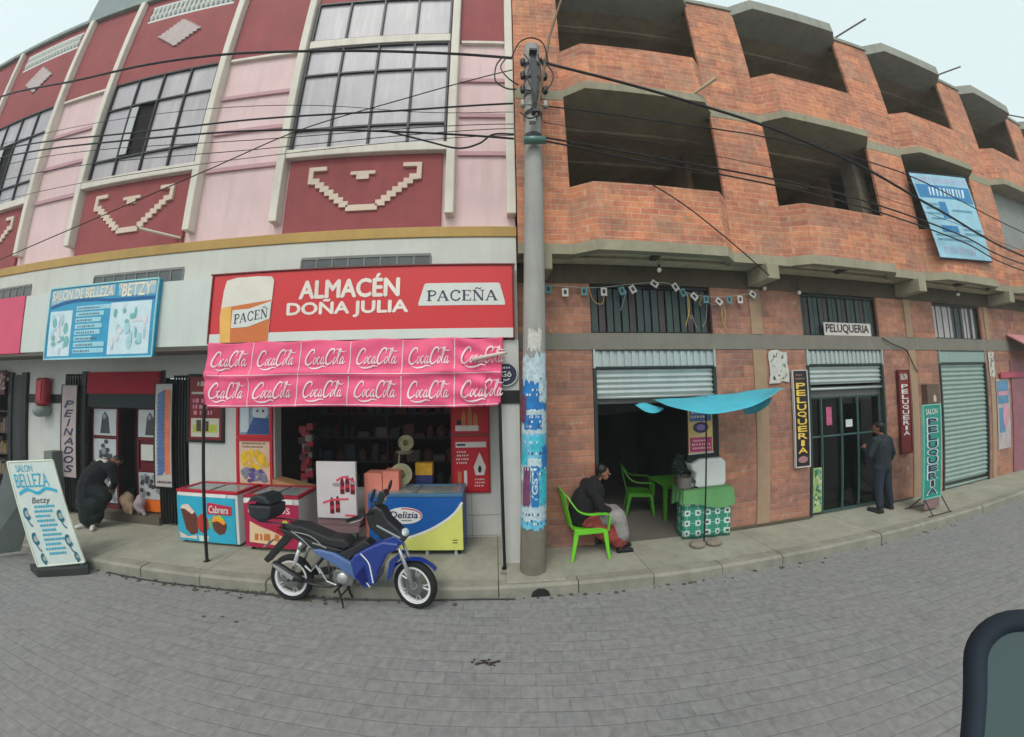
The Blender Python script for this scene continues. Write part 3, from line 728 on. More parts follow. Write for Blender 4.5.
def shutter(xa, xb, zb, m, flat=False, pitch=.085):
    h = MB()
    n = 34; w_ = (xb-xa-.08)/n
    h.box(xa+.01, xa+.04, YG-.03, YG+.05, 2.9, 3.187); h.box(xb-.04, xb-.01, YG-.03, YG+.05, 2.9, 3.187)
    for k in range(n):
        x = xa+.04+k*w_
        h.box(x, x+w_, YG-.01+(0 if flat else .02*(k % 2)), YG+.05, 2.925, 3.165)
    o = build('shutter_housing', h, m, BB)
    f = MB(); f.box(xa+.01, xb-.01, YG-.026, YG+.04, 3.168, 3.186); f.box(xa+.04, xb-.04, YG-.02, YG+.04, 2.89, 2.922)
    for xx in (xa+.005, xb-.055): f.box(xx, xx+.05, YG-.02, YG+.05, .16, 2.888)
    build('guide_rail', f, mat('rail_dark', (40, 52, 50), .5, .1), o)
    z = 2.885; P_ = [];
    cols = int((2.885-zb)/pitch)
    pr = []
    for k in range(cols):
        z1 = 2.885-k*pitch
        for q in (0, .2, .4, .55, .75, .95): pr.append((YG+.045-.028*math.sin(math.pi*min(q/.75, 1)), z1-q*pitch))
    s = MB(); pts = pr+[(p[0]+.012, p[1]) for p in reversed(pr)]
    # extruded corrugated sheet
    k = len(pr); vs = [(xa+.05, p[0], p[1]) for p in pr]+[(xb-.05, p[0], p[1]) for p in pr]
    s.add(vs, [(i, i+1, k+i+1, k+i) for i in range(k-1)])
    s.box(xa+.05, xb-.05, YG+.0, YG+.05, zb-.02, zb+.02)
    build('roller_curtain', s, m, o, smooth=True)
    return o
shutter(*OP[0], 2.44, SHUT)
shutter(*OP[1], 2.46, SHUT)
shutter(*OP[2], .2, SHUTD, flat=True, pitch=.10)
b = MB().box(OP[0][0]+.05, OP[0][1]-.05, YG+.06, YG+.12, 2.34, 2.42); b.box(OP[1][0]+.05, OP[1][1]-.05, YG+.06, YG+.12, 2.31, 2.50)
split_build('shutter_beam', b, mat('beam_grey', (88, 92, 90), .6, .1), BB)
# hairdresser's glazed front
gf = MB(); xa, xb = 5.62, 7.56; y = YG+.06
for xx in (xa, 5.95, 6.46, 6.9, xb-.03): gf.box(xx, xx+.02, y, y+.03, .17, 2.3)
for z in (.165, 1.57, 2.28): gf.box(xa, xb, y+.031, y+.045, z, z+.03)
G = build('glazed_front', gf, mat('teal_frame', (62, 92, 88), .5, .1), BB)
g = MB().box(xa+.01, xb-.01, y+.05, y+.058, .18, 2.28)
gm = bpy.data.materials.new('shop_glass'); gm.use_nodes = True; q_ = gm.node_tree; q_.nodes.clear()
tr_ = q_.nodes.new('ShaderNodeBsdfTransparent'); tr_.inputs[0].default_value = (.62, .72, .70, 1); gl_ = q_.nodes.new('ShaderNodeBsdfGlossy'); gl_.inputs['Roughness'].default_value = .03
fr_ = q_.nodes.new('ShaderNodeFresnel'); fr_.inputs[0].default_value = 1.5; ms_ = q_.nodes.new('ShaderNodeMixShader'); mo_ = q_.nodes.new('ShaderNodeOutputMaterial')
q_.links.new(fr_.outputs[0], ms_.inputs[0]); q_.links.new(tr_.outputs[0], ms_.inputs[1]); q_.links.new(gl_.outputs[0], ms_.inputs[2]); q_.links.new(ms_.outputs[0], mo_.inputs[0])
build('glass', g, gm, G)
b = MB().box(5.66, 5.92, y-.004, y+.028, .2, 1.02); d = build('printed_panel', b, mat('panel_cream', (150, 170, 110), .6, .3, 16), G)
b = MB(); r = random.Random(2)
for k in range(40): b.mi(k % 3); b.disc(r.uniform(5.69, 5.89), r.uniform(.25, .98), .022, .03, y-.006-.0003*k, 7)
build('leaf_print', b, [mat('lp1', (50, 110, 70)), mat('lp2', (60, 130, 120)), mat('lp3', (190, 190, 160))], d, kind='stuff')
b = MB().box(6.0, 6.44, y+.08, y+.2, .2, .72); build('blue_panel', b, mat('teal_blue', (44, 116, 146), .6, .15, 5), G)
b = MB().rect(6.12, 6.26, 1.78, 2.12, y+.045); build('sticker', b, mat('sticker_pink', (176, 86, 118), .6, .4, 25), G)
b = MB().rect(6.62, 6.8, 1.72, 1.86, y+.045); build('sticker', b, mat('sticker_white', (190, 196, 190), .6, .1), G)
b = MB().box(6.0, 6.4, 5.9, 6.4, .16, .95); build('barber_counter', b, mat('counter_blue', (60, 110, 130), .7, .1), BB)
b = MB().box(5.9, 7.4, 7.6, 7.64, 1.1, 2.1); build('added_mirror', b, mat('mirror_pale', (150, 160, 160), .3, .1), BB)  # pale mirror, added to brighten the view through the glass
b = MB().box(6.6, 7.1, 6.2, 6.6, .16, 1.6); build('cabinet', b, mat('cabinet_green', (110, 140, 130), .7, .1), BB)  # pale cabinet, added like the mirror to brighten the dark room
# last bay: grey boarded windows upstairs, painted shop front below
b = MB(); b.box(BAY[3][0]+.05, BAY[3][3]-.05, YW+.16, YW+.18, 5.0, 7.40); b.box(BAY[4][0]+.05, BAY[4][3]-.05, YW+.16, YW+.18, 5.0, 7.40)
split_build('grey_infill', b, mat('grey_infill', (132, 134, 130), .8, .12), BB)
b = MB().box(12.75, 14.6, YG-.03, YG-.002, .16, 2.95); build('painted_door', b, mat('pink_red_paint', (140, 92, 100), .7, .15), BB)
# neighbour beyond
NB = thing('neighbour_building', 'pale plastered building past the far end of the brick one', 'building', (24, 5, 0))
b = MB().box(20.5, 36, 4.7, 14, 0, 9.2); build('wall', b, mat('far_plaster', (160, 140, 130), .9, .1), NB)
b = MB()
for k in range(4):
    for z in (1.0, 4.2, 6.9): b.box(21.3+k*3.6, 23.2+k*3.6, 4.66, 4.72, z, z+1.5)
split_build('window', b, GLS, NB)
b = MB().box(20.4, 36.1, 4.5, 14.2, 9.2, 9.4); build('roof', b, CEM, NB)
LB = thing('street_building', 'low plastered building further down on the pink side', 'building', (-30, 5, 0))
b = MB().box(-40, -21.6, 5.0, 14, 0, 8.5); build('wall', b, mat('far_plaster2', (186, 176, 158), .9, .1), LB)
b = MB()
for k in range(4):
    for z in (1.0, 4.2): b.box(-39+k*4.2, -37+k*4.2, 4.96, 5.02, z, z+1.5)
split_build('window', b, GLS, LB)
# ------------------------------------------------------------------ shop signs over the pink ground floor
SRED = mat('sign_red', (200, 38, 44), .4, .05, 1.2, spec=.5, streak=.12, scol=(170, 60, 60))
SWHT = mat('sign_white', (206, 208, 202), .45, .04, 2, streak=.15, scol=(170, 176, 168))
SNAVY = mat('sign_navy', (70, 62, 84), .5, .05)
INK = mat('black_print', (30, 30, 34), .6, .1)
DX = 0
YS = 4.5
T = thing('shop_sign', 'long red shop sign reading ALMACÉN DOÑA JULIA with a painted glass of beer', 'sign', (-1.99, 4.56, 3.3))
build('panel', MB().box(-4.26, .262, YS, 4.63, 3.302, 4.345), SRED, T, bevel=.006)
b = MB(); b.box(-4.258, .26, YS-.006, YS-.001, 3.305, 3.44); build('white_strip', b, SWHT, T)
b = MB(); b.box(-4.31, .30, YS-.02, 4.66, 4.347, 4.365); b.box(-4.285, -4.262, YS-.015, 4.66, 3.30, 4.346); b.box(.264, .285, YS-.015, 4.66, 3.30, 4.346)
build('edge_trim', b, mat('trim_dark_red', (110, 44, 44), .5), T)
b = MB(); text(b, 'ALMACÉN', -2.80, -1.33, 3.915, 4.245, YS-.004, .045); text(b, 'DOÑA JULIA', -2.98, -1.20, 3.63, 3.895, YS-.004, .045)
build('lettering', b, mat('letter_cream', (226, 214, 204), .5), T)
b = MB().poly([(-1.045, 3.765), (.15, 3.765), (.155, 3.80), (.085, 4.07), (.06, 4.085), (-.945, 4.085), (-.97, 4.07), (-1.05, 3.80)], YS-.004)
pl = build('brand_plate', b, SWHT, T)
b = MB(); serif_word(b, 'PACEÑA', -.94, .06, 3.83, 3.98, YS-.008); build('lettering', b, SNAVY, pl)
# painted beer glass
b = MB(); gl = [(-4.06, 3.31), (-3.26, 3.31), (-3.24, 3.7), (-3.22, 4.22), (-3.27, 4.275), (-3.5, 4.29), (-3.85, 4.285), (-4.02, 4.25), (-4.055, 4.1), (-4.09, 3.7)]
b.poly(gl, YS-.010); g_ = build('beer_picture', b, mat('beer_foam', (214, 208, 196), .5, .08, 3), T)
b = MB(); b.poly([(-4.055, 3.31), (-3.265, 3.31), (-3.245, 3.7), (-3.24, 3.92), (-3.6, 3.88), (-4.07, 3.83), (-4.085, 3.7)], YS-.013)
build('beer', b, mat('beer_amber', (206, 112, 58), .4, .12, 1.5), g_)
b = MB(); b.poly([(-4.05, 3.31), (-3.88, 3.31), (-3.9, 3.84), (-4.065, 3.83), (-4.082, 3.7)], YS-.015); build('beer_highlight', b, mat('beer_gold', (222, 168, 84), .4, .1), g_)
b = MB(); b.poly([(-3.88, 3.52), (-3.6, 3.53), (-3.25, 3.64), (-3.235, 3.9), (-3.6, 3.80), (-3.87, 3.79)], YS-.017); lb_ = build('beer_label', b, SWHT, g_)
b = MB(); serif_word(b, 'PACEÑ', -3.84, -3.27, 3.58, 3.72, YS-.020, slope=.14); build('label_lettering', b, SNAVY, g_)

T = thing('blank_sign', 'plain white sign panel on both sides of the blue salon board', 'sign', (-6.4, 4.56, 3.26))
for k, (xa, xb) in enumerate(((-8.62, -7.74), (-7.735, -5.29), (-5.285, -4.29))): build('panel', MB().box(xa, xb, YS+.02, 4.63, 3.28, 4.32), mat('panel_greywhite', (196, 202, 196), .5, .05, 1.5, streak=.2, scol=(150, 164, 150)), T)
T = thing('salon_board', 'bright blue beauty salon board with two pale pictures over the salon door', 'sign', (-6.5, 4.5, 3.15))
SB = mat('board_blue', (22, 142, 184), .4, .1, 3, spec=.5)
build('board', MB().prism([(-7.76, 3.13), (-5.27, 3.13), (-5.25, 4.36), (-7.75, 4.35)], 4.455, 4.515), SB, T, bevel=.004)
b = MB()
for p in (((-7.77, 3.12), (-5.26, 3.14)), ((-7.77, 4.35), (-5.25, 4.38))): b.box(p[0][0], p[1][0], 4.44, 4.455, p[0][1], p[0][1]+.025)
b.box(-7.775, -7.752, 4.44, 4.455, 3.146, 4.349); b.box(-5.27, -5.248, 4.44, 4.455, 3.146, 4.349)
build('frame', b, mat('board_frame', (150, 200, 205), .5), T)
PALE = mat('pale_print', (196, 216, 222), .45, .08, 5)
for xa, xb, z0, z1 in ((-7.70, -7.12, 3.18, 3.95), (-6.22, -5.35, 3.18, 4.02)):
    pc = build('picture', MB().rect(xa, xb, z0, z1, 4.452), PALE, T)
    b = MB(); r = random.Random(int(xa*100)); 
    for k in range(26): b.mi(k % 3); b.disc(r.uniform(xa+.08, xb-.08), r.uniform(z0+.08, z1-.1), r.uniform(.02, .08), r.uniform(.03, .11), 4.4505-.0002*k, 9)
    build('picture_print', b, [mat('pp1', (160, 196, 206), .5, .1), mat('pp2', (206, 206, 214), .5, .1), mat('pp3', (112, 172, 172), .5, .1)], pc, kind='stuff')
b = MB().poly([(-7.72, 4.05), (-7.4, 4.12), (-6.9, 4.15), (-6.17, 4.14), (-6.17, 4.33), (-7.72, 4.32)], 4.4518).poly([(-6.08, 4.13), (-5.3, 4.12), (-5.3, 4.34), (-6.08, 4.33)], 4.4518); build('title_band', b, mat('band_greyblue', (150, 180, 196), .5, .15, 9), T)
b = MB(); text(b, 'SALON DE BELLEZA', -7.70, -6.20, 4.14, 4.31, 4.450, .02); text(b, '"BETZY"', -6.08, -5.32, 4.11, 4.33, 4.450, .02)
build('lettering', b, mat('letter_sand', (226, 214, 190), .5, .1), T)
b = MB()
for k, ln in enumerate((.95, .78, .72, .76, .72, .5, .86, .86)):
    z = 3.97-k*.102; b.rect(-7.03, -7.03+ln*.85, z-.038, z+.038, 4.4515)
lst = build('list_strip', b, mat('strip_pale', (150, 200, 214), .5, .12, 12), T, kind='stuff')
b = MB(); squiggles(b, -7.01, -6.45, 3.20, 4.02, 4.4495, 8, .035, 4); build('small_print', b, mat('print_slate', (92, 112, 132), .6), lst, kind='stuff')
b = MB(); strokes(b, [([(-7.72, 4.02), (-7.2, 4.10), (-6.6, 4.10), (-6.2, 4.07), (-5.3, 4.06)], .05)], lambda u, v: (u, 4.4512, v)); build('swoosh', b, mat('swoosh_blue', (20, 84, 140), .5), T)
T = thing('pink_sign', 'pink sign panel with a white ring at the far left edge', 'sign', (-10, 4.56, 3.27))
build('panel', MB().box(-12.8, -8.64, YS+.01, 4.63, 3.27, 4.33), mat('sign_pink', (206, 72, 104), .5, .08, 1.5), T)
b = MB(); strokes(b, [(ellpts(-10.0, 3.85, .42, .42), .06)], lambda u, v: (u, YS+.004, v)); build('ring_emblem', b, SWHT, T)
# ------------------------------------------------------------------ cola awning
def awn(x, z, off=0.0):
    """point of the hanging tarpaulin; z from 3.30 at the top to 2.38 at the hem"""
    t = (3.31-z)/.93
    y = 4.485-.11*t
    y += .020*math.sin(9*x+2*z)*t*(1-t)*3+.008*math.sin(5*x-19*z) + .010*math.sin(23*x+1.7*math.sin(5*z))*(.3+t)*.8
    y += -.035*math.exp(-((z-2.83+.02*math.sin(3*x))/.05)**2)
    d = x+.25; s = max(0.0, 1-abs(d)/.75)
    y += .018*s*math.sin(26*(z+.45*x))
    zz = z+.012*math.sin(2.1*x)*t+(.012*math.sin(7*x) if t < .05 else 0)
    xx = x+(.07*t if x < -4 else 0)-(.05*t if x > -.1 else 0)
    return (xx, y-off, zz)
CLO = mat('cola_cloth', (222, 84, 122), .55, .10, 2.0, spec=.35, streak=.2, scol=(226, 110, 140))
T = thing('cloth_awning', 'pink-red cloth awning printed with twelve white cola logos hanging under the red sign', 'awning', (-2.06, 4.45, 2.4))
b = MB().grid(lambda u, v: awn(-4.25+4.37*u, 2.38+.92*v), 150, 46)
build('tarpaulin', b, CLO, T, smooth=True, thick=.004)
b = MB()
for x in (-3.47, -2.72, -1.98, -1.25, -.54):
    n = 16
    for k in range(n):
        z0 = 2.385+.90*k/n; z1 = 2.385+.90*(k+1)/n
        b.add([awn(x-.006, z0, .006), awn(x+.006, z0, .006), awn(x+.006, z1, .006), awn(x-.006, z1, .006)], [(0, 1, 2, 3)])
for z in (2.40, 2.82):
    for k in range(70):
        xa = -4.2+4.3*k/70; xb = -4.2+4.3*(k+1)/70
        b.add([awn(xa, z, .006), awn(xb, z, .006), awn(xb, z+.010, .006), awn(xa, z+.010, .006)], [(0, 1, 2, 3)])
CW = mat('cloth_white', (222, 196, 204), .6)
build('seam_line', b, CW, T)
cells = [-4.22, -3.47, -2.72, -1.98, -1.25, -.54, .12]
for i in range(6):
    for j, zc in enumerate((2.94, 2.49)):
        b = MB(); x0 = cells[i]+.08; x1 = cells[i+1]-.07
        if i == 0: x0 -= .03
        if i == 5: x1 = x0+.60
        k = (x1-x0)/3.4
        strokes(b, SCRIPT, lambda u, v: awn(x0+(u+v*.14)*k, zc+v*.235, .034 if i == 5 else .014))
        strokes(b, [([(.05, .0), (.9, -.02), (2.0, -.0), (3.0, .02)], .02)], lambda u, v: awn(x0+u*k, zc-.05+v*.2, .007)) if False else None
        build('logo', b, CW, T)
b = MB().tube([(-.30, 4.37, 2.99), (.1, 4.36, 3.07), (.16, 4.40, 3.08)], [.028, .024, .018], 8); build('rolled_edge', b, mat('cloth_cream', (205, 190, 180), .7), T, smooth=True)
for k, (lab, p0, p1) in enumerate((('left black awning pole standing in front of the turquoise ice cream freezer', (-4.16, 4.36, 2.41), (-4.205, 4.37, .15)), ('right black awning pole standing beside the concrete utility pole', (.06, 4.385, 2.42), (.088, 4.445, .15)))):
    b = MB().tube([p0, p1], .022, 8); b.box(p1[0]-.04, p1[0]+.04, p1[1]-.04, p1[1]+.04, .15, .156)
    tag(build('awning_pole', b, BLK, base=p1), lab, 'pole', 'poles holding up the cloth awning')
# round dark sign
T = thing('round_sign', 'round dark blue sign with white letters on the pillar right of the awning', 'sign', (.15, 4.53, 2.6))
b = MB().lathe([(0, 4.515), (.165, 4.515), (.165, 4.545), (0, 4.545)], (.15, 0, 2.80), 'y', 28); build('disc', b, mat('disc_navy', (40, 42, 66), .5, .1), T)
b = MB(); strokes(b, [(ellpts(.15, 2.80, .155, .155, 0, 360, 24), .012), ([(.11, 2.735), (.15, 2.718), (.20, 2.74)], .014)], lambda u, v: (u, 4.511, v)); text(b, 'Gô', .085, .225, 2.765, 2.84, 4.510, .03)
squiggles(b, .08, .22, 2.87, 2.91, 4.511, 1, .024, 3); build('lettering', b, SWHT, T)
# ------------------------------------------------------------------ posters on the pink ground floor
def framed(name, label, cat, x0, x1, z0, z1, y, fm, t=.03, d=.03, group=None):
    T = thing(name, label, cat, ((x0+x1)/2, y, z0), group)
    f = MB(); f.box(x0, x1, y-d, y, z0, z0+t); f.box(x0, x1, y-d, y, z1-t, z1); f.box(x0, x0+t, y-d, y, z0+t, z1-t); f.box(x1-t, x1, y-d, y, z0+t, z1-t)
    build('frame', f, fm, T); return T
RF = mat('poster_red', (186, 24, 40), .45, .12, 4)
T = framed('framed_poster', 'black framed red cola poster half behind the awning, left of the freezers', 'poster', -5.60, -4.80, 1.70, 2.92, 5.495, BLK, .05)
build('poster_sheet', MB().box(-5.55, -4.85, 5.475, 5.49, 1.75, 2.87), mat('poster_maroon', (120, 22, 32), .4, .3, 5), T)
b = MB().rect(-5.5, -4.9, 1.80, 2.13, 5.471); b.rect(-5.5, -4.95, 2.56, 2.60, 5.471); b.mi(1).rect(-5.46, -4.94, 1.88, 2.02, 5.468); b.mi(2).rect(-5.38, -5.28, 1.9, 2.1, 5.466).rect(-5.18, -5.12, 1.9, 2.08, 5.466)
b.mi(3); squiggles(b, -5.48, -4.93, 2.18, 2.5, 5.468, 3, .08, 8); b.mi(0); squiggles(b, -5.4, -4.95, 2.66, 2.84, 5.468, 1, .09, 9)
build('poster_print', b, [mat('poster_pale', (196, 190, 176), .5, .1), mat('poster_lime', (176, 180, 66), .5, .2, 9), mat('poster_dark', (70, 60, 60), .5), mat('poster_pink', (214, 130, 150), .5)], T)
T = framed('red_framed_poster', 'upper red framed poster with a white and blue figure, left of the shop opening', 'poster', -4.55, -3.84, 1.81, 2.62, 5.495, RF, .05, group='posters left of the shop opening')
build('poster_sheet', MB().box(-4.5, -3.89, 5.48, 5.49, 1.86, 2.57), mat('sheet_slate', (120, 140, 160), .4, .15, 4), T)
b = MB().disc(-4.08, 2.26, .16, .14, 5.476); b.mi(1).poly([(-4.35, 1.87), (-3.9, 1.87), (-3.92, 2.14), (-4.2, 2.16)], 5.474); b.mi(2).disc(-4.13, 2.27, .02, .025, 5.473, 8).disc(-4.02, 2.27, .02, .025, 5.473, 8); b.mi(0).rect(-4.47, -4.3, 1.9, 2.5, 5.4745)
build('poster_print', b, [mat('print_paleblue', (186, 196, 204), .5, .1), mat('print_blue', (44, 74, 130), .5, .2, 8), INK], T)
T = framed('red_framed_poster', 'lower red framed poster with a yellow fruit picture, left of the shop opening', 'poster', -4.55, -3.84, .96, 1.80, 5.495, RF, .05, group='posters left of the shop opening')
build('poster_sheet', MB().box(-4.5, -3.89, 5.48, 5.49, 1.01, 1.75), mat('sheet_peach', (206, 176, 150), .4, .1, 4), T)
b = MB(); r = random.Random(6)
for k in range(46):
    b.mi(0 if k < 24 else (1 if k < 36 else 2)); b.disc(r.uniform(-4.42, -3.98), r.uniform(1.28, 1.58) if k < 24 else r.uniform(1.06, 1.26), r.uniform(.03, .08), r.uniform(.03, .06), 5.477-.0002*k, 9)
b.mi(3); squiggles(b, -4.46, -3.95, 1.62, 1.74, 5.476, 2, .03, 7)
build('poster_print', b, [mat('fruit_yellow', (214, 170, 40), .5, .3, 12), mat('fruit_purple', (86, 72, 130), .5, .3, 12), mat('fruit_grey', (120, 120, 140), .5, .3, 12), mat('print_brown', (120, 90, 80))], T)
for lab, z0, z1, sd in (('upper red poster with bottles on a white table, right of the shop opening', 1.87, 2.75, 1), ('lower red poster with a white diamond price tag, right of the shop opening', .91, 1.86, 2)):
    T = framed('red_poster', lab, 'poster', -.735, -.10, z0, z1, 5.495, mat('frame_crimson', (150, 14, 30), .5), .025, group='red posters right of the shop opening')
    build('poster_sheet', MB().box(-.71, -.125, 5.48, 5.49, z0+.025, z1-.025), RF, T)
    b = MB()
    if sd == 1:
        b.rect(-.66, -.28, 1.93, 2.02, 5.476); b.mi(1)
        for x, h in ((-.52, .24), (-.42, .32), (-.33, .2)): b.poly([(x-.035, 2.02), (x+.035, 2.02), (x+.035, 2.02+h*.6), (x+.012, 2.02+h), (x-.012, 2.02+h), (x-.035, 2.02+h*.6)], 5.474)
        b.mi(2).disc(-.6, 2.07, .04, .045, 5.472, 12); b.mi(0); squiggles(b, -.62, -.2, 2.5, 2.68, 5.474, 3, .03, 5)
    else:
        b.rect(-.66, -.16, 1.66, 1.75, 5.476); b.poly([(-.37, 1.34), (-.27, 1.58), (-.17, 1.34), (-.2, 1.2), (-.34, 1.2)], 5.476)
        squiggles(b, -.66, -.42, 1.38, 1.62, 5.474, 4, .028, 6); squiggles(b, -.36, -.18, 1.0, 1.16, 5.474, 3, .025, 7)
        b.mi(1).rect(-.63, -.57, 1.0, 1.26, 5.474); b.mi(0).rect(-.53, -.48, 1.02, 1.28, 5.474); b.mi(2).disc(-.27, 1.3, .03, .06, 5.472, 10).rect(-.64, -.5, 1.69, 1.72, 5.472)
    build('poster_print', b, [mat('poster_white', (214, 204, 200), .5, .1), mat('poster_amber', (190, 120, 70), .5, .2), INK], T)
# hairstyle photographs in the salon door leaves
def hair(x0, x1, z0, z1, y, seed):
    b = MB().rect(x0, x1, z0, z1, y); cx, cz = (x0+x1)/2, z0+(z1-z0)*.52; w_, h_ = (x1-x0), (z1-z0)
    b.mi(1); r = random.Random(seed)
    if seed % 3 == 0: b.poly([(cx-w_*.2, z0+.04), (cx+w_*.24, z0+.04), (cx+w_*.16, z0+h_*.7), (cx, z0+h_*.92), (cx-w_*.12, z0+h_*.75)], y-.002); b.mi(2).disc(cx-.01, z0+h_*.72, w_*.08, h_*.1, y-.003)
    elif seed % 3 == 1:
        for k in range(22): b.disc(cx+r.gauss(0, w_*.14), cz+r.gauss(0, h_*.17), w_*.1, h_*.09, y-.002-.0002*k, 9)
        b.mi(2).disc(cx-.02, cz+.02, w_*.11, h_*.13, y-.008)
    else:
        for k in range(30): b.mi(1+k % 2); b.disc(r.uniform(x0+.06, x1-.06), r.uniform(z0+.06, z1-.06), w_*.09, h_*.09, y-.002-.0002*k, 8)
    return b
PHM = [mat('photo_pale', (176, 180, 182), .4, .1, 6), mat('photo_dark', (62, 60, 64), .5, .35, 14), mat('photo_grey', (128, 132, 136), .5, .2, 10)]
for lab, xa, xb, z0, z1, sd in (('top photo of long straight hair on the left salon door leaf', -8.08, -7.46, 1.74, 2.26, 3), ('middle photo of curly hair on the left salon door leaf', -8.08, -7.46, 1.14, 1.67, 4),
        ('bottom photo on the left salon door leaf, partly behind the bending person', -8.08, -7.46, .42, 1.07, 5), ('top photo of two figures on the right salon door leaf', -6.88, -6.31, 1.74, 2.26, 9), ('bottom grey curls photo on the right salon door leaf', -6.88, -6.31, .56, 1.07, 8)):
    tag(build('hair_photo', hair(xa, xb, z0, z1, 5.594, sd), PHM, base=((xa+xb)/2, 5.594, z0)), lab, 'poster', 'hairstyle photos on the salon doors')
tag(build('paper_notice', MB().box(-6.80, -6.50, 5.585, 5.589, 1.30, 1.60), mat('paper_white', (196, 194, 188), .6, .05), base=(-6.65, 5.587, 1.3)), 'small white paper notice on the right salon door leaf', 'notice')
tag(build('door_panel', MB().box(-6.88, -6.30, 5.56, 5.598, .34, .55), mat('orange_panel', (222, 104, 20), .6, .1), base=(-6.6, 5.58, .34)), 'bright orange panel at the foot of the right salon door leaf', 'panel')
# vertical signs of the salon
def vboard(label, x0, x1, z0, z1, y, m, txt, lm, top=.12, bot=.08, shear=0.0, slant=0.0, name='vertical_sign', fm=None, lw=.62, bold=.06, bmats=None):
    T = thing(name, label, 'sign', ((x0+x1)/2, y, z0))
    zf = (z0+z1)/2
    S = lambda x, z: (x+slant*(zf-z), z)
    build('board', MB().prism([S(x0, z0), S(x1, z0), S(x1, z1), S(x0, z1)], y, y+.03), m, T, bevel=.004)
    b = MB(); t = .018
    for q in ((x0-t, x0, z0, z1), (x1, x1+t, z0, z1)): b.prism([S(q[0], q[2]), S(q[1], q[2]), S(q[1], q[3]), S(q[0], q[3])], y-.008, y+.032)
    b.prism([S(x0-t, z0-t), S(x1+t, z0-t), S(x1+t, z0-.001), S(x0-t, z0-.001)], y-.008, y+.032); b.prism([S(x0-t, z1+.001), S(x1+t, z1+.001), S(x1+t, z1+t), S(x0-t, z1+t)], y-.008, y+.032)
    build('frame', b, fm or BLK, T)
    if txt:
        b = MB(); n = len(txt); H = (z1-z0-top-bot)/n; cx = (x0+x1)/2; w_ = (x1-x0)*lw/2
        for k, c in enumerate(txt):
            zt = z1-top-k*H; ww = w_ if c != 'I' else w_*.35
            s0 = S(cx, zt-H/2)[0]
            text(b, c, s0-ww, s0+ww, zt-H*.88, zt-H*.12, y-.004, bold, shear)
        build('lettering', b, lm, T)
    return T
vboard('tall grey and pink PEINADOS sign left of the salon door', -8.76, -8.31, .90, 2.72, 5.40, mat('board_greypink', (168, 152, 152), .5, .12, 3), 'PEINADOS', mat('letter_slateblue', (44, 56, 84), .5), top=.28, shear=.25)
T = vboard('tall pale sign with orange and blue streaks right of the salon door', -6.25, -5.86, .88, 2.74, 5.40, mat('board_pale', (178, 172, 168), .5, .1, 3), '', None)
b = MB(); r = random.Random(9)
for k in range(22):
    z = 1.1+k*.068; b.mi(0); b.poly([(-6.0, z), (-5.89, z+.03), (-5.9, z+.12), (-6.04, z+.1)], 5.397-.0002*k)
    b.mi(1); b.poly([(-6.2, z-.02), (-6.08, z+.0), (-5.99, z+.12), (-6.16, z+.05)], 5.391-.0002*k)
b.mi(2); squiggles(b, -6.2, -5.9, .92, 1.02, 5.39, 1, .04, 4)
build('colour_print', b, [mat('streak_orange', (206, 112, 80), .5, .2, 8), mat('streak_blue', (74, 104, 150), .5, .25, 8), mat('print_maroon', (110, 50, 60))], T, kind='stuff')
# red wall lantern
T = thing('wall_lantern', 'red wall lantern with a glass bowl on the white wall left of the PEINADOS sign', 'lamp', (-9.36, 5.4, 2.1))
b = MB().box(-9.52, -9.20, 5.30, 5.47, 2.30, 2.88); build('housing', b, mat('lantern_red', (150, 20, 38), .35, .15, 4), T, bevel=.06)
b = MB().box(-9.44, -9.28, 5.288, 5.302, 2.42, 2.8); build('front_plate', b, mat('lantern_red2', (180, 34, 50), .35, .1), T)
b = MB().lathe([(.14, 2.3), (.17, 2.22), (.15, 2.13), (.08, 2.08), (0, 2.07)], (-9.36, 5.38, 0), 'z', 16); build('glass_bowl', b, mat('bowl_glass', (130, 140, 136), .15, .1, spec=.6), T, smooth=True)
tag(build('grey_carton', MB().box(-8.98, -8.72, 5.2, 5.4, 1.0, 1.42).box(-9.0, -8.7, 5.22, 5.42, .15, .999), mat('carton_grey', (104, 112, 108), .7, .1), base=(-8.85, 5.3, .15)), 'grey metal cabinet standing against the wall behind the folding sign', 'cabinet')
# cola sign over left shop
T = thing('cola_board', 'dark red cola board hanging over the left-edge shop door', 'sign', (-12, 5.4, 2.55))
build('board', MB().box(-13.6, -10.8, 5.38, 5.42, 2.52, 3.05), mat('board_darkred', (84, 14, 24), .5, .15), T)
b = MB(); strokes(b, SCRIPT, lambda u, v: (-11.9+u*.34, 5.375, 2.6+v*.36)); build('lettering', b, mat('dull_white', (190, 170, 170), .6), T)
# ------------------------------------------------------------------ folding pavement sign
A = [Vector(p) for p in ((-6.47, 3.56, .13), (-5.93, 3.885, .15), (-6.50, 3.885, 1.585), (-7.04, 3.56, 1.565))]
T = thing('folding_sign', 'white folding pavement sign with turquoise salon writing at the kerb on the left', 'sign', (-6.6, 3.8, 0))
def quadmap(Q, off=0.0):
    n = (Q[1]-Q[0]).cross(Q[3]-Q[0]).normalized()
    def f(u, v): return tuple((Q[0]*(1-u)+Q[1]*u)*(1-v)+(Q[3]*(1-u)+Q[2]*u)*v+n*off)
    return f
def slabq(b, Q, t):
    n = (Q[1]-Q[0]).cross(Q[3]-Q[0]).normalized()
    vs = [q+n*t/2 for q in Q]+[q-n*t/2 for q in Q]
    return b.add(vs, [(0, 1, 2, 3), (7, 6, 5, 4), (0, 4, 5, 1), (1, 5, 6, 2), (2, 6, 7, 3), (3, 7, 4, 0)])
lf = build('front_leaf', slabq(MB(), A, .012), mat('leaf_white', (196, 206, 200), .5, .08, 3, streak=.2, scol=(150, 170, 165)), T)
fr = MB()
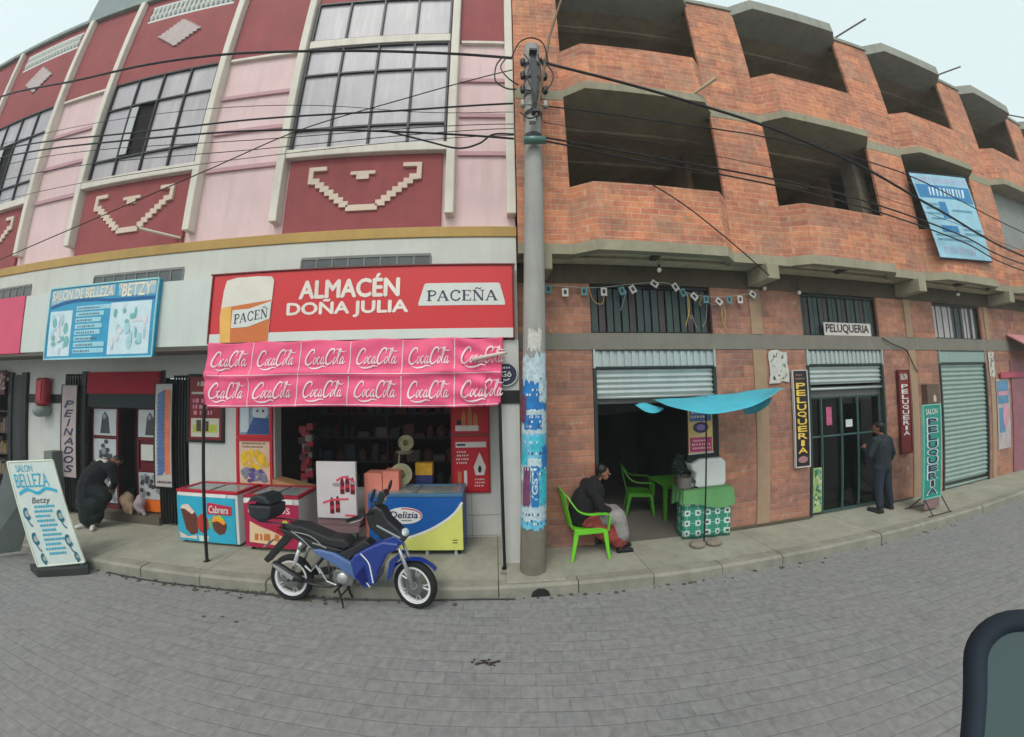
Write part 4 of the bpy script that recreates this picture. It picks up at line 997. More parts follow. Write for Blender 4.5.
for i in range(4): fr.tube([A[i], A[(i+1) % 4]], .016, 6)
build('leaf_frame', fr, mat('frame_cream', (206, 210, 196), .5), lf)
fq = quadmap(A, .012); fm_ = lambda x, y, z: fq(x, z)
TQ = mat('print_turquoise', (40, 160, 190), .5, .15, 20); TQ2 = mat('print_teal', (30, 100, 120), .5, .2, 20)
b = MB(); text(b, 'SALON', .16, .52, .90, .965, 0, .02, 0, fm_); text(b, 'BELLEZA', .08, .80, .75, .88, 0, .04, 0, fm_); text(b, 'UNISEX', .12, .88, .665, .745, 0, .04, 0, fm_) if False else None
strokes(b, [([(.1, .69), (.3, .73), (.5, .69), (.7, .73), (.92, .70)], .03)], lambda u, v: fq(u, v))
build('lettering', b, TQ, lf)
b = MB(); text(b, 'Betzy', .32, .72, .575, .65, 0, .01, .3, fm_); build('lettering', b, mat('print_plum', (80, 62, 90), .5), lf)
b = MB(); r = random.Random(12); f_ = quadmap(A, .0125)
for k in range(11):
    v = .55-k*.045; u = .34+r.uniform(-.04, .04); ue = .72+r.uniform(-.1, .08)
    while u < ue: wd = r.uniform(.03, .06); b.add([f_(u, v), f_(u+wd*.8, v), f_(u+wd*.8, v+.022), f_(u+wd*.2, v+.024)], [(0, 1, 2, 3)]); u += wd
build('small_print', b, TQ, lf, kind='stuff')
b = MB()
for (u0, v0, s_, q) in ((.14, .5, 1, 0), (.84, .46, 1, 1), (.16, .26, 1, 2), (.84, .22, 1, 0), (.2, .07, .8, 1), (.9, .06, .7, 2)):
    b.mi(0); strokes(b, [(ellpts(u0, v0, .06*s_, .045*s_, 60, 330, 8), .03), ([(u0-.03, v0-.04), (u0+.01, v0-.1*s_), (u0+.05, v0-.12*s_)], .02)], lambda u, v: fq(u, v))
    b.mi(1); strokes(b, [(ellpts(u0+.01, v0, .02, .02, 0, 360, 8), .02)], lambda u, v: fq(u, v))
build('face_sketch', b, [TQ2, mat('sketch_grey', (150, 160, 160))], lf)
A2 = [Vector(p) for p in ((-7.62, 3.95, .05), (-7.95, 3.55, .05), (-7.05, 3.565, 1.56), (-6.51, 3.89, 1.575))]
build('rear_leaf', slabq(MB(), A2, .012), mat('leaf_grey', (120, 128, 126), .6, .1), T)
b = MB().prism([(-6.75, 3.60), (-6.42, 3.50), (-5.80, 3.84), (-5.95, 3.96)], 0.0, .115, 'xy'); build('base_block', b, mat('base_dark', (48, 50, 50), .8, .2), T, bevel=.01)
# ------------------------------------------------------------------ freezers
def feet(x0, x1, y0, y1, T, m=BLK):
    for x in (x0+.07, x1-.07):
        for y in (y0+.07, y1-.07): build('caster', MB().lathe([(.0, .15), (.025, .15), (.025, .19), (.012, .2), (.012, .23)], (x, y, 0), 'z', 8), m, T)
def freezer(label, x0, x1, y0, y1, z0, z1, side, lidm, name='chest_freezer', rim=.055):
    T = thing(name, label, 'freezer', ((x0+x1)/2, (y0+y1)/2, .15), 'chest freezers in front of the shop')
    build('body', MB().box(x0, x1, y0, y1, z0, z1), side, T, bevel=.012)
    b = MB(); zt = z1+.045
    b.box(x0-.006, x1+.006, y0-.008, y0+rim, z1, zt); b.box(x0-.006, x1+.006, y1-rim, y1+.006, z1, zt); b.box(x0-.006, x0+rim, y0+rim, y1-rim, z1, zt); b.box(x1-rim, x1+.006, y0+rim, y1-rim, z1, zt)
    lf = build('lid_frame', b, lidm, T, bevel=.006)
    g = MB().box(x0+rim, x1-rim, y0+rim, y1-rim, z1+.012, z1+.03); build('glass_lid', g, mat('lid_glass', (128, 134, 132), .08, .1, 3, spec=.7), lf)
    g = MB().box((x0+x1)/2-.012, (x0+x1)/2+.012, y0+rim, y1-rim, z1+.03, z1+.042); build('lid_rail', g, mat('rail_alu', (150, 150, 150), .3, metal=.7), lf)
    feet(x0, x1, y0, y1, T)
    return T
TUR = mat('turquoise_print', (38, 160, 188), .4, .12, 3, spec=.5)
T = freezer('turquoise ice cream freezer with brown ice cream cones on its front, left of the others', -5.20, -4.05, 4.87, 5.42, .19, .985, mat('freezer_white', (206, 206, 204), .4, .05), mat('lid_red', (170, 18, 44), .45, .1))
art = build('front_print', MB().box(-5.19, -4.10, 4.858, 4.868, .20, .93), TUR, T)
build('white_band', MB().box(-5.15, -4.25, 4.855, 4.868, .932, .985), mat('band_white', (214, 214, 210), .4), T)
b = MB()
CH = (96, 50, 38)
b.mi(0).poly([(-5.12, .72), (-5.03, .38), (-4.93, .30), (-4.80, .34), (-4.80, .60), (-4.86, .70)], 4.855)
b.mi(1).poly([(-5.13, .72), (-5.08, .78), (-4.97, .80), (-4.84, .68), (-4.9, .64), (-5.04, .72)], 4.852)
b.mi(2).disc(-4.70, .50, .11, .16, 4.8545, 14); b.mi(3).poly([(-4.8, .3), (-4.6, .3), (-4.62, .21), (-4.78, .21)], 4.854)
b.mi(0).poly([(-4.52, .55), (-4.50, .40), (-4.40, .33), (-4.30, .36), (-4.25, .48), (-4.28, .56)], 4.8548)
b.mi(4).poly([(-4.53, .53), (-4.49, .64), (-4.38, .63), (-4.27, .55), (-4.3, .50), (-4.42, .56)], 4.852); b.mi(5).poly([(-4.44, .63), (-4.38, .66), (-4.29, .59), (-4.34, .57)], 4.851)
b.mi(6).poly([(-4.60, .55), (-4.53, .62), (-4.52, .45), (-4.57, .42)], 4.853); b.mi(1).poly([(-5.16, .24), (-4.82, .24), (-4.84, .30), (-5.0, .27), (-5.16, .34)], 4.8535)
build('ice_cream_picture', b, [mat('choc', CH, .5, .25, 14), mat('icing', (214, 190, 176), .5, .1), mat('berry', (170, 52, 40), .5, .4, 30), mat('cone_pale', (190, 200, 190), .5), mat('mango', (236, 150, 40), .5, .2, 20), mat('lime', (170, 190, 50), .5), mat('leafg', (110, 160, 110), .5)], art)
b = MB().prism([(-4.61, .66), (-4.16, .66), (-4.155, .80), (-4.60, .845)], 4.850, 4.856); lp = build('brand_label', b, mat('label_crimson', (186, 34, 66), .4, .1), T)
b = MB(); text(b, 'Cabrera', -4.57, -4.21, .685, .80, 4.847, .03, .1); build('lettering', b, SWHT, lp)
MAG = mat('magenta_print', (160, 22, 66), .4, .1, 3, spec=.5)
T = freezer('crimson ice cream freezer with a cream label, behind the top box of the motorbike', -3.88, -2.96, 4.80, 5.40, .21, .985, mat('freezer_white2', (196, 190, 188), .4, .05, streak=.3, scol=(150, 110, 110)), mat('lid_crimson', (150, 18, 44), .45, .1))
art = build('front_print', MB().box(-3.875, -2.965, 4.788, 4.798, .22, .90), MAG, T)
build('white_band', MB().box(-3.875, -3.05, 4.785, 4.798, .905, .975), MATS['band_white'], T)
b = MB(); text(b, 'HELADOS', -3.80, -3.10, .76, .85, 4.784, .03); build('lettering', b, mat('letter_pink', (224, 180, 190), .5), T)
b = MB().prism([(-3.80, .30), (-3.30, .27), (-3.22, .40), (-3.4, .48), (-3.62, .55), (-3.78, .62)], 4.780, 4.787); lp = build('cream_label', b, mat('label_cream', (216, 186, 150), .5, .1), art)
b = MB(); squiggles(b, -3.72, -3.28, .32, .46, 4.777, 1, .11, 3); build('label_lettering', b, mat('letter_ochre', (190, 110, 50), .5), art)
b = MB().poly([(-3.30, .48), (-3.22, .66), (-3.16, .66), (-3.05, .46)], 4.783); build('fruit_picture', b, mat('fruit_lime', (200, 196, 80), .5, .2, 20), art)
DBL = mat('deep_blue_print', (14, 84, 156), .4, .08, 2, spec=.5)
T = freezer('large blue and yellow dairy freezer behind the front of the motorbike', -1.90, -.50, 4.86, 5.42, .235, 1.04, mat('freezer_blue', (24, 70, 140), .4, .05), mat('lid_blueglass', (70, 110, 140), .3, .1))
art = build('front_print', MB().box(-1.895, -.505, 4.848, 4.858, .24, 1.035), DBL, T)
cv = [(-.505, .96), (-.62, .80), (-.8, .66), (-1.0, .55), (-1.2, .47), (-1.45, .40), (-1.895, .35)]
cp = [(v.x, v.y) for v in catmull([Vector((p[0], p[1], 0)) for p in cv], 4)]
b = MB().poly(cp+[(-1.895, .24), (-.505, .24)], 4.846); build('yellow_swoosh', b, mat('pale_yellow', (206, 208, 110), .4, .08, 3), art)
b = MB(); strokes(b, [(cv, .035)], lambda u, v: (u, 4.8435, v)); build('white_swoosh', b, MATS['band_white'], art)
b = MB().poly(ellpts(-1.36, .765, .27, .125, 0, 350, 24), 4.8445); ov = build('oval_label', b, MATS['band_white'], T)
b = MB(); text(b, 'Delizia', -1.57, -1.16, .73, .83, 4.841, .02, .15); squiggles(b, -1.42, -1.2, .68, .71, 4.841, 1, .02, 2); build('lettering', b, mat('letter_inkblue', (30, 40, 90), .4), ov)
b = MB(); strokes(b, [(ellpts(-1.36, .765, .25, .105, -20, 100, 14), .018)], lambda u, v: (u, 4.842, v)); build('red_arc', b, mat('arc_red', (180, 40, 70)), ov)
b = MB().rect(-.66, -.59, .385, .40, 4.8445).rect(-.66, -.59, .345, .36, 4.8445); build('vent_mark', b, BLK, art)
for x in (-1.05, -.62): build('leg', MB().box(x-.02, x+.02, 4.88, 4.92, .15, .234), mat('leg_grey', (170, 170, 168), .5), T)
# drinks stand between the freezers
T = thing('drinks_stand', 'white drinks display panel with small dark red bottles between the freezers', 'display', (-2.38, 4.95, .15))
build('panel', MB().box(-2.70, -2.08, 4.86, 4.92, .70, 1.55), mat('stand_white', (198, 190, 192), .4, .05), T, bevel=.01)
b = MB()
for (cx, cz) in ((-2.29, 1.20), (-2.21, 1.23), (-2.13, 1.20), (-2.46, .90), (-2.37, .92)):
    b.mi(0).poly([(cx-.034, cz-.13), (cx+.034, cz-.13), (cx+.034, cz+.03), (cx+.012, cz+.12), (cx-.012, cz+.12), (cx-.034, cz+.03)], 4.857)
    b.mi(3).rect(cx-.034, cx+.034, cz-.06, cz-.01, 4.8555)
b.mi(1); strokes(b, [([(-2.38, 1.27), (-2.25, 1.33), (-2.1, 1.26)], .03), ([(-2.6, .93), (-2.45, .98), (-2.2, 1.0)], .03)], lambda u, v: (u, 4.8548, v)); b.rect(-2.26, -2.1, .735, .765, 4.856); b.mi(2).disc(-2.38, 1.21, .07, .03, 4.8565, 12).disc(-2.12, 1.24, .05, .025, 4.8562, 12)
build('bottle_print', b, [mat('bottle_dark', (96, 22, 36), .4, .3, 20), mat('ribbon_pink', (206, 70, 90), .4), mat('smudge', (150, 140, 144), .5), mat('bottle_label_red', (180, 40, 60), .4)], T)
b = MB(); b.box(-2.74, -2.04, 4.82, 5.3, .50, .53); b.box(-2.74, -2.04, 4.82, 4.84, .53, .60); b.box(-2.72, -2.06, 4.90, 5.28, .58, .70)
build('tray', b, mat('tray_chrome', (140, 112, 114), .35, .1, metal=.3), T)
for x in (-2.70, -2.08):
    for y in (4.86, 5.26): build('leg', MB().tube([(x, y, .15), (x, y, .50)], .014, 6), BLK, T)
tag(build('pink_carton', MB().box(-2.04, -1.76, 5.08, 5.36, .15, 1.33).box(-1.755, -1.50, 5.1, 5.38, .15, 1.36), [mat('carton_pink', (214, 128, 110), .7, .15, 3)], base=(-1.8, 5.2, .15), bevel=.006), 'tall salmon pink cartons side by side behind the blue freezer', 'carton')
tag(build('yellow_carton', MB().box(-1.34, -1.06, 5.52, 5.66, .95, 1.20).mi(1).box(-1.34, -1.06, 5.519, 5.661, 1.202, 1.40), [mat('carton_navy', (52, 52, 110), .6, .2, 8), mat('carton_yellow', (214, 160, 40), .6, .15, 8)], base=(-1.2, 5.55, .95)), 'yellow and dark blue carton on the shop sill', 'carton')
def fan(label, c, r, yaw, name='desk_fan'):
    T = thing(name, label, 'fan', (c[0], c[1], c[2]), 'round cream fans in the shop')
    k = MB()
    for q in (1, .78, .56, .34): k.lathe([(r*q-.006, -.03), (r*q+.006, -.03), (r*q+.006, -.02), (r*q-.006, -.02)], (0, 0, 0), 'y', 28)
    for i in range(16):
        a = 2*math.pi*i/16; k.tube([(0, -.035, 0), (r*math.cos(a), -.025, r*math.sin(a))], .003, 4)
    k.lathe([(0, .02), (r, .02), (r, .026), (0, .03)], (0, 0, 0), 'y', 28)
    M = Matrix.Translation(c) @ Matrix.Rotation(yaw, 4, 'Z'); k.xf(M)
    build('guard', k, mat('fan_cream', (190, 186, 150), .5, .1, 8), T)
    g = MB()
    for i in range(3):
        a = 2*math.pi*i/3; g.add([(0, -.01, 0), (.8*r*math.cos(a), -.016, .8*r*math.sin(a)), (.8*r*math.cos(a+.8), -.002, .8*r*math.sin(a+.8))], [(0, 1, 2)])
    g.xf(M); build('blade', g, mat('fan_blade', (150, 140, 110), .5), T, thick=.004)
    h = MB().lathe([(0, -.05), (.05*r/.14, -.045), (.06*r/.14, .0), (.05, .08), (0, .1)], (0, 0, 0), 'y', 14).xf(M); build('motor_hub', h, mat('fan_olive', (110, 104, 60), .5), T, smooth=True)
    return T
T = fan('round cream fan standing on the lid of the blue freezer', (-1.52, 5.30, 1.27), .17, .15)
build('fan_stand', MB().tube([(-1.52, 5.34, 1.27), (-1.52, 5.36, 1.07)], .012, 6).lathe([(0, 1.062), (.07, 1.062), (.06, 1.08), (0, 1.085)], (-1.52, 5.34, 0), 'z', 14), mat('fan_white', (190, 190, 180)), T)
T = fan('small round fan higher up on a bent stalk inside the shop', (-1.56, 5.80, 1.70), .13, -.2)
build('fan_stand', MB().tube([(-1.56, 5.88, 1.70), (-1.7, 5.86, 1.5), (-1.72, 5.82, 1.2), (-1.72, 5.80, .155)], .012, 6).lathe([(0, 1.5), (.09, 1.5), (.16, 1.54), (.1, 1.55), (0, 1.55)], (-1.6, 5.84, 0), 'z', 14), MATS['fan_cream'], T)
T = thing('snack_strip', 'dark red bunch of snack packets hanging in the left of the shop opening', 'packets', (-3.25, 5.62, 1.05))
b = MB(); r = random.Random(8)
for k in range(20):
    b.mi(k % 3 if r.random() < .6 else 0); z = 2.0-k*.048; x = -3.28+r.uniform(-.08, .08)
    b.box(x-.06, x+.06, 5.6+r.uniform(-.03, .03), 5.66, z-.06, z+.05)
build('packet', b, [mat('packet_red', (120, 18, 36), .5, .4, 14), mat('packet_grey', (110, 104, 100), .4, .3, 14), mat('packet_dark', (60, 20, 30), .5, .3)], T, kind='stuff')
build('cord', MB().tube([(-3.28, 5.62, 2.05), (-3.28, 5.62, 2.75)], .005, 4), BLK, T)
tag(build('counter_board', MB().prism([(-3.80, 1.02), (-3.10, .96), (-3.10, .98), (-3.80, 1.12)], 5.40, 5.64), mat('board_tan', (176, 132, 92), .7, .2, 6), base=(-3.5, 5.5, .95)), 'tan wooden board lying on the sill at the left of the shop opening', 'board')
T = thing('shop_rack', 'dark shelving rack with goods at the back of the shop opening', 'rack', (-2.2, 7.2, .15))
b = MB()
for z in (.6, 1.1, 1.6, 2.1): b.box(-4.0, -.6, 7.0, 7.35, z, z+.03)
for x in (-4.0, -2.3, -.63): b.box(x, x+.03, 7.0, 7.35, .155, 2.5)
build('shelf', b, mat('rack_dark', (56, 46, 44), .7, .2), T)
b = MB(); r = random.Random(15)
for z in (.63, 1.13, 1.63, 2.13):
    xx = -3.9
    while xx < -.7:
        wv = r.uniform(.05, .30); b.mi(r.randrange(4)); y_ = r.uniform(7.02, 7.1); (b.box(xx, xx+wv, y_, 7.25, z, z+r.uniform(.06, .38)) if r.random() < .6 else b.lathe([(wv*.5, z), (wv*.5, z+.16), (wv*.2, z+.24), (0, z+.25)], (xx+wv*.5, y_+.08, 0), 'z', 10)); xx += wv+r.uniform(.01, .12)
build('goods', b, [mat('gd1', (84, 50, 46)), mat('gd2', (92, 84, 78)), mat('gd3', (80, 36, 46)), mat('gd4', (50, 58, 66))], T, kind='stuff')
# ------------------------------------------------------------------ hairdresser signs on the brick wall
GOLD = mat('letter_gold', (222, 186, 80), .5); BRD = mat('board_black', (34, 26, 26), .5, .1)
b_ = vboard('black vertical PELUQUERIA sign with gold letters left of the glazed door', 5.19, 5.50, 1.12, 2.80, 4.94, BRD, 'PELUQUERIA', GOLD, top=.2, bot=.22, fm=mat('frame_white', (190, 190, 186)), lw=.66)
b = MB(); squiggles(b, 5.22, 5.46, 2.63, 2.76, 4.936, 2, .035, 2); b.poly(ellpts(5.345, 1.24, .11, .06, 0, 350, 16), 4.937); build('small_print', b, mat('print_rose', (150, 110, 110)), b_)
b_ = vboard('dark red vertical PELUQUERIA sign with white letters right of the glazed door', 7.98, 8.30, 1.12, 2.76, 4.94, mat('board_oxblood', (112, 18, 20), .5, .1), 'PELUQUERIA', SWHT, top=.26, bot=.34, fm=mat('frame_oxblood', (90, 20, 20)), lw=.62)
b = MB(); text(b, 'SALON', 8.03, 8.25, 2.58, 2.70, 4.936, .02); build('small_print', b, SWHT, b_)
T = vboard('green standing PELUQUERIA sign with dark letters on a wire stand on the pavement', 7.58, 8.10, .42, 2.09, 4.30, mat('board_green', (36, 132, 116), .5, .12, 4), 'PELUQUERIA', mat('letter_nightblue', (24, 30, 66), .5), top=.22, bot=.04, fm=mat('frame_aqua', (120, 190, 178)), name='standing_sign', lw=.52, slant=-.02)
b = MB(); text(b, 'SALON', 7.66, 8.02, 1.93, 2.03, 4.296, .02); build('small_print', b, SWHT, T)
b = MB(); 
for c, off in (('PELUQUERIA', 0),):
    n = len(c); H = (2.09-.42-.26)/n
    for k, ch in enumerate(c):
        zt = 2.09-.22-k*H; ww = (.13 if ch != 'I' else .05)*1.32; cx = 7.84-.02*(1.255-(zt-H/2))
        text(b, ch, cx-ww, cx+ww, zt-H*.93, zt-H*.07, 4.2975, .085)
build('letter_outline', b, mat('outline_white', (196, 204, 204), .5), T)
build('lower_panel', MB().box(7.62, 8.08, 4.31, 4.33, .21, .40), mat('panel_mauve', (130, 104, 104), .6, .1), T)
b = MB()
for x in (7.60, 8.12): b.tube([(x, 4.32, .44), (x-.05, 4.12, .165), (x-.04, 4.13, .165)], .011, 6); b.tube([(x, 4.34, .44), (x+.06, 4.60, .165)], .011, 6)
for y, o in ((4.12, -.05), (4.60, .06)): b.tube([(7.60+o-.12, y, .162), (8.12+o+.06, y, .162)], .012, 6)
build('wire_stand', b, mat('stand_brown', (60, 44, 44), .5, .1), T)
T = thing('name_board', 'small white board reading PELUQUERIA on the grille above the glazed door', 'sign', (6.7, 4.98, 3.46))
build('board', MB().box(6.08, 7.34, 4.985, 5.0, 3.455, 3.70), mat('board_white', (196, 190, 184), .6, .08, 4), T)
b = MB(); text(b, 'PELUQUERIA', 6.12, 7.27, 3.49, 3.67, 4.981, .03); build('lettering', b, mat('letter_maroonblack', (62, 40, 50), .6), T)
T = thing('meter_box', 'brown meter box on the brick wall behind the green standing sign', 'box', (8.95, 4.97, 2.1))
build('box', MB().box(8.80, 9.24, 4.88, 4.995, 2.05, 2.47), mat('box_brown', (96, 78, 64), .6, .15), T, bevel=.01)
build('dial', MB().poly([(8.99, 2.1), (9.09, 2.1), (9.09, 2.2), (9.04, 2.26), (8.99, 2.2)], 4.876), mat('dial_pale', (190, 180, 160)), T)
b = MB().tube(catmull([Vector(p) for p in ((7.62, 4.96, 3.42), (7.9, 4.95, 3.3), (8.3, 4.95, 3.18), (8.5, 4.95, 2.9), (8.62, 4.95, 2.72))], 6), .010, 6); tag(build('wall_cable', b, BLK, base=(8.2, 4.95, 2.7)), 'black cable looping down the brick wall beside the PELUQUERIA board', 'cable')
for lab, x0, x1, z0, z1, sd in (('torn white poster with dark scribbles on the plaster column left of the black sign', 4.70, 5.14, 2.6, 3.17, 4), ('torn pale poster beside the closed green shutter', 11.62, 11.9, 2.55, 3.15, 5)):
    b = MB(); r = random.Random(sd); pts = []
    for k in range(24):
        a = 2*math.pi*k/24; q = r.uniform(.86, 1.06); ca, sa = math.cos(a), math.sin(a); m_ = max(abs(ca), abs(sa)); pts.append(((x0+x1)/2+(x1-x0)/2*q*ca/m_, (z0+z1)/2+(z1-z0)/2*q*sa/m_))
    b.poly(pts, 4.975); b.mi(1)
    for k in range(16): b.poly([(x+r.uniform(-.05, .05), z+r.uniform(-.05, .05)) for x, z in [(r.uniform(x0+.06, x1-.06), r.uniform(z0+.06, z1-.06))]*4], 4.972-.0002*k)
    tag(build('torn_poster', b, [mat('torn_white', (188, 186, 178), .8, .15, 9), mat('torn_ink', (108, 112, 96), .8, .3, 20)], base=((x0+x1)/2, 4.975, z0)), lab, 'poster')
T = thing('wall_mural', 'blue and pink painted poster wall beyond the closed green shutter', 'mural', (12.3, 4.98, .8))
b = MB().rect(11.92, 12.6, .8, 2.5, 4.985); b.mi(1).rect(11.95, 12.55, 1.9, 2.45, 4.982).rect(12.0, 12.3, 1.2, 1.8, 4.982); b.mi(2).disc(12.35, 1.6, .16, .3, 4.980).rect(12.0, 12.5, 2.1, 2.2, 4.979)
build('painting', b, [mat('mural_grey', (170, 160, 160), .7, .2, 4), mat('mural_blue', (88, 130, 160), .7, .2, 4), mat('mural_pink', (196, 140, 156), .7, .2, 4)], T)
T = thing('pink_awning', 'faded pink awning above the pink door at the right edge', 'awning', (13.6, 4.8, 3.1))
b = MB().prism([(4.98, 3.62), (4.45, 3.22), (4.44, 3.08), (4.46, 3.08), (4.47, 3.2), (4.98, 3.58)], 12.72, 14.8, 'yz'); build('canopy', b, mat('awning_pink', (190, 128, 130), .7, .1), T)
b = MB().box(12.1, 14.7, 4.93, 4.965, 2.52, 2.66); build('red_fascia', b, mat('fascia_red', (170, 70, 90), .6, .1), T)
# ------------------------------------------------------------------ banner hung from the third bay
Q = [Vector(p) for p in ((8.84, 4.345, 4.97), (10.96, 4.345, 5.10), (10.86, 4.44, 7.19), (8.58, 4.44, 6.87))]
T = thing('hanging_banner', 'blue and white printed banner hanging slanted from the third upper bay', 'banner', (9.8, 4.36, 5.0))
sh = build('sheet', slabq(MB(), Q, .006), mat('banner_pale', (150, 196, 214), .5, .12, 4, streak=.15, scol=(190, 210, 214)), T)
qb = quadmap(Q, .006); b = MB(); add4 = lambda u0, u1, v0, v1: b.add([qb(u0, v0), qb(u1, v0), qb(u1, v1), qb(u0, v1)], [(0, 1, 2, 3)])
b.mi(0); add4(.02, .98, .70, .86); add4(.30, .42, .46, .66); add4(.2, .5, .3, .38)
b.mi(0).add([qb(.62, .70), qb(.98, .66), qb(.98, .70)], [(0, 1, 2)])
qb = quadmap(Q, .009)
b.mi(1); r = random.Random(21)
def bl(rows, h, seed):
    rr = random.Random(seed)
    for (v, u0, u1) in rows:
        u = u0
        while u < u1:
            wd = rr.uniform(.02, .045)*h/.05; b.add([qb(u, v), qb(u+wd*.4, v), qb(u+wd*.8, v+h), qb(u+wd*.3, v+h)], [(0, 1, 2, 3)]); u += wd
bl([(.73, .2, .82)], .10, 3); b.mi(2); bl([(.88, .04, .96)], .075, 4)
b.mi(3); bl([(.61, .06, .3), (.56, .06, .3), (.5, .06, .28), (.44, .08, .3), (.25, .06, .6), (.2, .06, .7), (.33, .6, .95), (.28, .6, .95), (.55, .5, .9)], .028, 5)
b.mi(2); bl([(.06, .1, .7)], .07, 6)
build('banner_print', b, [mat('banner_blue', (36, 122, 176), .5, .15, 5), mat('bn_white', (206, 222, 228), .5), mat('bn_lilac', (176, 176, 206), .5, .2, 9), mat('bn_teal', (60, 130, 160), .5, .2, 9)], sh, kind='stuff')
b = MB().tube([Q[3], Q[2]], .016, 6).tube([Q[0], Q[1]], .018, 6).tube([Q[3], Q[3]+Vector((.1, .3, .2))], .006, 4).tube([Q[2], Q[2]+Vector((.05, .15, .2))], .006, 4); build('batten', b, mat('batten_dark', (40, 52, 60)), T)
# ------------------------------------------------------------------ bunting
T = thing('bunting', 'string of small paper letter flags and yellow streamers across the first grille', 'bunting', (2.6, 4.93, 4.0))
bp_ = catmull([Vector(p) for p in ((.50, 4.92, 4.20), (.79, 4.92, 4.19), (1.2, 4.92, 4.17), (1.6, 4.92, 4.16), (2.1, 4.92, 4.22), (2.55, 4.92, 4.27), (2.85, 4.92, 4.26), (3.15, 4.92, 4.12), (3.6, 4.92, 4.06), (4.1, 4.92, 4.10), (4.42, 4.92, 4.16), (4.55, 4.92, 4.22))], 5)
build('string', MB().tube(bp_, .005, 4), mat('string_white', (180, 176, 166)), T)
FL = [mat('flag_white', (200, 196, 190), .7, .1), mat('flag_teal', (90, 136, 140), .7, .1), mat('flag_ink', (60, 56, 66))]
for (x, z, k, rz) in ((.84, 4.13, 1, 0), (1.10, 4.08, 0, 0), (1.40, 4.10, 1, 0), (1.72, 4.10, 0, 0), (2.02, 4.12, 1, .3), (2.20, 4.15, 0, .5), (2.58, 4.25, 0, 1.0), (2.95, 4.21, 0, .6), (3.08, 4.12, 1, .4), (3.28, 4.06, 0, .8), (3.50, 4.02, 1, 0), (3.74, 3.99, 0, .9), (3.95, 4.03, 1, 0), (4.17, 4.04, 0, 0), (4.44, 4.14, 0, 1.0)):
    b = MB(); c, s_ = math.cos(rz), math.sin(rz); P4 = [(-.05, -.07), (.05, -.07), (.05, .06), (-.05, .06)]
    b.mi(k).prism([(x+p*c-q*s_, z+p*s_+q*c) for p, q in P4], 4.91, 4.915); b.mi(2); b.poly([(x+p*.45*c-q*.5*s_, z+p*.45*s_+q*.5*c) for p, q in P4], 4.9085)
    build('flag', b, FL, T)
YS_ = mat('streamer_yellow', (196, 160, 84), .7, .2); PS_ = mat('streamer_mauve', (150, 140, 150), .7, .2)
for pts, m_ in ((((1.49, 4.14), (1.53, 3.98), (1.62, 3.90), (1.70, 3.92), (1.73, 4.08)), YS_), (((2.10, 4.12), (2.02, 3.9), (1.98, 3.80)), PS_), (((3.16, 4.1), (3.19, 3.9), (3.14, 3.7), (3.08, 3.55)), YS_), (((3.17, 4.1), (3.16, 3.8), (3.2, 3.68)), YS_), (((3.42, 4.05), (3.38, 3.95), (3.40, 3.9)), YS_), (((3.52, 4.0), (3.48, 3.7), (3.40, 3.55)), PS_), (((3.22, 3.75), (3.26, 3.6), (3.32, 3.52)), PS_), (((3.82, 4.0), (3.86, 3.8), (3.83, 3.6), (3.88, 3.5)), YS_), (((3.80, 3.9), (3.79, 3.7), (3.82, 3.55)), YS_), (((3.50, 4.0), (3.62, 3.93), (3.74, 3.95)), PS_)):
    build('streamer', MB().tube(catmull([Vector((p[0], 4.925, p[1])) for p in pts], 4), .006, 4), m_, T)
# ------------------------------------------------------------------ pavement stall
T = thing('drinks_stall', 'small stall table under a plain green cloth over a teal and white checked cloth', 'stall', (3.3, 5.05, .15))
def checker_mat():
    m, n, b = _new('checked_cloth'); N = n.nodes.new; L = n.links.new
    geo = N('ShaderNodeNewGeometry'); s = N('ShaderNodeSeparateXYZ'); L(geo.outputs['Position'], s.inputs[0])
    ad = N('ShaderNodeMath'); ad.operation = 'ADD'; L(s.outputs[0], ad.inputs[0]); L(s.outputs[1], ad.inputs[1])
    def band(src, per, lo, hi, ph=0):
        a = N('ShaderNodeMath'); a.operation = 'MULTIPLY_ADD'; a.inputs[1].default_value = 1/per; a.inputs[2].default_value = ph; L(src, a.inputs[0])
        f = N('ShaderNodeMath'); f.operation = 'FRACT'; L(a.outputs[0], f.inputs[0])
        g = N('ShaderNodeMath'); g.operation = 'GREATER_THAN'; g.inputs[1].default_value = lo; L(f.outputs[0], g.inputs[0])
        l = N('ShaderNodeMath'); l.operation = 'LESS_THAN'; l.inputs[1].default_value = hi; L(f.outputs[0], l.inputs[0])
        o = N('ShaderNodeMath'); o.operation = 'MULTIPLY'; L(g.outputs[0], o.inputs[0]); L(l.outputs[0], o.inputs[1]); return o.outputs[0]
    def mul(a, c): o = N('ShaderNodeMath'); o.operation = 'MULTIPLY'; L(a, o.inputs[0]); L(c, o.inputs[1]); return o.outputs[0]
    x, z = ad.outputs[0], s.outputs[2]
    sq = mul(band(x, .165, .22, .78), band(z, .165, .22, .78)); ins = mul(band(x, .165, .38, .62), band(z, .165, .38, .62))
    st = N('ShaderNodeMath'); st.operation = 'MAXIMUM'; L(band(x, .165, .46, .54), st.inputs[0]); L(band(z, .165, .46, .54), st.inputs[1])
    def mix(f, a, c):
        q = N('ShaderNodeMix'); q.data_type = 'RGBA'; L(f, q.inputs[0])
        for v, i in ((a, 6), (c, 7)):
            if isinstance(v, tuple): q.inputs[i].default_value = v
            else: L(v, q.inputs[i])
        return q.outputs[2]
    c0 = mix(st.outputs[0], RGB(44, 128, 106), RGB(120, 180, 160))
    c1 = mix(sq, c0, RGB(190, 206, 196)); c2 = mix(ins, c1, RGB(38, 70, 76))
    L(c2, b.inputs['Base Color']); b.inputs['Roughness'].default_value = .7; return m
CHK = checker_mat()
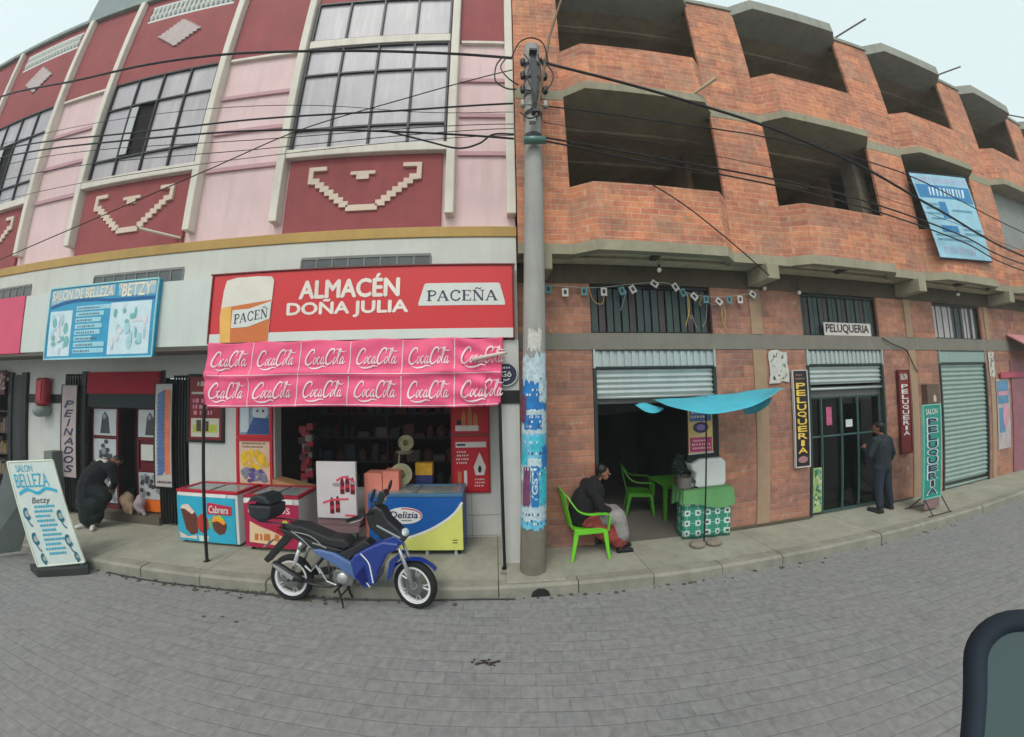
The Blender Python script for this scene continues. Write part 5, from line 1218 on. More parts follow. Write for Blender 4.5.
b = MB()
def skirt(u, v):
    per = [(2.92, 4.86), (3.74, 4.82), (3.77, 5.16), (2.98, 5.18), (2.92, 4.86)]
    t = u*4; i = min(int(t), 3); f = t-i
    x = per[i][0]*(1-f)+per[i+1][0]*f; y = per[i][1]*(1-f)+per[i+1][1]*f
    w_ = .012*math.sin(u*70)*(1-v)
    return (x+w_*(1 if i % 2 else 0), y+w_*(0 if i % 2 else 1), .165+.63*v)
b.grid(skirt, 96, 6); build('checked_cloth', b, CHK, T, smooth=True, thick=.004)
def top(u, v):
    per = [(2.86, 4.80), (3.79, 4.76), (3.83, 5.20), (2.90, 5.24), (2.86, 4.80)]
    t = u*4; i = min(int(t), 3); f = t-i
    cx, cy = 3.3, 5.06
    x = per[i][0]*(1-f)+per[i+1][0]*f; y = per[i][1]*(1-f)+per[i+1][1]*f
    k = .93+.05*(1-v)*math.sin(u*38)**2+.05*(1-v)
    low = .70+.05*math.sin(u*21+1)
    return (cx+(x-cx)*k, cy+(y-cy)*k, low+(.955-low)*v)
GRC = mat('green_cloth', (94, 146, 92), .7, .12, 3)
b = MB().grid(top, 96, 5); b.prism([(2.91, 4.84), (3.75, 4.80), (3.79, 5.16), (2.94, 5.20)], .945, .957, 'xy'); build('green_cloth', b, GRC, T, smooth=False, thick=.003)
b = MB()
for x, y in ((2.98, 4.92), (3.68, 4.90), (3.02, 5.12), (3.68, 5.12)): b.box(x-.02, x+.02, y-.02, y+.02, .15, .944)
build('leg', b, mat('stall_wood', (110, 90, 70), .8), T, kind='stuff')
T = thing('water_jug', 'large white plastic container standing on the green stall cloth', 'container', (3.4, 4.98, .958))
b = MB().prism([(3.14, .96), (3.66, .96), (3.70, 1.02), (3.70, 1.36), (3.62, 1.42), (3.24, 1.42), (3.06, 1.34), (3.10, 1.24), (3.16, 1.2), (3.14, 1.08)], 4.88, 5.08)
build('body', b, mat('jug_white', (208, 210, 206), .4, .04), T, bevel=.035, smooth=False)
build('spout', MB().tube([(3.10, 5.0, 1.33), (3.05, 5.0, 1.37)], [.035, .03], 10), mat('jug_grey', (170, 176, 172), .4), T)
T = thing('cooking_pot', 'small dull metal pot at the left end of the stall table', 'pot', (2.90, 4.98, .958))
build('body', MB().lathe([(0, .96), (.10, .96), (.115, .98), (.115, 1.15), (.125, 1.155), (.10, 1.155), (.10, 1.0), (0, 1.0)], (2.98, 4.96, 0), 'z', 18), mat('pot_grey', (120, 112, 110), .45, .1, metal=.4), T)
for k, (x, h, lab) in enumerate(((3.08, .26, 'tall dark bottle between the pot and the white container'), (3.17, .2, 'shorter dark green bottle touching the white container'))):
    T = thing('bottle', lab, 'bottle', (x, 4.92, .958), 'bottles on the stall table')
    build('glass', MB().lathe([(0, .958), (.035, .958), (.035, .958+h*.6), (.012, .958+h*.78), (.012, .958+h), (0, .958+h)], (x, 4.92, 0), 'z', 12), mat('bottle_dark%d' % k, (36, 46+20*k, 44), .2, .1, spec=.6), T, smooth=True)
    build('label', MB().lathe([(.0355, .99), (.0355, 1.05)], (x, 4.92, 0), 'z', 12), mat('bottle_label', (150, 150, 150)), T)
T = thing('pot_plant', 'dark leafy plant behind the pot on the stall table', 'plant', (2.86, 5.16, .958))
build('planter', MB().lathe([(0, .958), (.07, .958), (.09, 1.08), (.08, 1.08), (0, 1.06)], (2.98, 5.10, 0), 'z', 14), mat('planter_brown', (84, 62, 52), .8), T)
b = MB(); r = random.Random(3)
for k in range(90):
    a = r.uniform(0, 6.28); h = r.uniform(.05, .40); q = r.uniform(.02, .12); c = Vector((2.98+q*math.cos(a), 5.10+q*math.sin(a), 1.07+h)); l = .05
    d = Vector((r.gauss(0, 1), r.gauss(0, 1), r.gauss(0, .8))).normalized()*l; e = d.cross(Vector((r.gauss(0, 1), 1, r.gauss(0, 1)))).normalized()*.015
    b.add([c-d, c+e, c+d, c-e], [(0, 1, 2, 3)])
for k in range(8): a = k*.8; b.tube([(2.98, 5.10, 1.06), (2.98+.1*math.cos(a), 5.10+.1*math.sin(a), 1.38)], .004, 4)
build('foliage', b, mat('leaf_dark', (44, 62, 50), .6, .3, 20), T, kind='stuff')
# parasol: thin pole, drooping turquoise cloth, two stones
T = thing('parasol', 'sagging turquoise cloth parasol on one thin dark pole in front of the stall', 'parasol', (3.2, 4.66, .15))
def cloth(u, v):
    y = 4.78-.78*v-.05*u
    x = (.508+.467*u)*(4.4*.35+y*.65)
    zt = 2.395+.125*u-.02*math.sin(math.pi*u)
    zn = 2.385+.12*u-.225*math.sin(math.pi*min(1, u*1.05))**.8
    z = zt*(1-v)+zn*v
    z += .03*math.sin(math.pi*v)*(1-abs(2*u-1))+.006*math.sin(17*u+5*v)
    return (x, y, z)
TC = mat('turquoise_cloth', (70, 170, 190), .6, .08, 3, streak=.15, scol=(120, 200, 205))
b = MB().grid(cloth, 40, 14)
build('canopy', b, TC, T, smooth=True, thick=.004)
b = MB().grid(lambda u, v: (3.50+.56*u, 4.22+.04*math.sin(6*u), (2.26+.15*u)-v*.15*math.sin(math.pi*min(1, .12+u))**.7), 16, 5); build('side_flap', b, mat('turquoise_shaded', (36, 124, 140), .6, .1, 3), T, smooth=True, thick=.004)  # darker copy of the canopy cloth paints the underside's shade
b = MB().grid(lambda u, v: (1.93+.30*u, 4.42-.25*v, 2.34+.03*math.sin(4*u)-.13*v*math.sin(math.pi*(.15+.8*u))), 14, 6); build('side_flap', b, TC, T, smooth=True, thick=.004)
build('pole', MB().tube([(3.15, 4.66, .17), (3.17, 4.62, 2.42)], .012, 8), BLK, T)
for k in range(6):
    a = k*math.pi/3+.3; b = MB().tube([(3.17, 4.62, 2.30), (3.17+.5*math.cos(a), 4.50+.2*math.sin(a), 2.27)], .006, 4); build('rib', b, BLK, T)
for k, (x, lab) in enumerate(((3.0, 'left rounded stone at the foot of the parasol pole'), (3.28, 'right rounded stone at the foot of the parasol pole'))):
    b = MB().ell((x, 4.60, .19), (.13, .10, .055), 12, 8); r = random.Random(k)
    b.v = [(a+r.uniform(-.006, .006), c+r.uniform(-.006, .006), max(.150, d+r.uniform(-.006, .006))) for a, c, d in b.v]
    tag(build('stone', b, mat('stone_grey', (128, 120, 108), .9, .2, 12), base=(x, 4.6, .15), smooth=True), lab, 'stone', 'stones weighing down the parasol')
T = thing('hanging_poster', 'pink and yellow printed poster hanging under the turquoise cloth beside the doorway', 'poster', (3.28, 4.95, 1.46))
sh = build('sheet', MB().box(3.06, 3.50, 4.945, 4.95, 1.50, 2.24), mat('sheet_yellow', (206, 176, 110), .6, .2, 6), T)
b = MB(); b.mi(0).rect(3.08, 3.48, 1.53, 1.76, 4.942); b.mi(1).rect(3.08, 3.48, 2.02, 2.22, 4.942); b.mi(2).disc(3.28, 1.92, .14, .09, 4.939, 20); b.mi(3).disc(3.28, 1.92, .08, .05, 4.937, 16)
b.mi(4); squiggles(b, 3.10, 3.44, 1.78, 1.82, 4.939, 1, .03, 1); squiggles(b, 3.10, 3.46, 1.56, 1.74, 4.939, 3, .03, 2); squiggles(b, 3.10, 3.44, 2.06, 2.2, 4.939, 2, .04, 5)
build('poster_print', b, [mat('pr_magenta', (176, 50, 110), .6, .2, 8), mat('pr_blue', (66, 100, 150), .6, .25, 8), mat('pr_dark', (60, 60, 84), .6), mat('pr_violet', (130, 110, 170), .6), mat('pr_pale', (210, 190, 170), .6)], sh, kind='stuff')
build('batten', MB().tube([(3.05, 4.94, 1.50), (3.51, 4.94, 1.51)], .012, 6).tube([(3.05, 4.95, 2.25), (3.51, 4.95, 2.25)], .008, 6), mat('batten_white', (190, 190, 186)), T)
build('dark_board', MB().box(3.04, 3.62, 4.955, 4.975, 1.36, 2.30), mat('board_dark', (30, 30, 32), .7, .2), T)
# ------------------------------------------------------------------ green plastic furniture
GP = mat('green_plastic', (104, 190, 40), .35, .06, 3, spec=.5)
def plastic_chair(label, c, yaw, s=1.0, m=GP, group='green plastic chairs'):
    """armchair facing local +x; origin on the floor below the seat"""
    T = thing('plastic_chair', label, 'chair', c, group, yaw); T.scale = (s, s, s)
    L_ = lambda n, b, **k: build(n, b, m, T, local=True, **k)
    def leg(x0, y0, z0, x1, y1):
        b = MB(); b.add([(x0-.035, y0-.018, z0), (x0+.035, y0-.018, z0), (x0+.035, y0+.018, z0), (x0-.035, y0+.018, z0), (x1-.018, y1-.014, 0), (x1+.018, y1-.014, 0), (x1+.018, y1+.014, 0), (x1-.018, y1+.014, 0)], [(0, 1, 2, 3), (7, 6, 5, 4), (0, 4, 5, 1), (1, 5, 6, 2), (2, 6, 7, 3), (3, 7, 4, 0)])
        return b
    for sg in (-1, 1):
        L_('leg', leg(.20, sg*.235, .40, .25, sg*.27), bevel=.008); L_('leg', leg(-.19, sg*.215, .40, -.27, sg*.26), bevel=.008)
        b = MB()
        pts = catmull([Vector(p) for p in ((.235, sg*.255, .40), (.245, sg*.275, .56), (.225, sg*.285, .635), (.10, sg*.29, .65), (-.06, sg*.285, .655), (-.18, sg*.26, .70), (-.26, sg*.235, .80), (-.32, sg*.20, .90))], 4)
        k = len(pts); vs = []
        for i, p in enumerate(pts):
            t = (pts[min(i+1, k-1)]-pts[max(i-1, 0)]).normalized(); n_ = t.cross(Vector((0, 1, 0))).normalized()
            for a, w_ in ((-.026, -.008), (.026, -.008), (.026, .008), (-.026, .008)): vs.append(p+Vector((0, a, 0))+n_*w_)
        fs = [(i*4+j, i*4+(j+1) % 4, (i+1)*4+(j+1) % 4, (i+1)*4+j) for i in range(k-1) for j in range(4)]+[(3, 2, 1, 0), tuple((k-1)*4+j for j in range(4))]
        b.add(vs, fs); L_('armrest', b)
    b = MB().grid(lambda u, v: (-.22+.45*u, (-.23+.46*v)*(1-.04*u), .415-.02*math.sin(math.pi*u)*math.sin(math.pi*v)-(.03*max(0, u-.85)/.15)), 10, 10)
    L_('seat', b, smooth=True, thick=.014)
    b = MB(); b.box(-.22, .21, -.243, -.228, .36, .41); b.box(-.22, .21, .228, .243, .36, .41); b.box(.21, .225, -.24, .24, .35, .40); L_('seat_apron', b, bevel=.004)
    for j in range(6):
        y = -.165+j*.066
        b = MB().grid(lambda u, v: (-.225-.105*v-.02*math.cos((y+.02*u)*6), y-.023+.046*u, .42+.44*v), 2, 6); L_('back_slat', b, thick=.009)
    b = MB().grid(lambda u, v: (-.325-.02*math.cos((-.20+.40*u)*6)-.015*v, -.20+.40*u, .85+.065*v+.02*math.sin(math.pi*u)), 12, 3); L_('back_rail', b, smooth=True, thick=.012)
    return T
plastic_chair('bright green plastic armchair on the pavement with the woman sitting in it', (1.30, 4.80, .15), 0.05, 1.05)
GP2 = mat('green_plastic_shaded', (70, 140, 34), .4, .06)  # darker copy of the chair plastic, shop shade put into its colour
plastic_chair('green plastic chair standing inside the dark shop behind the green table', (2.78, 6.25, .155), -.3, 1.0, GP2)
T = thing('plastic_table', 'square green plastic table inside the dark shop', 'table', (3.35, 5.95, .155), None)
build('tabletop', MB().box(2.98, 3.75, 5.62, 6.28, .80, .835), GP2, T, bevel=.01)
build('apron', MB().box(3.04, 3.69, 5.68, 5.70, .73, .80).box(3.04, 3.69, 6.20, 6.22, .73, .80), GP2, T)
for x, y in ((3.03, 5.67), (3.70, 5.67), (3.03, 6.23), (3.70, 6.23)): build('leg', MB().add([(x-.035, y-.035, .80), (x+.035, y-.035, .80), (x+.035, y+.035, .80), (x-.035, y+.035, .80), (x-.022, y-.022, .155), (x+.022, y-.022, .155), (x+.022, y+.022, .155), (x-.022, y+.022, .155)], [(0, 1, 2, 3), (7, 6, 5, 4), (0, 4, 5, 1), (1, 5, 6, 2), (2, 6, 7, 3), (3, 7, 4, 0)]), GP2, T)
# ------------------------------------------------------------------ people
SKIN = mat('skin_brown', (136, 92, 70), .6, .06, 20)
HAIR = mat('hair_black', (24, 20, 20), .5, .2, 40)
def hand(b, wrist, d, up, s=1.0, curl=.5):
    """palm with four bent fingers of unequal length and a side thumb, d = pointing direction, up = back of the hand"""
    w_ = Vector(wrist); d = Vector(d).normalized(); up = Vector(up); up = (up-d*up.dot(d)).normalized(); sd = d.cross(up)
    b.cap(w_, w_+d*.05*s, .026*s, .03*s, 8)
    b.ell(w_+d*.05*s, (.036*s, .04*s, .03*s), 8, 6)
    for k, l in enumerate((.062, .072, .068, .052)):
        o = sd*(-.03+.02*k)*s; p0 = w_+d*.075*s+o; p1 = p0+(d*(1-.3*curl)-up*curl*.6).normalized()*l*.5*s; p2 = p1+(d*(1-curl)-up*curl*1.1).normalized()*l*.5*s
        b.cap(p0-d*.02*s, p1, .0095*s, .0088*s, 6); b.cap(p1, p2, .0088*s, .0078*s, 6)
    p0 = w_+d*.03*s-sd*.03*s; p1 = p0+(d*.6-sd*.7).normalized()*.032*s; p2 = p1+(d*.9-sd*.1-up*.3*curl).normalized()*.03*s
    b.cap(p0, p1, .012*s, .0105*s, 6); b.cap(p1, p2, .0105*s, .009*s, 6)
def head(b, c, f, s=1.0, tilt=None):
    """head with jaw, nose, brow, lips and ears; f = facing direction"""
    c = Vector(c); f = Vector(f).normalized(); up = Vector((0, 0, 1)) if tilt is None else Vector(tilt).normalized(); f = (f-up*f.dot(up)).normalized(); sd = f.cross(up)
    R = Matrix((sd, f, up)).transposed()
    b.ell(c+up*.02*s, (.074*s, .092*s, .10*s), 16, 12, R); b.ell(c+f*.03*s-up*.05*s, (.055*s, .058*s, .062*s), 12, 10, R)
    b.cap(c+f*.088*s+up*.005*s, c+f*.108*s-up*.022*s, .010*s, .014*s, 6)
    b.ell(c+f*.082*s-up*.052*s, (.024*s, .012*s, .009*s), 8, 6, R)
    for q in (-1, 1): b.ell(c+sd*q*.074*s-up*.005*s, (.012*s, .02*s, .03*s), 8, 6, R); b.ell(c+sd*q*.03*s+f*.078*s+up*.032*s, (.02*s, .012*s, .008*s), 8, 6, R)
def eyes(T, c, f, s=1.0):
    c = Vector(c); f = Vector(f).normalized(); up = Vector((0, 0, 1)); sd = f.cross(up); b = MB()
    for q in (-1, 1): b.ell(c+sd*q*.030*s+f*.086*s+up*.014*s, (.012*s, .008*s, .007*s), 8, 6)
    build('eyes', b, mat('eye_dark', (30, 24, 22), .2), T, smooth=True)
V = lambda *p: Vector(p)
# standing man with his back to the street
T = thing('person', 'person in dark jacket and trousers standing with the back turned at the glazed door', 'person', (7.14, 4.78, .15))
b = MB()
for ax, kx, hx, ay, q in ((6.97, 7.02, 7.06, 4.70, -1), (7.34, 7.28, 7.24, 4.76, 1)):
    b.cap((ax, ay, .24), (kx, 4.77, .58), .042, .058); b.cap((kx, 4.77, .58), (hx, 4.79, .95), .058, .08)
b.cap((7.15, 4.79, .98), (7.15, 4.80, 1.16), .125, .12); b.cap((7.15, 4.80, 1.16), (7.15, 4.80, 1.40), .13, .14)
b.cap((6.98, 4.79, 1.47), (7.32, 4.79, 1.47), .065, .065); b.cap((7.15, 4.79, 1.45), (7.13, 4.80, 1.60), .055, .05)
hc = V(7.11, 4.82, 1.685); fd = V(-.5, .85, -.15); head(b, hc, fd, .98)
b.cap((6.97, 4.79, 1.46), (6.88, 4.83, 1.20), .052, .042); b.cap((6.88, 4.83, 1.20), (6.95, 4.98, 1.30), .04, .028); hand(b, (6.955, 4.99, 1.305), (.5, .5, .5), (-1, -.2, .2), 1, .6)
b.cap((7.33, 4.79, 1.46), (7.43, 4.78, 1.20), .052, .042); b.cap((7.43, 4.78, 1.20), (7.43, 4.86, .98), .04, .028); hand(b, (7.43, 4.87, .97), (0, .25, -1), (1, 0, 0), 1, .5)
build('body', b, SKIN, T, remesh=.0075, smooth=True); eyes(T, hc, fd, .98)
JK = mat('jacket_dark', (34, 40, 46), .8, .2, 8, bump=.9, bscale=9); TR = mat('trousers_dark', (30, 38, 50), .85, .2, 8, bump=.9, bscale=9)
b = MB(); b.cap((7.15, 4.79, 1.0), (7.15, 4.80, 1.2), .158, .15); b.cap((7.15, 4.80, 1.18), (7.15, 4.80, 1.38), .155, .165); b.cap((6.98, 4.79, 1.455), (7.32, 4.79, 1.455), .088, .088)
b.cap((6.97, 4.79, 1.45), (6.88, 4.83, 1.20), .075, .062); b.cap((6.88, 4.83, 1.20), (6.94, 4.95, 1.28), .06, .05); b.cap((7.33, 4.79, 1.45), (7.435, 4.78, 1.20), .075, .062); b.cap((7.435, 4.78, 1.20), (7.43, 4.85, 1.02), .06, .05)
b.cap((7.06, 4.77, 1.53), (7.20, 4.77, 1.53), .055, .055); b.cap((7.08, 4.79, .95), (7.22, 4.79, .95), .118, .118)
build('jacket', b, JK, T, remesh=.012, smooth=True)
b = MB()
for ax, kx, hx, ay in ((6.97, 7.02, 7.06, 4.70), (7.34, 7.28, 7.24, 4.76)): b.cap((ax, ay, .26), (kx, 4.77, .58), .062, .078); b.cap((kx, 4.77, .58), (hx, 4.79, .92), .078, .105)
b.cap((7.06, 4.79, .94), (7.24, 4.79, .94), .115, .115)
build('trousers', b, TR, T, remesh=.012, smooth=True)
for ax, ay, dx in ((6.97, 4.70, -.08), (7.34, 4.76, -.03)): build('shoe', MB().cap((ax+.01, ay-.02, .192), (ax+dx, ay+.15, .186), .046, .036).box(ax+dx-.03, ax+.045, ay-.06, ay+.17, .15, .17), mat('shoe_black', (22, 22, 24), .5), T, remesh=.01, smooth=True)
b = MB(); up = V(0, 0, 1); f = fd.normalized()
b.ell(hc+up*.045-f*.018, (.088, .098, .092), 14, 10); b.ell(hc-f*.05-up*.01, (.074, .06, .085), 12, 8); build('hair', b, HAIR, T, remesh=.01, smooth=True)
# woman sitting in the green chair
T = thing('person', 'person in black shawl, grey apron and red skirt sitting in the green chair', 'person', (1.35, 4.80, .15))
b = MB(); b.cap((1.24, 4.80, .68), (1.27, 4.80, .85), .15, .13); b.cap((1.27, 4.80, .85), (1.37, 4.80, 1.10), .135, .14)
b.cap((1.39, 4.64, 1.15), (1.39, 4.96, 1.15), .06, .06); b.cap((1.40, 4.80, 1.17), (1.50, 4.79, 1.26), .05, .047)
hc = V(1.57, 4.79, 1.335); fd = V(.9, -.2, -.45); head(b, hc, fd, .95)
for y, kx, ax in ((4.72, 1.72, 1.80), (4.90, 1.74, 1.84)):
    b.cap((1.26, y, .66), (kx, y-.02, .66), .085, .062); b.cap((kx, y-.02, .66), (ax, y-.03, .24), .058, .036)
for q, y in ((-1, 4.62), (1, 4.98)):
    b.cap((1.40, y, 1.14), (1.46, y+q*.04, .88), .048, .04); b.cap((1.46, y+q*.04, .88), (1.66, y-q*.06, .80), .038, .027); hand(b, (1.67, y-q*.065, .795), (1, -q*.3, -.15), (0, 0, 1), .92, .5)
build('body', b, SKIN, T, remesh=.0075, smooth=True); eyes(T, hc, fd, .95)
b = MB(); b.cap((1.22, 4.80, .74), (1.28, 4.80, .95), .20, .19); b.cap((1.28, 4.80, .95), (1.41, 4.80, 1.08), .19, .18); b.cap((1.37, 4.64, 1.12), (1.37, 4.96, 1.12), .115, .115); b.cap((1.38, 4.80, 1.15), (1.44, 4.80, 1.22), .12, .085)
for q, y in ((-1, 4.62), (1, 4.98)): b.cap((1.39, y, 1.12), (1.47, y+q*.04, .88), .085, .075); b.cap((1.47, y+q*.04, .88), (1.60, y-q*.03, .83), .07, .05)
b.cap((1.43, 4.80, 1.18), (1.46, 4.80, 1.23), .085, .07)
build('shawl', b, mat('shawl_black', (26, 25, 28), .95, .25, 14, bump=.9, bscale=9), T, remesh=.014, smooth=True)
b = MB(); b.cap((1.18, 4.80, .665), (1.30, 4.80, .66), .12, .17)
for y in (4.71, 4.82, 4.92): b.cap((1.30, y, .665), (1.70, y, .675), .125, .10); b.cap((1.70, y, .67), (1.77, y, .36), .11, .14); b.cap((1.45, y, .55), (1.62, y, .42), .13, .12)
SKP = mat('skirt_red', (136, 58, 54), .85, .6, 16, bump=.9, bscale=9); build('skirt', b, SKP, T, remesh=.014, smooth=True)
b = MB()
for y in (4.70, 4.78, 4.88): b.cap((1.54, y, .70), (1.73, y, .70), .125, .122); b.cap((1.75, y, .69), (1.80, y, .44), .135, .138)
build('apron', b, mat('apron_grey', (134, 130, 128), .85, .2, 14, bump=.6, bscale=14), T, remesh=.014, smooth=True)
for y, ax in ((4.69, 1.80), (4.87, 1.84)): build('shoe', MB().cap((ax-.02, y, .192), (ax+.17, y-.01, .18), .045, .034).box(ax-.06, ax+.19, y-.035, y+.03, .15, .168), MATS['shoe_black'], T, remesh=.01, smooth=True)
b = MB(); f = fd.normalized(); b.ell(hc+up*.045-f*.022, (.09, .086, .088), 14, 10); b.ell(hc-f*.06-up*.02, (.06, .066, .08), 12, 8)
for q in (-1, 1): b.cap((1.50, 4.79+q*.05, 1.32), (1.27, 4.79+q*.07, 1.0), .02, .012, 6)
build('hair', b, HAIR, T, remesh=.009, smooth=True)
# person bending over at the salon door
T = thing('person', 'person all in black bending forward at the salon door, white shoes', 'person', (-7.35, 5.0, .15))
b = MB()
for x in (-7.44, -7.22): b.cap((x, 4.98, .24), (x+.01, 5.02, .52), .045, .06); b.cap((x+.01, 5.02, .52), (x+.02, 4.98, .86), .06, .085)
b.cap((-7.33, 4.98, .88), (-7.30, 5.06, 1.10), .13, .13); b.cap((-7.30, 5.06, 1.10), (-7.24, 5.20, 1.26), .14, .12); b.cap((-7.42, 5.20, 1.27), (-7.08, 5.20, 1.25), .06, .06)
b.cap((-7.24, 5.22, 1.28), (-7.20, 5.32, 1.30), .05, .045); hc = V(-7.18, 5.40, 1.29); fd = V(.15, .55, -.85); head(b, hc, V(.15, .6, -.6), .95, tilt=V(.1, .6, .6))
for q, x in ((-1, -7.45), (1, -7.05)): b.cap((x, 5.20, 1.25), (x+q*.04, 5.22, .98), .048, .04); b.cap((x+q*.04, 5.22, .98), (x-q*.10, 5.30, .82), .038, .027); hand(b, (x-q*.105, 5.305, .815), (-q*.5, .5, -.6), (0, 1, .3), .92, .5)
build('body', b, SKIN, T, remesh=.0075, smooth=True)
b = MB(); b.cap((-7.34, 4.98, .92), (-7.30, 5.06, 1.10), .19, .20); b.cap((-7.30, 5.06, 1.10), (-7.24, 5.18, 1.20), .20, .17); b.cap((-7.44, 5.18, 1.24), (-7.06, 5.18, 1.22), .10, .10)
for q, x in ((-1, -7.46), (1, -7.04)): b.cap((x, 5.19, 1.23), (x+q*.04, 5.22, .98), .09, .075); b.cap((x+q*.04, 5.22, .98), (x-q*.08, 5.28, .84), .07, .05)
b.cap((-7.34, 4.98, .92), (-7.0, 5.02, .72), .16, .12)
build('coat', b, mat('coat_black', (20, 24, 26), .9, .2, 10, bump=.9, bscale=9), T, remesh=.014, smooth=True)
b = MB(); b.cap((-7.34, 4.99, .90), (-7.34, 5.0, .36), .20, .20); b.cap((-7.44, 5.0, .60), (-7.20, 5.0, .60), .19, .19); b.cap((-7.42, 5.0, .37), (-7.24, 5.0, .37), .14, .14)
build('skirt', b, mat('skirt_black', (24, 34, 34), .9, .2, 8, bump=.9, bscale=9), T, remesh=.014, smooth=True)
for x, d in ((-7.46, -.05), (-7.22, .10)): build('shoe', MB().cap((x, 4.93, .195), (x+d, 4.84, .188), .045, .037).box(x-.04, x+.04, 4.90, 5.0, .15, .17), mat('shoe_white', (200, 198, 192), .6), T, remesh=.01, smooth=True)
build('collar', MB().cap((-7.34, 5.16, 1.335), (-7.14, 5.16, 1.325), .04, .04), mat('collar_white', (176, 176, 170)), T, smooth=True)
b = MB().ell(hc+V(-.01, .02, .03), (.09, .09, .09), 14, 10).cap(hc, hc+V(.02, .06, -.16), .06, .03); build('hair', b, HAIR, T, remesh=.01, smooth=True)
# bundles on the door step
for lab, c, m_, r3 in (('crumpled beige cloth bag hanging open on the salon door step', (-6.98, 5.42, .30), mat('bag_beige', (176, 148, 120), .85, .3, 10), (.13, .09, .22)), ('smaller crumpled grey and pink bag beside the beige bag on the step', (-6.70, 5.44, .30), mat('bag_grey', (150, 136, 144), .85, .35, 10), (.10, .08, .19))):
    b = MB().ell((c[0], c[1], c[2]+r3[2]), r3, 16, 12); b.cap((c[0]+.02, c[1], c[2]+r3[2]*1.2), (c[0]+.12, c[1], c[2]+.02), .05, .03); r = random.Random(4)
    b.v = [(x+.018*math.sin(31*z+9*x), y+.018*math.sin(23*x+17*z), max(c[2]+.002, z+.012*math.sin(29*x))) for x, y, z in b.v]
    tag(build('cloth_bag', b, m_, base=c, remesh=.012, smooth=True), lab, 'bag', 'bags on the salon door step')
# ------------------------------------------------------------------ motorbike
BLU = mat('paint_blue', (20, 48, 124), .25, .05, 3, spec=.6, coat=.5); BLL = mat('paint_lightblue', (74, 100, 150), .28, .1, 5, spec=.6, coat=.3)
RUB = mat('rubber', (26, 26, 27), .85, .15, 20); SIL = mat('silver', (176, 178, 180), .35, .08, 8, metal=.6); PLB = mat('black_plastic', (28, 29, 32), .45, .1, 8, spec=.5); WRIM = mat('rim_white', (206, 206, 208), .35, .04)
ENG = mat('engine_metal', (112, 112, 112), .5, .2, 30, metal=.5)
M0Y = 3.86
MT = thing('motorbike', 'blue underbone motorbike with black top box parked at the kerb in front of the shop', 'motorbike', (-1.77, M0Y, 0))
MT.rotation_euler = (D2R(-4), 0, D2R(-2))
def mb(name, b, m, parent=MT, **k):   # coordinates given in street axes, made local to the bike
    b.v = [(x+1.77, y, z) for x, y, z in b.v]
    return build(name, b, m, parent, local=True, **k)
def wheel(cx, cz, name, steer=0.0):
    R_ = .288
    M = Matrix.Translation((cx, 0, cz)) @ Matrix.Rotation(steer, 4, 'Z')
    w_ = build(name, MB().lathe([(.222, -.034), (.245, -.044), (R_-.02, -.040), (R_-.004, -.022), (R_, 0), (R_-.004, .022), (R_-.02, .040), (.245, .044), (.222, .034)], (0, 0, 0), 'y', 40).xf(M).xf(Matrix.Translation((1.77, 0, 0))), RUB, MT, local=True, smooth=True)
    rim = MB().lathe([(.225, -.036), (.228, -.03), (.205, -.028), (.196, -.034), (.190, -.02), (.190, .02), (.196, .034), (.205, .028), (.228, .03), (.225, .036)], (0, 0, 0), 'y', 40)
    build('rim', rim.xf(M).xf(Matrix.Translation((1.77, 0, 0))), WRIM, w_, local=True, smooth=True)
    sp = MB()
    for k in range(5):
        a = 2*math.pi*k/5
        for da in (-.16, .16): sp.tube([(.045*math.cos(a+da*2), -.012, .045*math.sin(a+da*2)), (.12*math.cos(a+da*.6), -.018, .12*math.sin(a+da*.6)), (.194*math.cos(a+da), -.014, .194*math.sin(a+da))], .011, 6)
    sp.lathe([(0, -.05), (.05, -.045), (.058, -.02), (.058, .04), (0, .045)], (0, 0, 0), 'y', 20)
    build('spokes', sp.xf(M).xf(Matrix.Translation((1.77, 0, 0))), SIL, w_, local=True, kind='stuff')
    dsk = MB().lathe([(.06, -.042), (.115, -.042), (.115, -.038), (.06, -.038), (.06, -.042)], (0, 0, 0), 'y', 28); build('brake_disc', dsk.xf(M).xf(Matrix.Translation((1.77, 0, 0))), mat('disc_steel', (140, 140, 142), .3, .05, metal=.8), w_, local=True)
    return w_
wheel(-.985, .29, 'front_wheel', D2R(-17)); wheel(-2.555, .29, 'rear_wheel')
mb('side_fairing', MB().prism([(-2.22, .70), (-2.12, .71), (-1.93, .675), (-1.68, .55), (-1.45, .31), (-1.56, .28), (-1.71, .39), (-1.94, .53), (-2.17, .645)], -.115, .115), BLL, bevel=.02)
ls = mb('leg_shield', MB().prism([(-1.72, .60), (-1.66, .68), (-1.48, .78), (-1.32, .85), (-1.12, .83), (-1.17, .735), (-1.27, .70), (-1.33, .58), (-1.385, .48), (-1.42, .34), (-1.55, .275), (-1.68, .43)], -.15, .15), BLU, bevel=.025)
b = MB(); strokes(b, [([(-1.58, .70), (-1.49, .60), (-1.46, .48), (-1.44, .36)], .016), ([(-1.62, .42), (-1.52, .36), (-1.48, .31)], .014)], lambda u, v: (u, -.153, v)); mb('white_pinstripe', b, WRIM, ls)
b = MB().prism([(-1.66, .42), (-1.54, .56), (-1.50, .38), (-1.56, .32)], -.156, -.150); mb('dark_inset', b, mat('paint_navy', (16, 26, 90), .3), ls)
mb('knee_panel', MB().prism([(-1.90, .66), (-1.74, .73), (-1.55, .83), (-1.48, .78), (-1.66, .67), (-1.78, .58)], -.09, .09), PLB, bevel=.015)
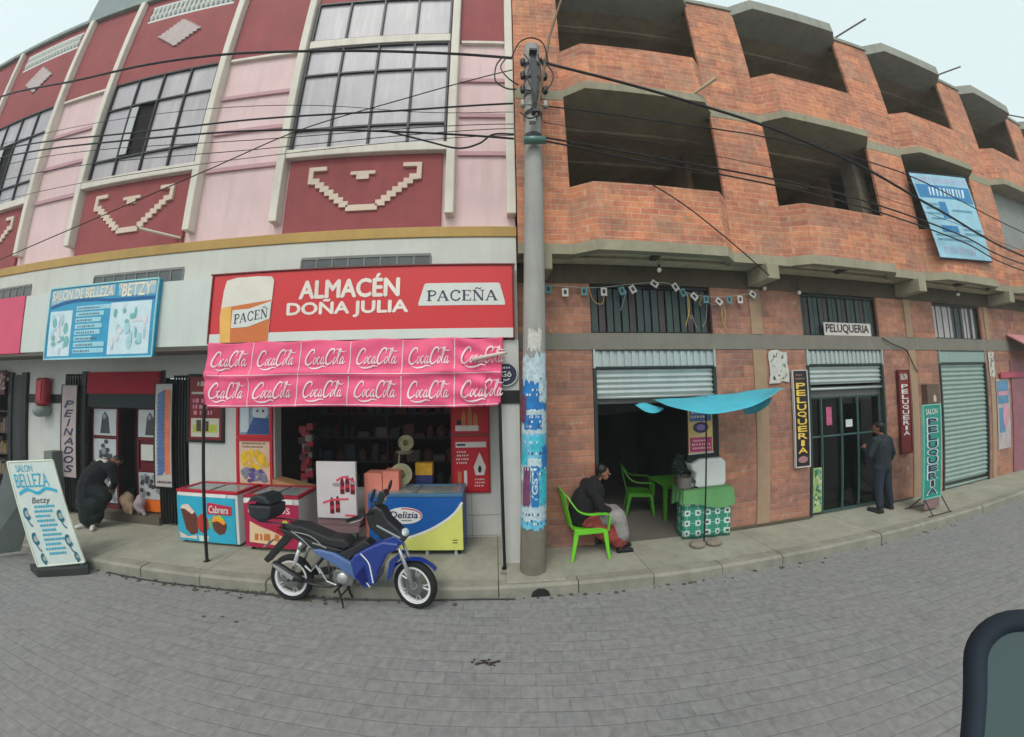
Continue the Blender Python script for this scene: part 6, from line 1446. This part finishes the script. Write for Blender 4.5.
cw = mb('front_cowl', MB().prism([(-1.51, 1.20), (-1.42, 1.25), (-1.33, 1.20), (-1.27, 1.09), (-1.14, .98), (-1.05, .85), (-1.14, .80), (-1.36, .86), (-1.50, .98), (-1.54, 1.10)], -.10, .10), PLB, bevel=.03)
mb('windscreen', MB().prism([(-1.36, 1.24), (-1.30, 1.36), (-1.33, 1.42), (-1.385, 1.40), (-1.43, 1.25)], -.07, .07), mat('smoked_screen', (24, 30, 34), .1, .05, spec=.8), cw, bevel=.012)
mb('blue_nose', MB().prism([(-1.34, .85), (-1.20, .90), (-1.08, .84), (-1.12, .79), (-1.26, .82)], -.108, .108), BLU, cw, bevel=.01)
b = MB(); strokes(b, [([(-1.40, 1.02), (-1.26, .95), (-1.12, .88)], .022)], lambda u, v: (u, -.104, v)); mb('grey_highlight', b, mat('highlight_grey', (150, 156, 158), .3), cw)  # grey stripe paints a highlight onto the black cowl
mb('headlight', MB().ell((-1.10, 0, .91), (.05, .085, .05), 14, 10), mat('headlight_glass', (190, 200, 206), .1, .05, spec=.8), cw, smooth=True)
mb('front_fender', MB().grid(lambda u, v: (-.985+(.315+.012*math.sin(math.pi*v))*math.cos(D2R(172-135*u)), -.06+.12*v, .29+(.315+.015*math.sin(math.pi*v))*math.sin(D2R(172-135*u))), 20, 6).prism([(-1.31, .34), (-1.27, .58), (-1.16, .68), (-1.10, .66), (-1.2, .57), (-1.27, .38)], -.062, .062), BLU, thick=.006, smooth=False)
for q in (-1, 1):
    mb('fork_leg', MB().tube([(-1.17, q*.085, .82), (-1.09, q*.082, .60), (-.985, q*.078, .29)], [.018, .022, .026], 10), SIL, smooth=True)
    mb('shock_absorber', MB().tube([(-2.34, q*.12, .78), (-2.37, q*.12, .70)], .028, 10).tube([(-2.37, q*.12, .70), (-2.46, q*.12, .46)], [.022, .018], 10), SIL, smooth=True)
sp = MB()
for k in range(70):
    a = k*.9; t = k/70; x = -2.36-.08*t; z = .72-.22*t; sp.v.append((x+.024*math.cos(a), -.12+.024*math.sin(a), z))
sp2 = MB().tube(sp.v, .004, 4); mb('spring', sp2, WRIM)
st_ = mb('seat', MB().prism([(-2.60, .955), (-2.50, .985), (-2.34, .975), (-2.16, .915), (-1.98, .855), (-1.80, .845), (-1.72, .76), (-1.80, .72), (-1.98, .74), (-2.23, .80), (-2.52, .90)], -.115, .115), mat('seat_vinyl', (34, 34, 36), .6, .1, 30), bevel=.03)
mb('tail_panel', MB().prism([(-2.66, .93), (-2.52, .90), (-2.22, .80), (-1.98, .74), (-1.80, .70), (-1.95, .67), (-2.20, .70), (-2.44, .80), (-2.60, .86)], -.10, .10), PLB, bevel=.012)
b = MB(); strokes(b, [([(-2.48, .91), (-2.34, .82), (-2.22, .72)], .014), ([(-2.44, .90), (-2.22, .86), (-2.06, .74)], .012), ([(-2.20, .78), (-2.10, .76), (-2.02, .73)], .016)], lambda u, v: (u, -.118, v)); mb('silver_trim', b, SIL)
mb('mud_flap', MB().prism([(-2.58, .88), (-2.48, .84), (-2.70, .62), (-2.86, .46), (-2.92, .50), (-2.76, .68)], -.05, .05), PLB, bevel=.01)
mb('tail_light', MB().box(-2.72, -2.62, -.07, .07, .86, .92), mat('lamp_red', (140, 20, 26), .3), bevel=.01)
mb('number_plate', MB().add([(-2.90, -.07, .66), (-2.90, .07, .66), (-2.82, .07, .74), (-2.82, -.07, .74)], [(0, 1, 2, 3)]), mat('plate_white', (190, 190, 186)), thick=.004)
ex = mb('exhaust', MB().tube([(-1.86, -.10, .30), (-1.98, -.12, .27), (-2.17, -.13, .28), (-2.32, -.14, .33)], .018, 10).tube([(-2.32, -.145, .33), (-2.40, -.145, .36), (-2.62, -.15, .475), (-2.70, -.15, .52)], [.03, .045, .045, .032], 14), mat('exhaust_black', (34, 34, 36), .4, .1), smooth=True)
mb('heat_shield', MB().prism([(-2.43, .345), (-2.40, .39), (-2.60, .495), (-2.68, .53), (-2.66, .49)], -.205, -.195), SIL, ex, bevel=.003)
en = mb('engine', MB().prism([(-1.96, .44), (-1.92, .47), (-1.74, .47), (-1.69, .40), (-1.71, .28), (-1.93, .26), (-1.98, .32)], -.10, .10), ENG, bevel=.02)
mb('cylinder_fins', MB().box(-1.69, -1.60, -.06, .06, .33, .335).box(-1.69, -1.58, -.06, .06, .36, .365).box(-1.69, -1.57, -.06, .06, .39, .395).box(-1.69, -1.56, -.05, .05, .30, .42), ENG, en, kind='stuff')
mb('clutch_cover', MB().lathe([(0, -.125), (.05, -.122), (.07, -.105), (.075, -.09)], (-1.84, 0, .37), 'y', 18), SIL, en, smooth=True)
fr_ = MB()
fr_.tube([(-1.22, 0, .98), (-1.36, 0, .68), (-1.62, 0, .50), (-1.95, 0, .52), (-2.2, 0, .66), (-2.5, 0, .86)], .026, 8)
for q in (-1, 1): fr_.tube([(-1.95, q*.07, .48), (-2.0, q*.09, .34), (-2.555, q*.09, .29)], .018, 8); fr_.tube([(-2.1, q*.08, .60), (-2.28, q*.09, .40)], .012, 6); fr_.tube([(-2.02, q*.1, .66), (-1.99, q*.11, .38), (-1.93, q*.12, .27)], .010, 6)
mb('frame', fr_, PLB, smooth=True)
mb('swing_arm_cover', MB().prism([(-2.50, .33), (-2.50, .28), (-2.08, .33), (-2.02, .40), (-2.1, .42)], .09, .115), PLB, bevel=.008)
b = MB().tube([(-2.30, -.12, .50), (-2.22, -.125, .44), (-2.16, -.12, .52), (-2.1, -.125, .42)], .012, 6).tube([(-2.12, -.12, .49), (-2.02, -.13, .34), (-1.9, -.13, .30)], .010, 6); mb('bracket', b, SIL)
mb('footrest', MB().tube([(-1.86, -.26, .28), (-1.86, .26, .28)], .014, 8), RUB)
mb('centre_stand', MB().tube([(-1.90, -.10, .26), (-1.84, -.11, .06), (-1.83, -.13, .02)], .012, 6).tube([(-1.90, .10, .26), (-1.84, .11, .06), (-1.83, .13, .02)], .012, 6).tube([(-1.86, -.12, .16), (-1.86, .12, .16)], .010, 6), BLK)
hb = mb('handlebar', MB().tube([(-1.58, -.33, 1.16), (-1.48, -.2, 1.17), (-1.42, -.05, 1.16), (-1.42, .05, 1.16), (-1.48, .2, 1.17), (-1.58, .33, 1.16)], .012, 8), BLK, smooth=True)
for q in (-1, 1):
    mb('grip', MB().tube([(-1.54, q*.26, 1.165), (-1.62, q*.40, 1.155)], .020, 8), RUB, hb)
    mb('brake_lever', MB().tube([(-1.50, q*.22, 1.16), (-1.50, q*.30, 1.14), (-1.58, q*.40, 1.13)], .006, 6), SIL, hb)
    m_ = mb('mirror', MB().tube([(-1.46, q*.22, 1.17), (-1.40, q*.25, 1.26), (-1.38, q*.27, 1.34)], .006, 6), BLK)
    k = MB().ell((0, 0, 0), (.020, .045, .075), 12, 8); k.xf(Matrix.Translation((-1.37, q*.28, 1.41)) @ Matrix.Rotation(.25, 4, 'Y')); mb('mirror_head', k, PLB, m_, smooth=True)
DXB = Matrix.Translation((-.05, 0, 0))
bx = mb('top_box', MB().prism([(-3.02, 1.215), (-2.96, 1.30), (-2.86, 1.33), (-2.75, 1.31), (-2.68, 1.21)], -.16, .16).prism([(-3.02, 1.205), (-2.67, 1.20), (-2.68, 1.08), (-2.72, 1.02), (-2.86, 1.00), (-2.98, 1.05)], -.155, .155).xf(DXB), mat('topbox_black', (32, 36, 38), .5, .1, 12), bevel=.03)
mb('reflector', MB().prism([(-3.0, 1.225), (-2.97, 1.25), (-2.86, 1.248), (-2.88, 1.22)], -.17, -.16).xf(DXB), mat('reflector_red', (150, 26, 60), .3, .05), bx)
mb('luggage_rack', MB().tube([(-2.96, -.08, .985), (-2.70, -.09, .985), (-2.48, -.09, .975)], .010, 6).tube([(-2.96, .08, .985), (-2.70, .09, .985), (-2.48, .09, .975)], .010, 6).tube([(-2.62, -.09, .98), (-2.6, -.09, .90)], .01, 6).tube([(-2.62, .09, .98), (-2.6, .09, .90)], .01, 6).tube([(-2.88, -.09, .985), (-2.88, .09, .985)], .010, 6), PLB)
# ------------------------------------------------------------------ utility pole and wires
PCON = mat('pole_concrete', (154, 152, 148), .85, .1, 2, bump=.15, streak=.4, scol=(104, 102, 96))
PT = thing('utility_pole', 'grey concrete utility pole with blue torn notices glued round its lower half', 'pole', (.452, 4.33, .0))
def PC(z):
    t = z/8.2; return (.452+.195*t, 4.33, z)
PR = lambda z: .168-.006*z
build('shaft', MB().tube([PC(z) for z in (0.0, .15, 1, 2, 3, 4, 5, 6, 7, 8, 8.18)], [PR(z) for z in (0, .15, 1, 2, 3, 4, 5, 6, 7, 8, 8.18)], 24), PCON, PT, smooth=False)
build('base_pad', MB().prism([(.10, 4.06), (.86, 4.06), (.84, 4.60), (.12, 4.60)], .152, .172, 'xy'), CONC, PT, bevel=.01)
def wrap(name, z0, z1, a0, a1, m, off=.004, ragged=.02, seed=1, parent=PT, rows=8):
    r = random.Random(seed); cols = 20; b = MB()
    offs = [[r.uniform(-ragged, ragged) if j in (0, rows) else 0 for i in range(cols+1)] for j in range(rows+1)]
    vs = []
    for j in range(rows+1):
        for i in range(cols+1):
            z = z0+(z1-z0)*j/rows+offs[j][i]; a = D2R(a0+(a1-a0)*i/cols)+(r.uniform(-.05, .05) if i in (0, cols) else 0)
            c = PC(z); R_ = PR(z)+off+r.uniform(0, .0015); vs.append((c[0]+R_*math.cos(a), c[1]+R_*math.sin(a), z))
    b.add(vs, [(j*(cols+1)+i, j*(cols+1)+i+1, (j+1)*(cols+1)+i+1, (j+1)*(cols+1)+i) for j in range(rows) for i in range(cols)])
    return build(name, b, m, parent, smooth=True)
PB1 = mat('notice_blue', (34, 112, 176), .6, .25, 9); PB2 = mat('notice_sky', (100, 176, 204), .6, .3, 12); PB3 = mat('notice_white', (172, 190, 196), .65, .3, 16); PB4 = mat('notice_plum', (110, 60, 90), .6, .25, 16); PB5 = mat('notice_cyan', (60, 170, 190), .6, .3, 14)
wrap('notice', 2.30, 2.82, 175, 350, PB1, .004, .03, 1); wrap('notice', 2.68, 3.02, 190, 330, PB3, .007, .06, 2); wrap('notice', 2.42, 2.72, 285, 345, PB3, .010, .03, 21)
wrap('notice', 2.02, 2.32, 180, 355, PB3, .006, .02, 3); wrap('notice', 2.08, 2.26, 215, 300, PB1, .009, .01, 4); wrap('notice', 1.66, 2.04, 178, 352, PB2, .005, .02, 5); wrap('notice', 1.80, 1.98, 250, 310, PB5, .009, .02, 6)
wrap('notice', 1.42, 1.72, 185, 350, PB3, .007, .02, 7); wrap('notice', 1.10, 1.60, 212, 248, PB4, .010, .005, 8); wrap('notice', 1.10, 1.62, 252, 285, PB1, .0105, .005, 9); wrap('notice', 1.12, 1.60, 290, 345, PB5, .0095, .01, 10)
wrap('notice', .80, 1.12, 185, 352, PB2, .006, .03, 11); wrap('notice', .92, 1.10, 200, 340, PB3, .010, .03, 12)
wrap('weathered_foot', .18, .84, 0, 360, mat('foot_stain', (116, 110, 98), .9, .2, 4, streak=.4, scol=(84, 80, 70)), .002, .0, 31)
wrap('notice', 2.16, 2.5, 180, 225, PB4, .011, .03, 15); wrap('notice', 1.58, 1.86, 300, 350, PB1, .010, .02, 16); wrap('notice', 1.62, 1.80, 190, 235, PB5, .011, .02, 17)
wrap('paint_splash', 3.10, 3.34, 230, 300, mat('splash_white', (190, 188, 180), .8, .15, 20), .002, .05, 13)
def cyl_text(b, txt, a0, a1, z0, z1, off, vertical=False, bold=.03):
    def f(x, y, z):
        c = PC(z); R_ = PR(z)+off; a = D2R(x); return (c[0]+R_*math.cos(a), c[1]+R_*math.sin(a), z)
    if not vertical: text(b, txt, a0, a1, z0, z1, 0, bold, 0, f)
    else:
        vs, fs, xa, xb, ya, yb = text_geo(txt, bold, 0)
        b.add([f(a1-(a1-a0)*(v[1]-ya)/(yb-ya), 0, z0+(z1-z0)*(v[0]-xa)/(xb-xa)) for v in vs], fs)
b = MB(); cyl_text(b, 'VGST', 256, 281, 1.13, 1.58, .0125, True); build('notice_print', b, PB3, PT)
b = MB(); r = random.Random(5)
for k in range(110):
    z = r.choice([.86, .9, .98, 1.5, 1.56, 1.76, 1.9, 2.1, 2.16, 2.22, 2.5, 2.56]); a = r.uniform(205, 330); da = r.uniform(3, 9)
    def q(a, z): c = PC(z); R_ = PR(z)+.0125; return (c[0]+R_*math.cos(D2R(a)), c[1]+R_*math.sin(D2R(a)), z)
    b.mi(k % 2); b.add([q(a, z), q(a+da, z+.005), q(a+da, z+.03), q(a+da*.2, z+.035)], [(0, 1, 2, 3)])
build('small_print', b, [mat('np_dark', (50, 70, 110), .6), mat('np_white', (206, 214, 216), .6)], PT, kind='stuff')
HW = mat('hardware_dark', (52, 54, 58), .5, .15, metal=.3); INS = mat('insulator_green', (70, 110, 100), .3, .15, spec=.6)
for z in (7.72, 7.42, 7.10, 6.72, 6.3):
    c = PC(z); build('band', MB().lathe([(PR(z)+.012, -.03), (PR(z)+.016, -.03), (PR(z)+.016, .03), (PR(z)+.012, .03)], c, 'z', 20), HW, PT)
build('rack', MB().box(PC(7.4)[0]-.05, PC(7.4)[0]+.05, 4.12, 4.15, 6.6, 7.8).box(PC(7.4)[0]-.06, PC(7.4)[0]+.06, 4.06, 4.17, 6.58, 6.62).box(PC(7.4)[0]-.06, PC(7.4)[0]+.06, 4.06, 4.17, 7.8, 7.84), HW, PT)
ip = None
for z in (7.62, 7.34, 7.06, 6.78):
    for x in (-.17, .17):
        k = MB().lathe([(0, -.06), (.03, -.06), (.042, -.03), (.028, 0), (.042, .03), (.03, .06), (0, .06)], (PC(z)[0]+x, 4.14, z), 'z', 12); k.tube([(PC(z)[0]+x*.2, 4.16, z), (PC(z)[0]+x, 4.14, z)], .01, 6)
        build('insulator', k, HW if z > 6.9 else mat('porcelain', (150, 146, 140), .3), PT, smooth=True)
build('splice_box', MB().tube([(PC(6.1)[0]-.16, 4.12, 6.10), (PC(6.1)[0]+.15, 4.12, 6.12)], .058, 12), INS, PT, smooth=True)
build('clamp_box', MB().box(.52, .62, 4.07, 4.15, 6.40, 6.50), mat('clamp_white', (150, 150, 148)), PT, bevel=.01)
def curve3(pts, n=8): return catmull([Vector(p) for p in pts], n)
for pts in (((.30, 4.18, 7.78), (.42, 4.08, 7.98), (.62, 4.05, 8.05), (.80, 4.08, 7.95), (.88, 4.18, 7.6)), ((.20, 4.15, 7.7), (.12, 4.1, 7.45), (.22, 4.08, 7.22), (.38, 4.1, 7.1)), ((.84, 4.15, 7.62), (.92, 4.1, 7.35), (.86, 4.08, 7.1), (.74, 4.1, 6.98)), ((.48, 4.1, 7.75), (.56, 4.05, 7.5), (.52, 4.05, 7.2), (.6, 4.05, 6.9), (.56, 4.05, 6.6)), ((.70, 4.1, 7.75), (.72, 4.05, 7.4), (.66, 4.05, 7.0), (.62, 4.05, 6.7)), ((.15, 4.12, 7.69), (.05, 4.12, 7.5), (.04, 4.12, 7.2), (.2, 4.12, 7.05), (.35, 4.12, 7.04)), ((.40, 4.08, 6.55), (.52, 4.02, 6.4), (.66, 4.05, 6.5))):
    build('jumper_cable', MB().tube(curve3(pts), .011, 6), BLK, PT)
build('conduit', MB().tube([(.80, 4.28, 3.6), (.82, 4.28, 6.0)], .012, 6) if False else MB().tube([(PC(6.5)[0]+.02, 4.1, 6.5), (.80, 4.12, 7.55), (.95, 4.3, 8.45), (1.18, 4.45, 9.4), (1.4, 4.5, 10.2)], .022, 8), mat('pipe_brown', (110, 82, 52), .6), PT)
def wire(label, pts, r=.012, m=BLK, n=8, cat='wire'):
    tag(build('overhead_wire', MB().tube(curve3(pts, n), r, 6), m, base=pts[0]), label, cat, 'overhead wires along the street')
Y = 4.2
wire('thickest black wire running left from the pole top across the tall windows', [(-22, Y, 10.3), (-16, Y, 9.75), (-11.35, Y, 9.206), (-8.387, Y, 8.66), (-6.249, Y, 8.47), (-4.611, Y, 8.31), (-3.178, Y, 8.12), (-1.478, Y, 7.93), (-.361, Y, 7.83), (.3, 4.14, 7.70)], .021)
wire('upper of the two middle black wires left of the pole', [(-22, Y, 8.6), (-15, Y, 8.0), (-10.3, Y, 7.52), (-6.24, Y, 6.95), (-3.69, Y, 6.79), (-1.5, Y, 6.72), (.3, 4.14, 6.78)], .014)
wire('lower black wire sagging to the green splice left of the pole', [(-22, Y, 8.3), (-15, Y, 7.75), (-10.2, Y, 7.30), (-6.2, Y, 6.80), (-3.66, Y, 6.57), (-1.35, Y, 6.33), (.3, 4.14, 6.14)], .015)
wire('short drooping black cable loop just left of the pole', [(-1.5, Y, 6.34), (-.95, Y, 6.15), (-.5, Y, 6.02), (-.2, Y, 6.10), (0, Y, 6.26), (.3, 4.14, 6.22)], .013)
wire('thin diagonal wire falling from the pole to the lower left over the pink building', [(.3, 4.14, 7.45), (-1.399, Y, 6.925), (-2.91, Y, 6.49), (-4.513, Y, 5.92), (-6.6, Y, 5.38), (-9.129, Y, 4.96), (-13, Y, 4.5)], .008)
wire('thin upper grey wire left of the pole', [(-22, Y, 8.9), (-10.4, Y, 7.66), (-3.7, Y, 7.05), (-1.08, Y, 6.68), (.3, 4.14, 6.62)], .005)
wire('thin grey wire under the second one left of the pole', [(-22, Y, 8.0), (-10.07, Y, 7.08), (-3.7, Y, 6.40), (.3, 4.14, 6.40)], .006)
wire('thin grey wire crossing the window bottoms', [(-22, Y, 7.4), (-9.87, Y, 6.70), (-3.61, Y, 6.22), (.3, 4.14, 6.32)], .006)
wire('lowest thin grey wire left of the pole', [(-22, Y, 6.8), (-9.63, Y, 6.22), (-3.6, Y, 6.08), (.3, 4.14, 6.20)], .005)
wire('thickest black wire running right from the pole top down across the brick building', [(.74, 4.14, 7.72), (.903, Y, 7.68), (2.024, Y, 7.42), (3.381, Y, 7.148), (4.659, Y, 6.925), (6.682, Y, 6.50), (8.85, Y, 5.93), (12.5, Y, 5.35), (22, Y, 5.2)], .023)
wire('upper thin black wire right of the pole over the dark opening', [(.74, 4.14, 6.76), (2.274, Y, 6.72), (3.673, Y, 6.70), (4.609, Y, 6.70), (7.85, Y, 6.58), (12.711, Y, 6.0), (22, Y, 5.9)], .011)
wire('middle black wire right of the pole', [(.74, 4.12, 6.16), (2.191, Y, 6.04), (3.525, Y, 5.94), (6.223, Y, 5.80), (9.449, Y, 5.48), (12.335, Y, 5.15), (22, Y, 5.1)], .014)
wire('lower black wire just under the middle one right of the pole', [(.74, 4.12, 6.10), (2.191, Y, 5.93), (3.525, Y, 5.84), (6.223, Y, 5.66), (9.449, Y, 5.34), (12.335, Y, 4.98), (22, Y, 4.9)], .013)
wire('thin grey wire above the middle ones right of the pole', [(.74, 4.14, 6.45), (2.3, Y, 6.28), (4.0, Y, 6.14), (6.2, Y, 6.0), (9.4, Y, 5.72), (12.5, Y, 5.5), (22, Y, 5.4)], .005)
wire('thin diagonal wire from the first opening down to the concrete beam end', [(2.40, 4.36, 5.66), (3.0, 4.3, 5.22), (4.40, 4.46, 4.32)], .009)
# ------------------------------------------------------------------ small things
for lab, p0, p1 in (('first reinforcing bar sticking out over the roof edge', (7.75, 4.62, 10.38), (8.55, 4.2, 10.86)), ('second reinforcing bar sticking out over the roof edge', (11.35, 4.62, 10.38), (12.3, 4.2, 10.75)), ('third reinforcing bar sticking out over the roof edge', (15.2, 4.62, 10.42), (17.0, 4.3, 10.60))):
    tag(build('steel_bar', MB().tube([p0, p1], .022, 6), mat('rust_steel', (96, 92, 86), .7, .2), base=p0), lab, 'bar', 'steel bars on the roof of the brick building')
for k, (x, y, z, lab) in enumerate(((2.57, 4.7, 4.40, 'bare bulb hanging under the first bay'), (4.72, 4.93, 4.26, 'bare bulb at the top of the plaster column'), (5.50, 4.93, 4.22, 'bare bulb left of the second grille'), (10.0, 4.7, 4.38, 'bare bulb under the third bay'))):
    T = thing('bulb', lab, 'bulb', (x, y, z), 'bare bulbs under the bays')
    build('glass', MB().ell((x, y, z), (.035, .035, .042), 12, 8), mat('bulb_glass', (214, 212, 204), .2, .02), T, smooth=True)
    build('holder', MB().lathe([(.018, .03), (.02, .085), (0, .09)], (x, y, z), 'z', 10).tube([(x, y, z+.08), (x, y, z+.19 if z > 4.3 else z+.3)], .004, 4), BLK, T)
T = thing('waste_pipe', 'short pale pipe sticking out of the ochre band of the pink building', 'pipe', (-5.4, 4.6, 5.05))
build('pipe', MB().tube([(-5.22, 4.70, 5.13), (-5.72, 4.36, 5.20)], .025, 8), mat('pipe_pale', (200, 186, 168), .6), T)
T = thing('waste_pipe', 'short pale pipe sticking out over the first bay of the brick building', 'pipe', (3.5, 4.4, 7.6))
build('pipe', MB().tube([(3.45, 4.42, 7.60), (3.72, 4.1, 7.68)], .028, 8), mat('pipe_tan', (190, 170, 140), .6), T)
tag(build('pavement_cable', MB().tube(curve3([(-5.6, 3.965, .012), (-4.9, 3.94, .012), (-3.8, 3.95, .012), (-2.4, 3.93, .012), (-1.2, 3.96, .012), (-.3, 3.97, .014), (.2, 3.95, .012)], 8), .009, 5), BLK, base=(-3, 3.95, 0)), 'thin black cable lying along the foot of the kerb', 'cable')
b = MB(); r = random.Random(17)
for k in range(14): b.ell((-.1+r.gauss(0, .05), 2.95+r.gauss(0, .02), .006), (r.uniform(.01, .045), r.uniform(.006, .016), .006), 6, 4)
tag(build('leaf_litter', b, mat('litter_dark', (54, 46, 44), .9, .3), base=(-.1, 2.95, 0)), 'small dark clump of litter on the road below the utility pole', 'litter')
b = MB()
for x, y, s in ((-2.95, 3.38, .035), (-3.18, 3.44, .025), (-3.4, 3.40, .03)): b.ell((x, y, .004), (s, s*.5, .004), 8, 4)
tag(build('oil_spots', b, mat('spot_dark', (64, 64, 62), .8, .2), base=(-3.1, 3.4, 0)), 'row of small dark spots on the road left of the motorbike', 'spots')
tag(build('torn_paper', MB().add([(.02, 4.3, .158), (.12, 4.27, .162), (.14, 4.33, .158), (.05, 4.36, .165)], [(0, 1, 2, 3)]), mat('scrap_grey', (120, 116, 104), .9), base=(.08, 4.3, .15), thick=.003), 'grey paper scrap on the pavement left of the pole', 'paper')
# ------------------------------------------------------------------ side mirror of the vehicle the street is seen from
ctr = Vector(CAM_LOC)+Vector((.890, .168, -.570))
n_ = (Vector(CAM_LOC)-ctr).normalized()
n_ = (n_+Vector((-.05, -.15, .1))).normalized()
u_ = Vector((0, 0, 1)).cross(n_).normalized(); v_ = n_.cross(u_)
u_, v_ = u_*math.cos(.27)+v_*math.sin(.27), v_*math.cos(.27)-u_*math.sin(.27)
T = thing('side_mirror', 'dark vehicle side mirror with rounded housing at the lower right corner', 'mirror', tuple(ctr))
def rr(hw, hh, r_, n=8):
    o = []
    for cx, cy, a0 in ((hw-r_, hh-r_, 0), (-hw+r_, hh-r_, 90), (-hw+r_, -hh+r_, 180), (hw-r_, -hh+r_, 270)):
        for k in range(n+1):
            a = D2R(a0+90*k/n); o.append((cx+r_*math.cos(a), cy+r_*math.sin(a)))
    return o
def ringshell(prof, hw, hh, r_):
    b = MB(); vs = []; N_ = 36
    for (ins, dep) in prof:
        for (x, y) in rr(hw-ins, hh-ins, max(.01, r_-ins)): vs.append(ctr+u_*x+v_*y+n_*dep)
    L_ = len(vs)//len(prof)
    b.add(vs, [(i*L_+j, i*L_+(j+1) % L_, (i+1)*L_+(j+1) % L_, (i+1)*L_+j) for i in range(len(prof)-1) for j in range(L_)])
    b.add([vs[(len(prof)-1)*L_+j] for j in range(L_)], [tuple(range(L_))]); return b
HWD, HHT = .19, .205
build('housing', ringshell([(.046, -.012), (.040, .006), (.030, .014), (.010, .010), (0, -.012), (.004, -.05), (.03, -.085), (.07, -.10)], HWD, HHT, .10), mat('mirror_housing', (24, 36, 48), .8, .1, 12, spec=.4), T, smooth=True)
b = MB(); pts = [ctr+u_*x+v_*y-n_*.002 for x, y in rr(HWD-.042, HHT-.042, .06)]; b.add(pts, [tuple(range(len(pts)))])
build('mirror_glass', b, mat('mirror_glass', (62, 78, 80), .10, .05, 3, metal=.3, spec=.6), T)
build('arm', MB().tube([ctr+u_*.08-v_*.12-n_*.06, ctr+u_*.16-v_*.26-n_*.06, ctr+u_*.22-v_*.42-n_*.02], [.03, .028, .035], 10), MATS['mirror_housing'], T, smooth=True)
# ------------------------------------------------------------------ even haze volume, added to lift the dark tones
m = bpy.data.materials.new('air'); m.use_nodes = True; nn = m.node_tree; nn.nodes.clear()
pv = nn.nodes.new('ShaderNodeVolumePrincipled'); pv.inputs['Density'].default_value = .0032; pv.inputs['Color'].default_value = (.93, .97, .98, 1); pv.inputs['Anisotropy'].default_value = .1
om = nn.nodes.new('ShaderNodeOutputMaterial'); nn.links.new(pv.outputs[0], om.inputs['Volume'])
build('haze', MB().box(-61, 61, -41, 61, -1.4, 20.6), m, kind='stuff')
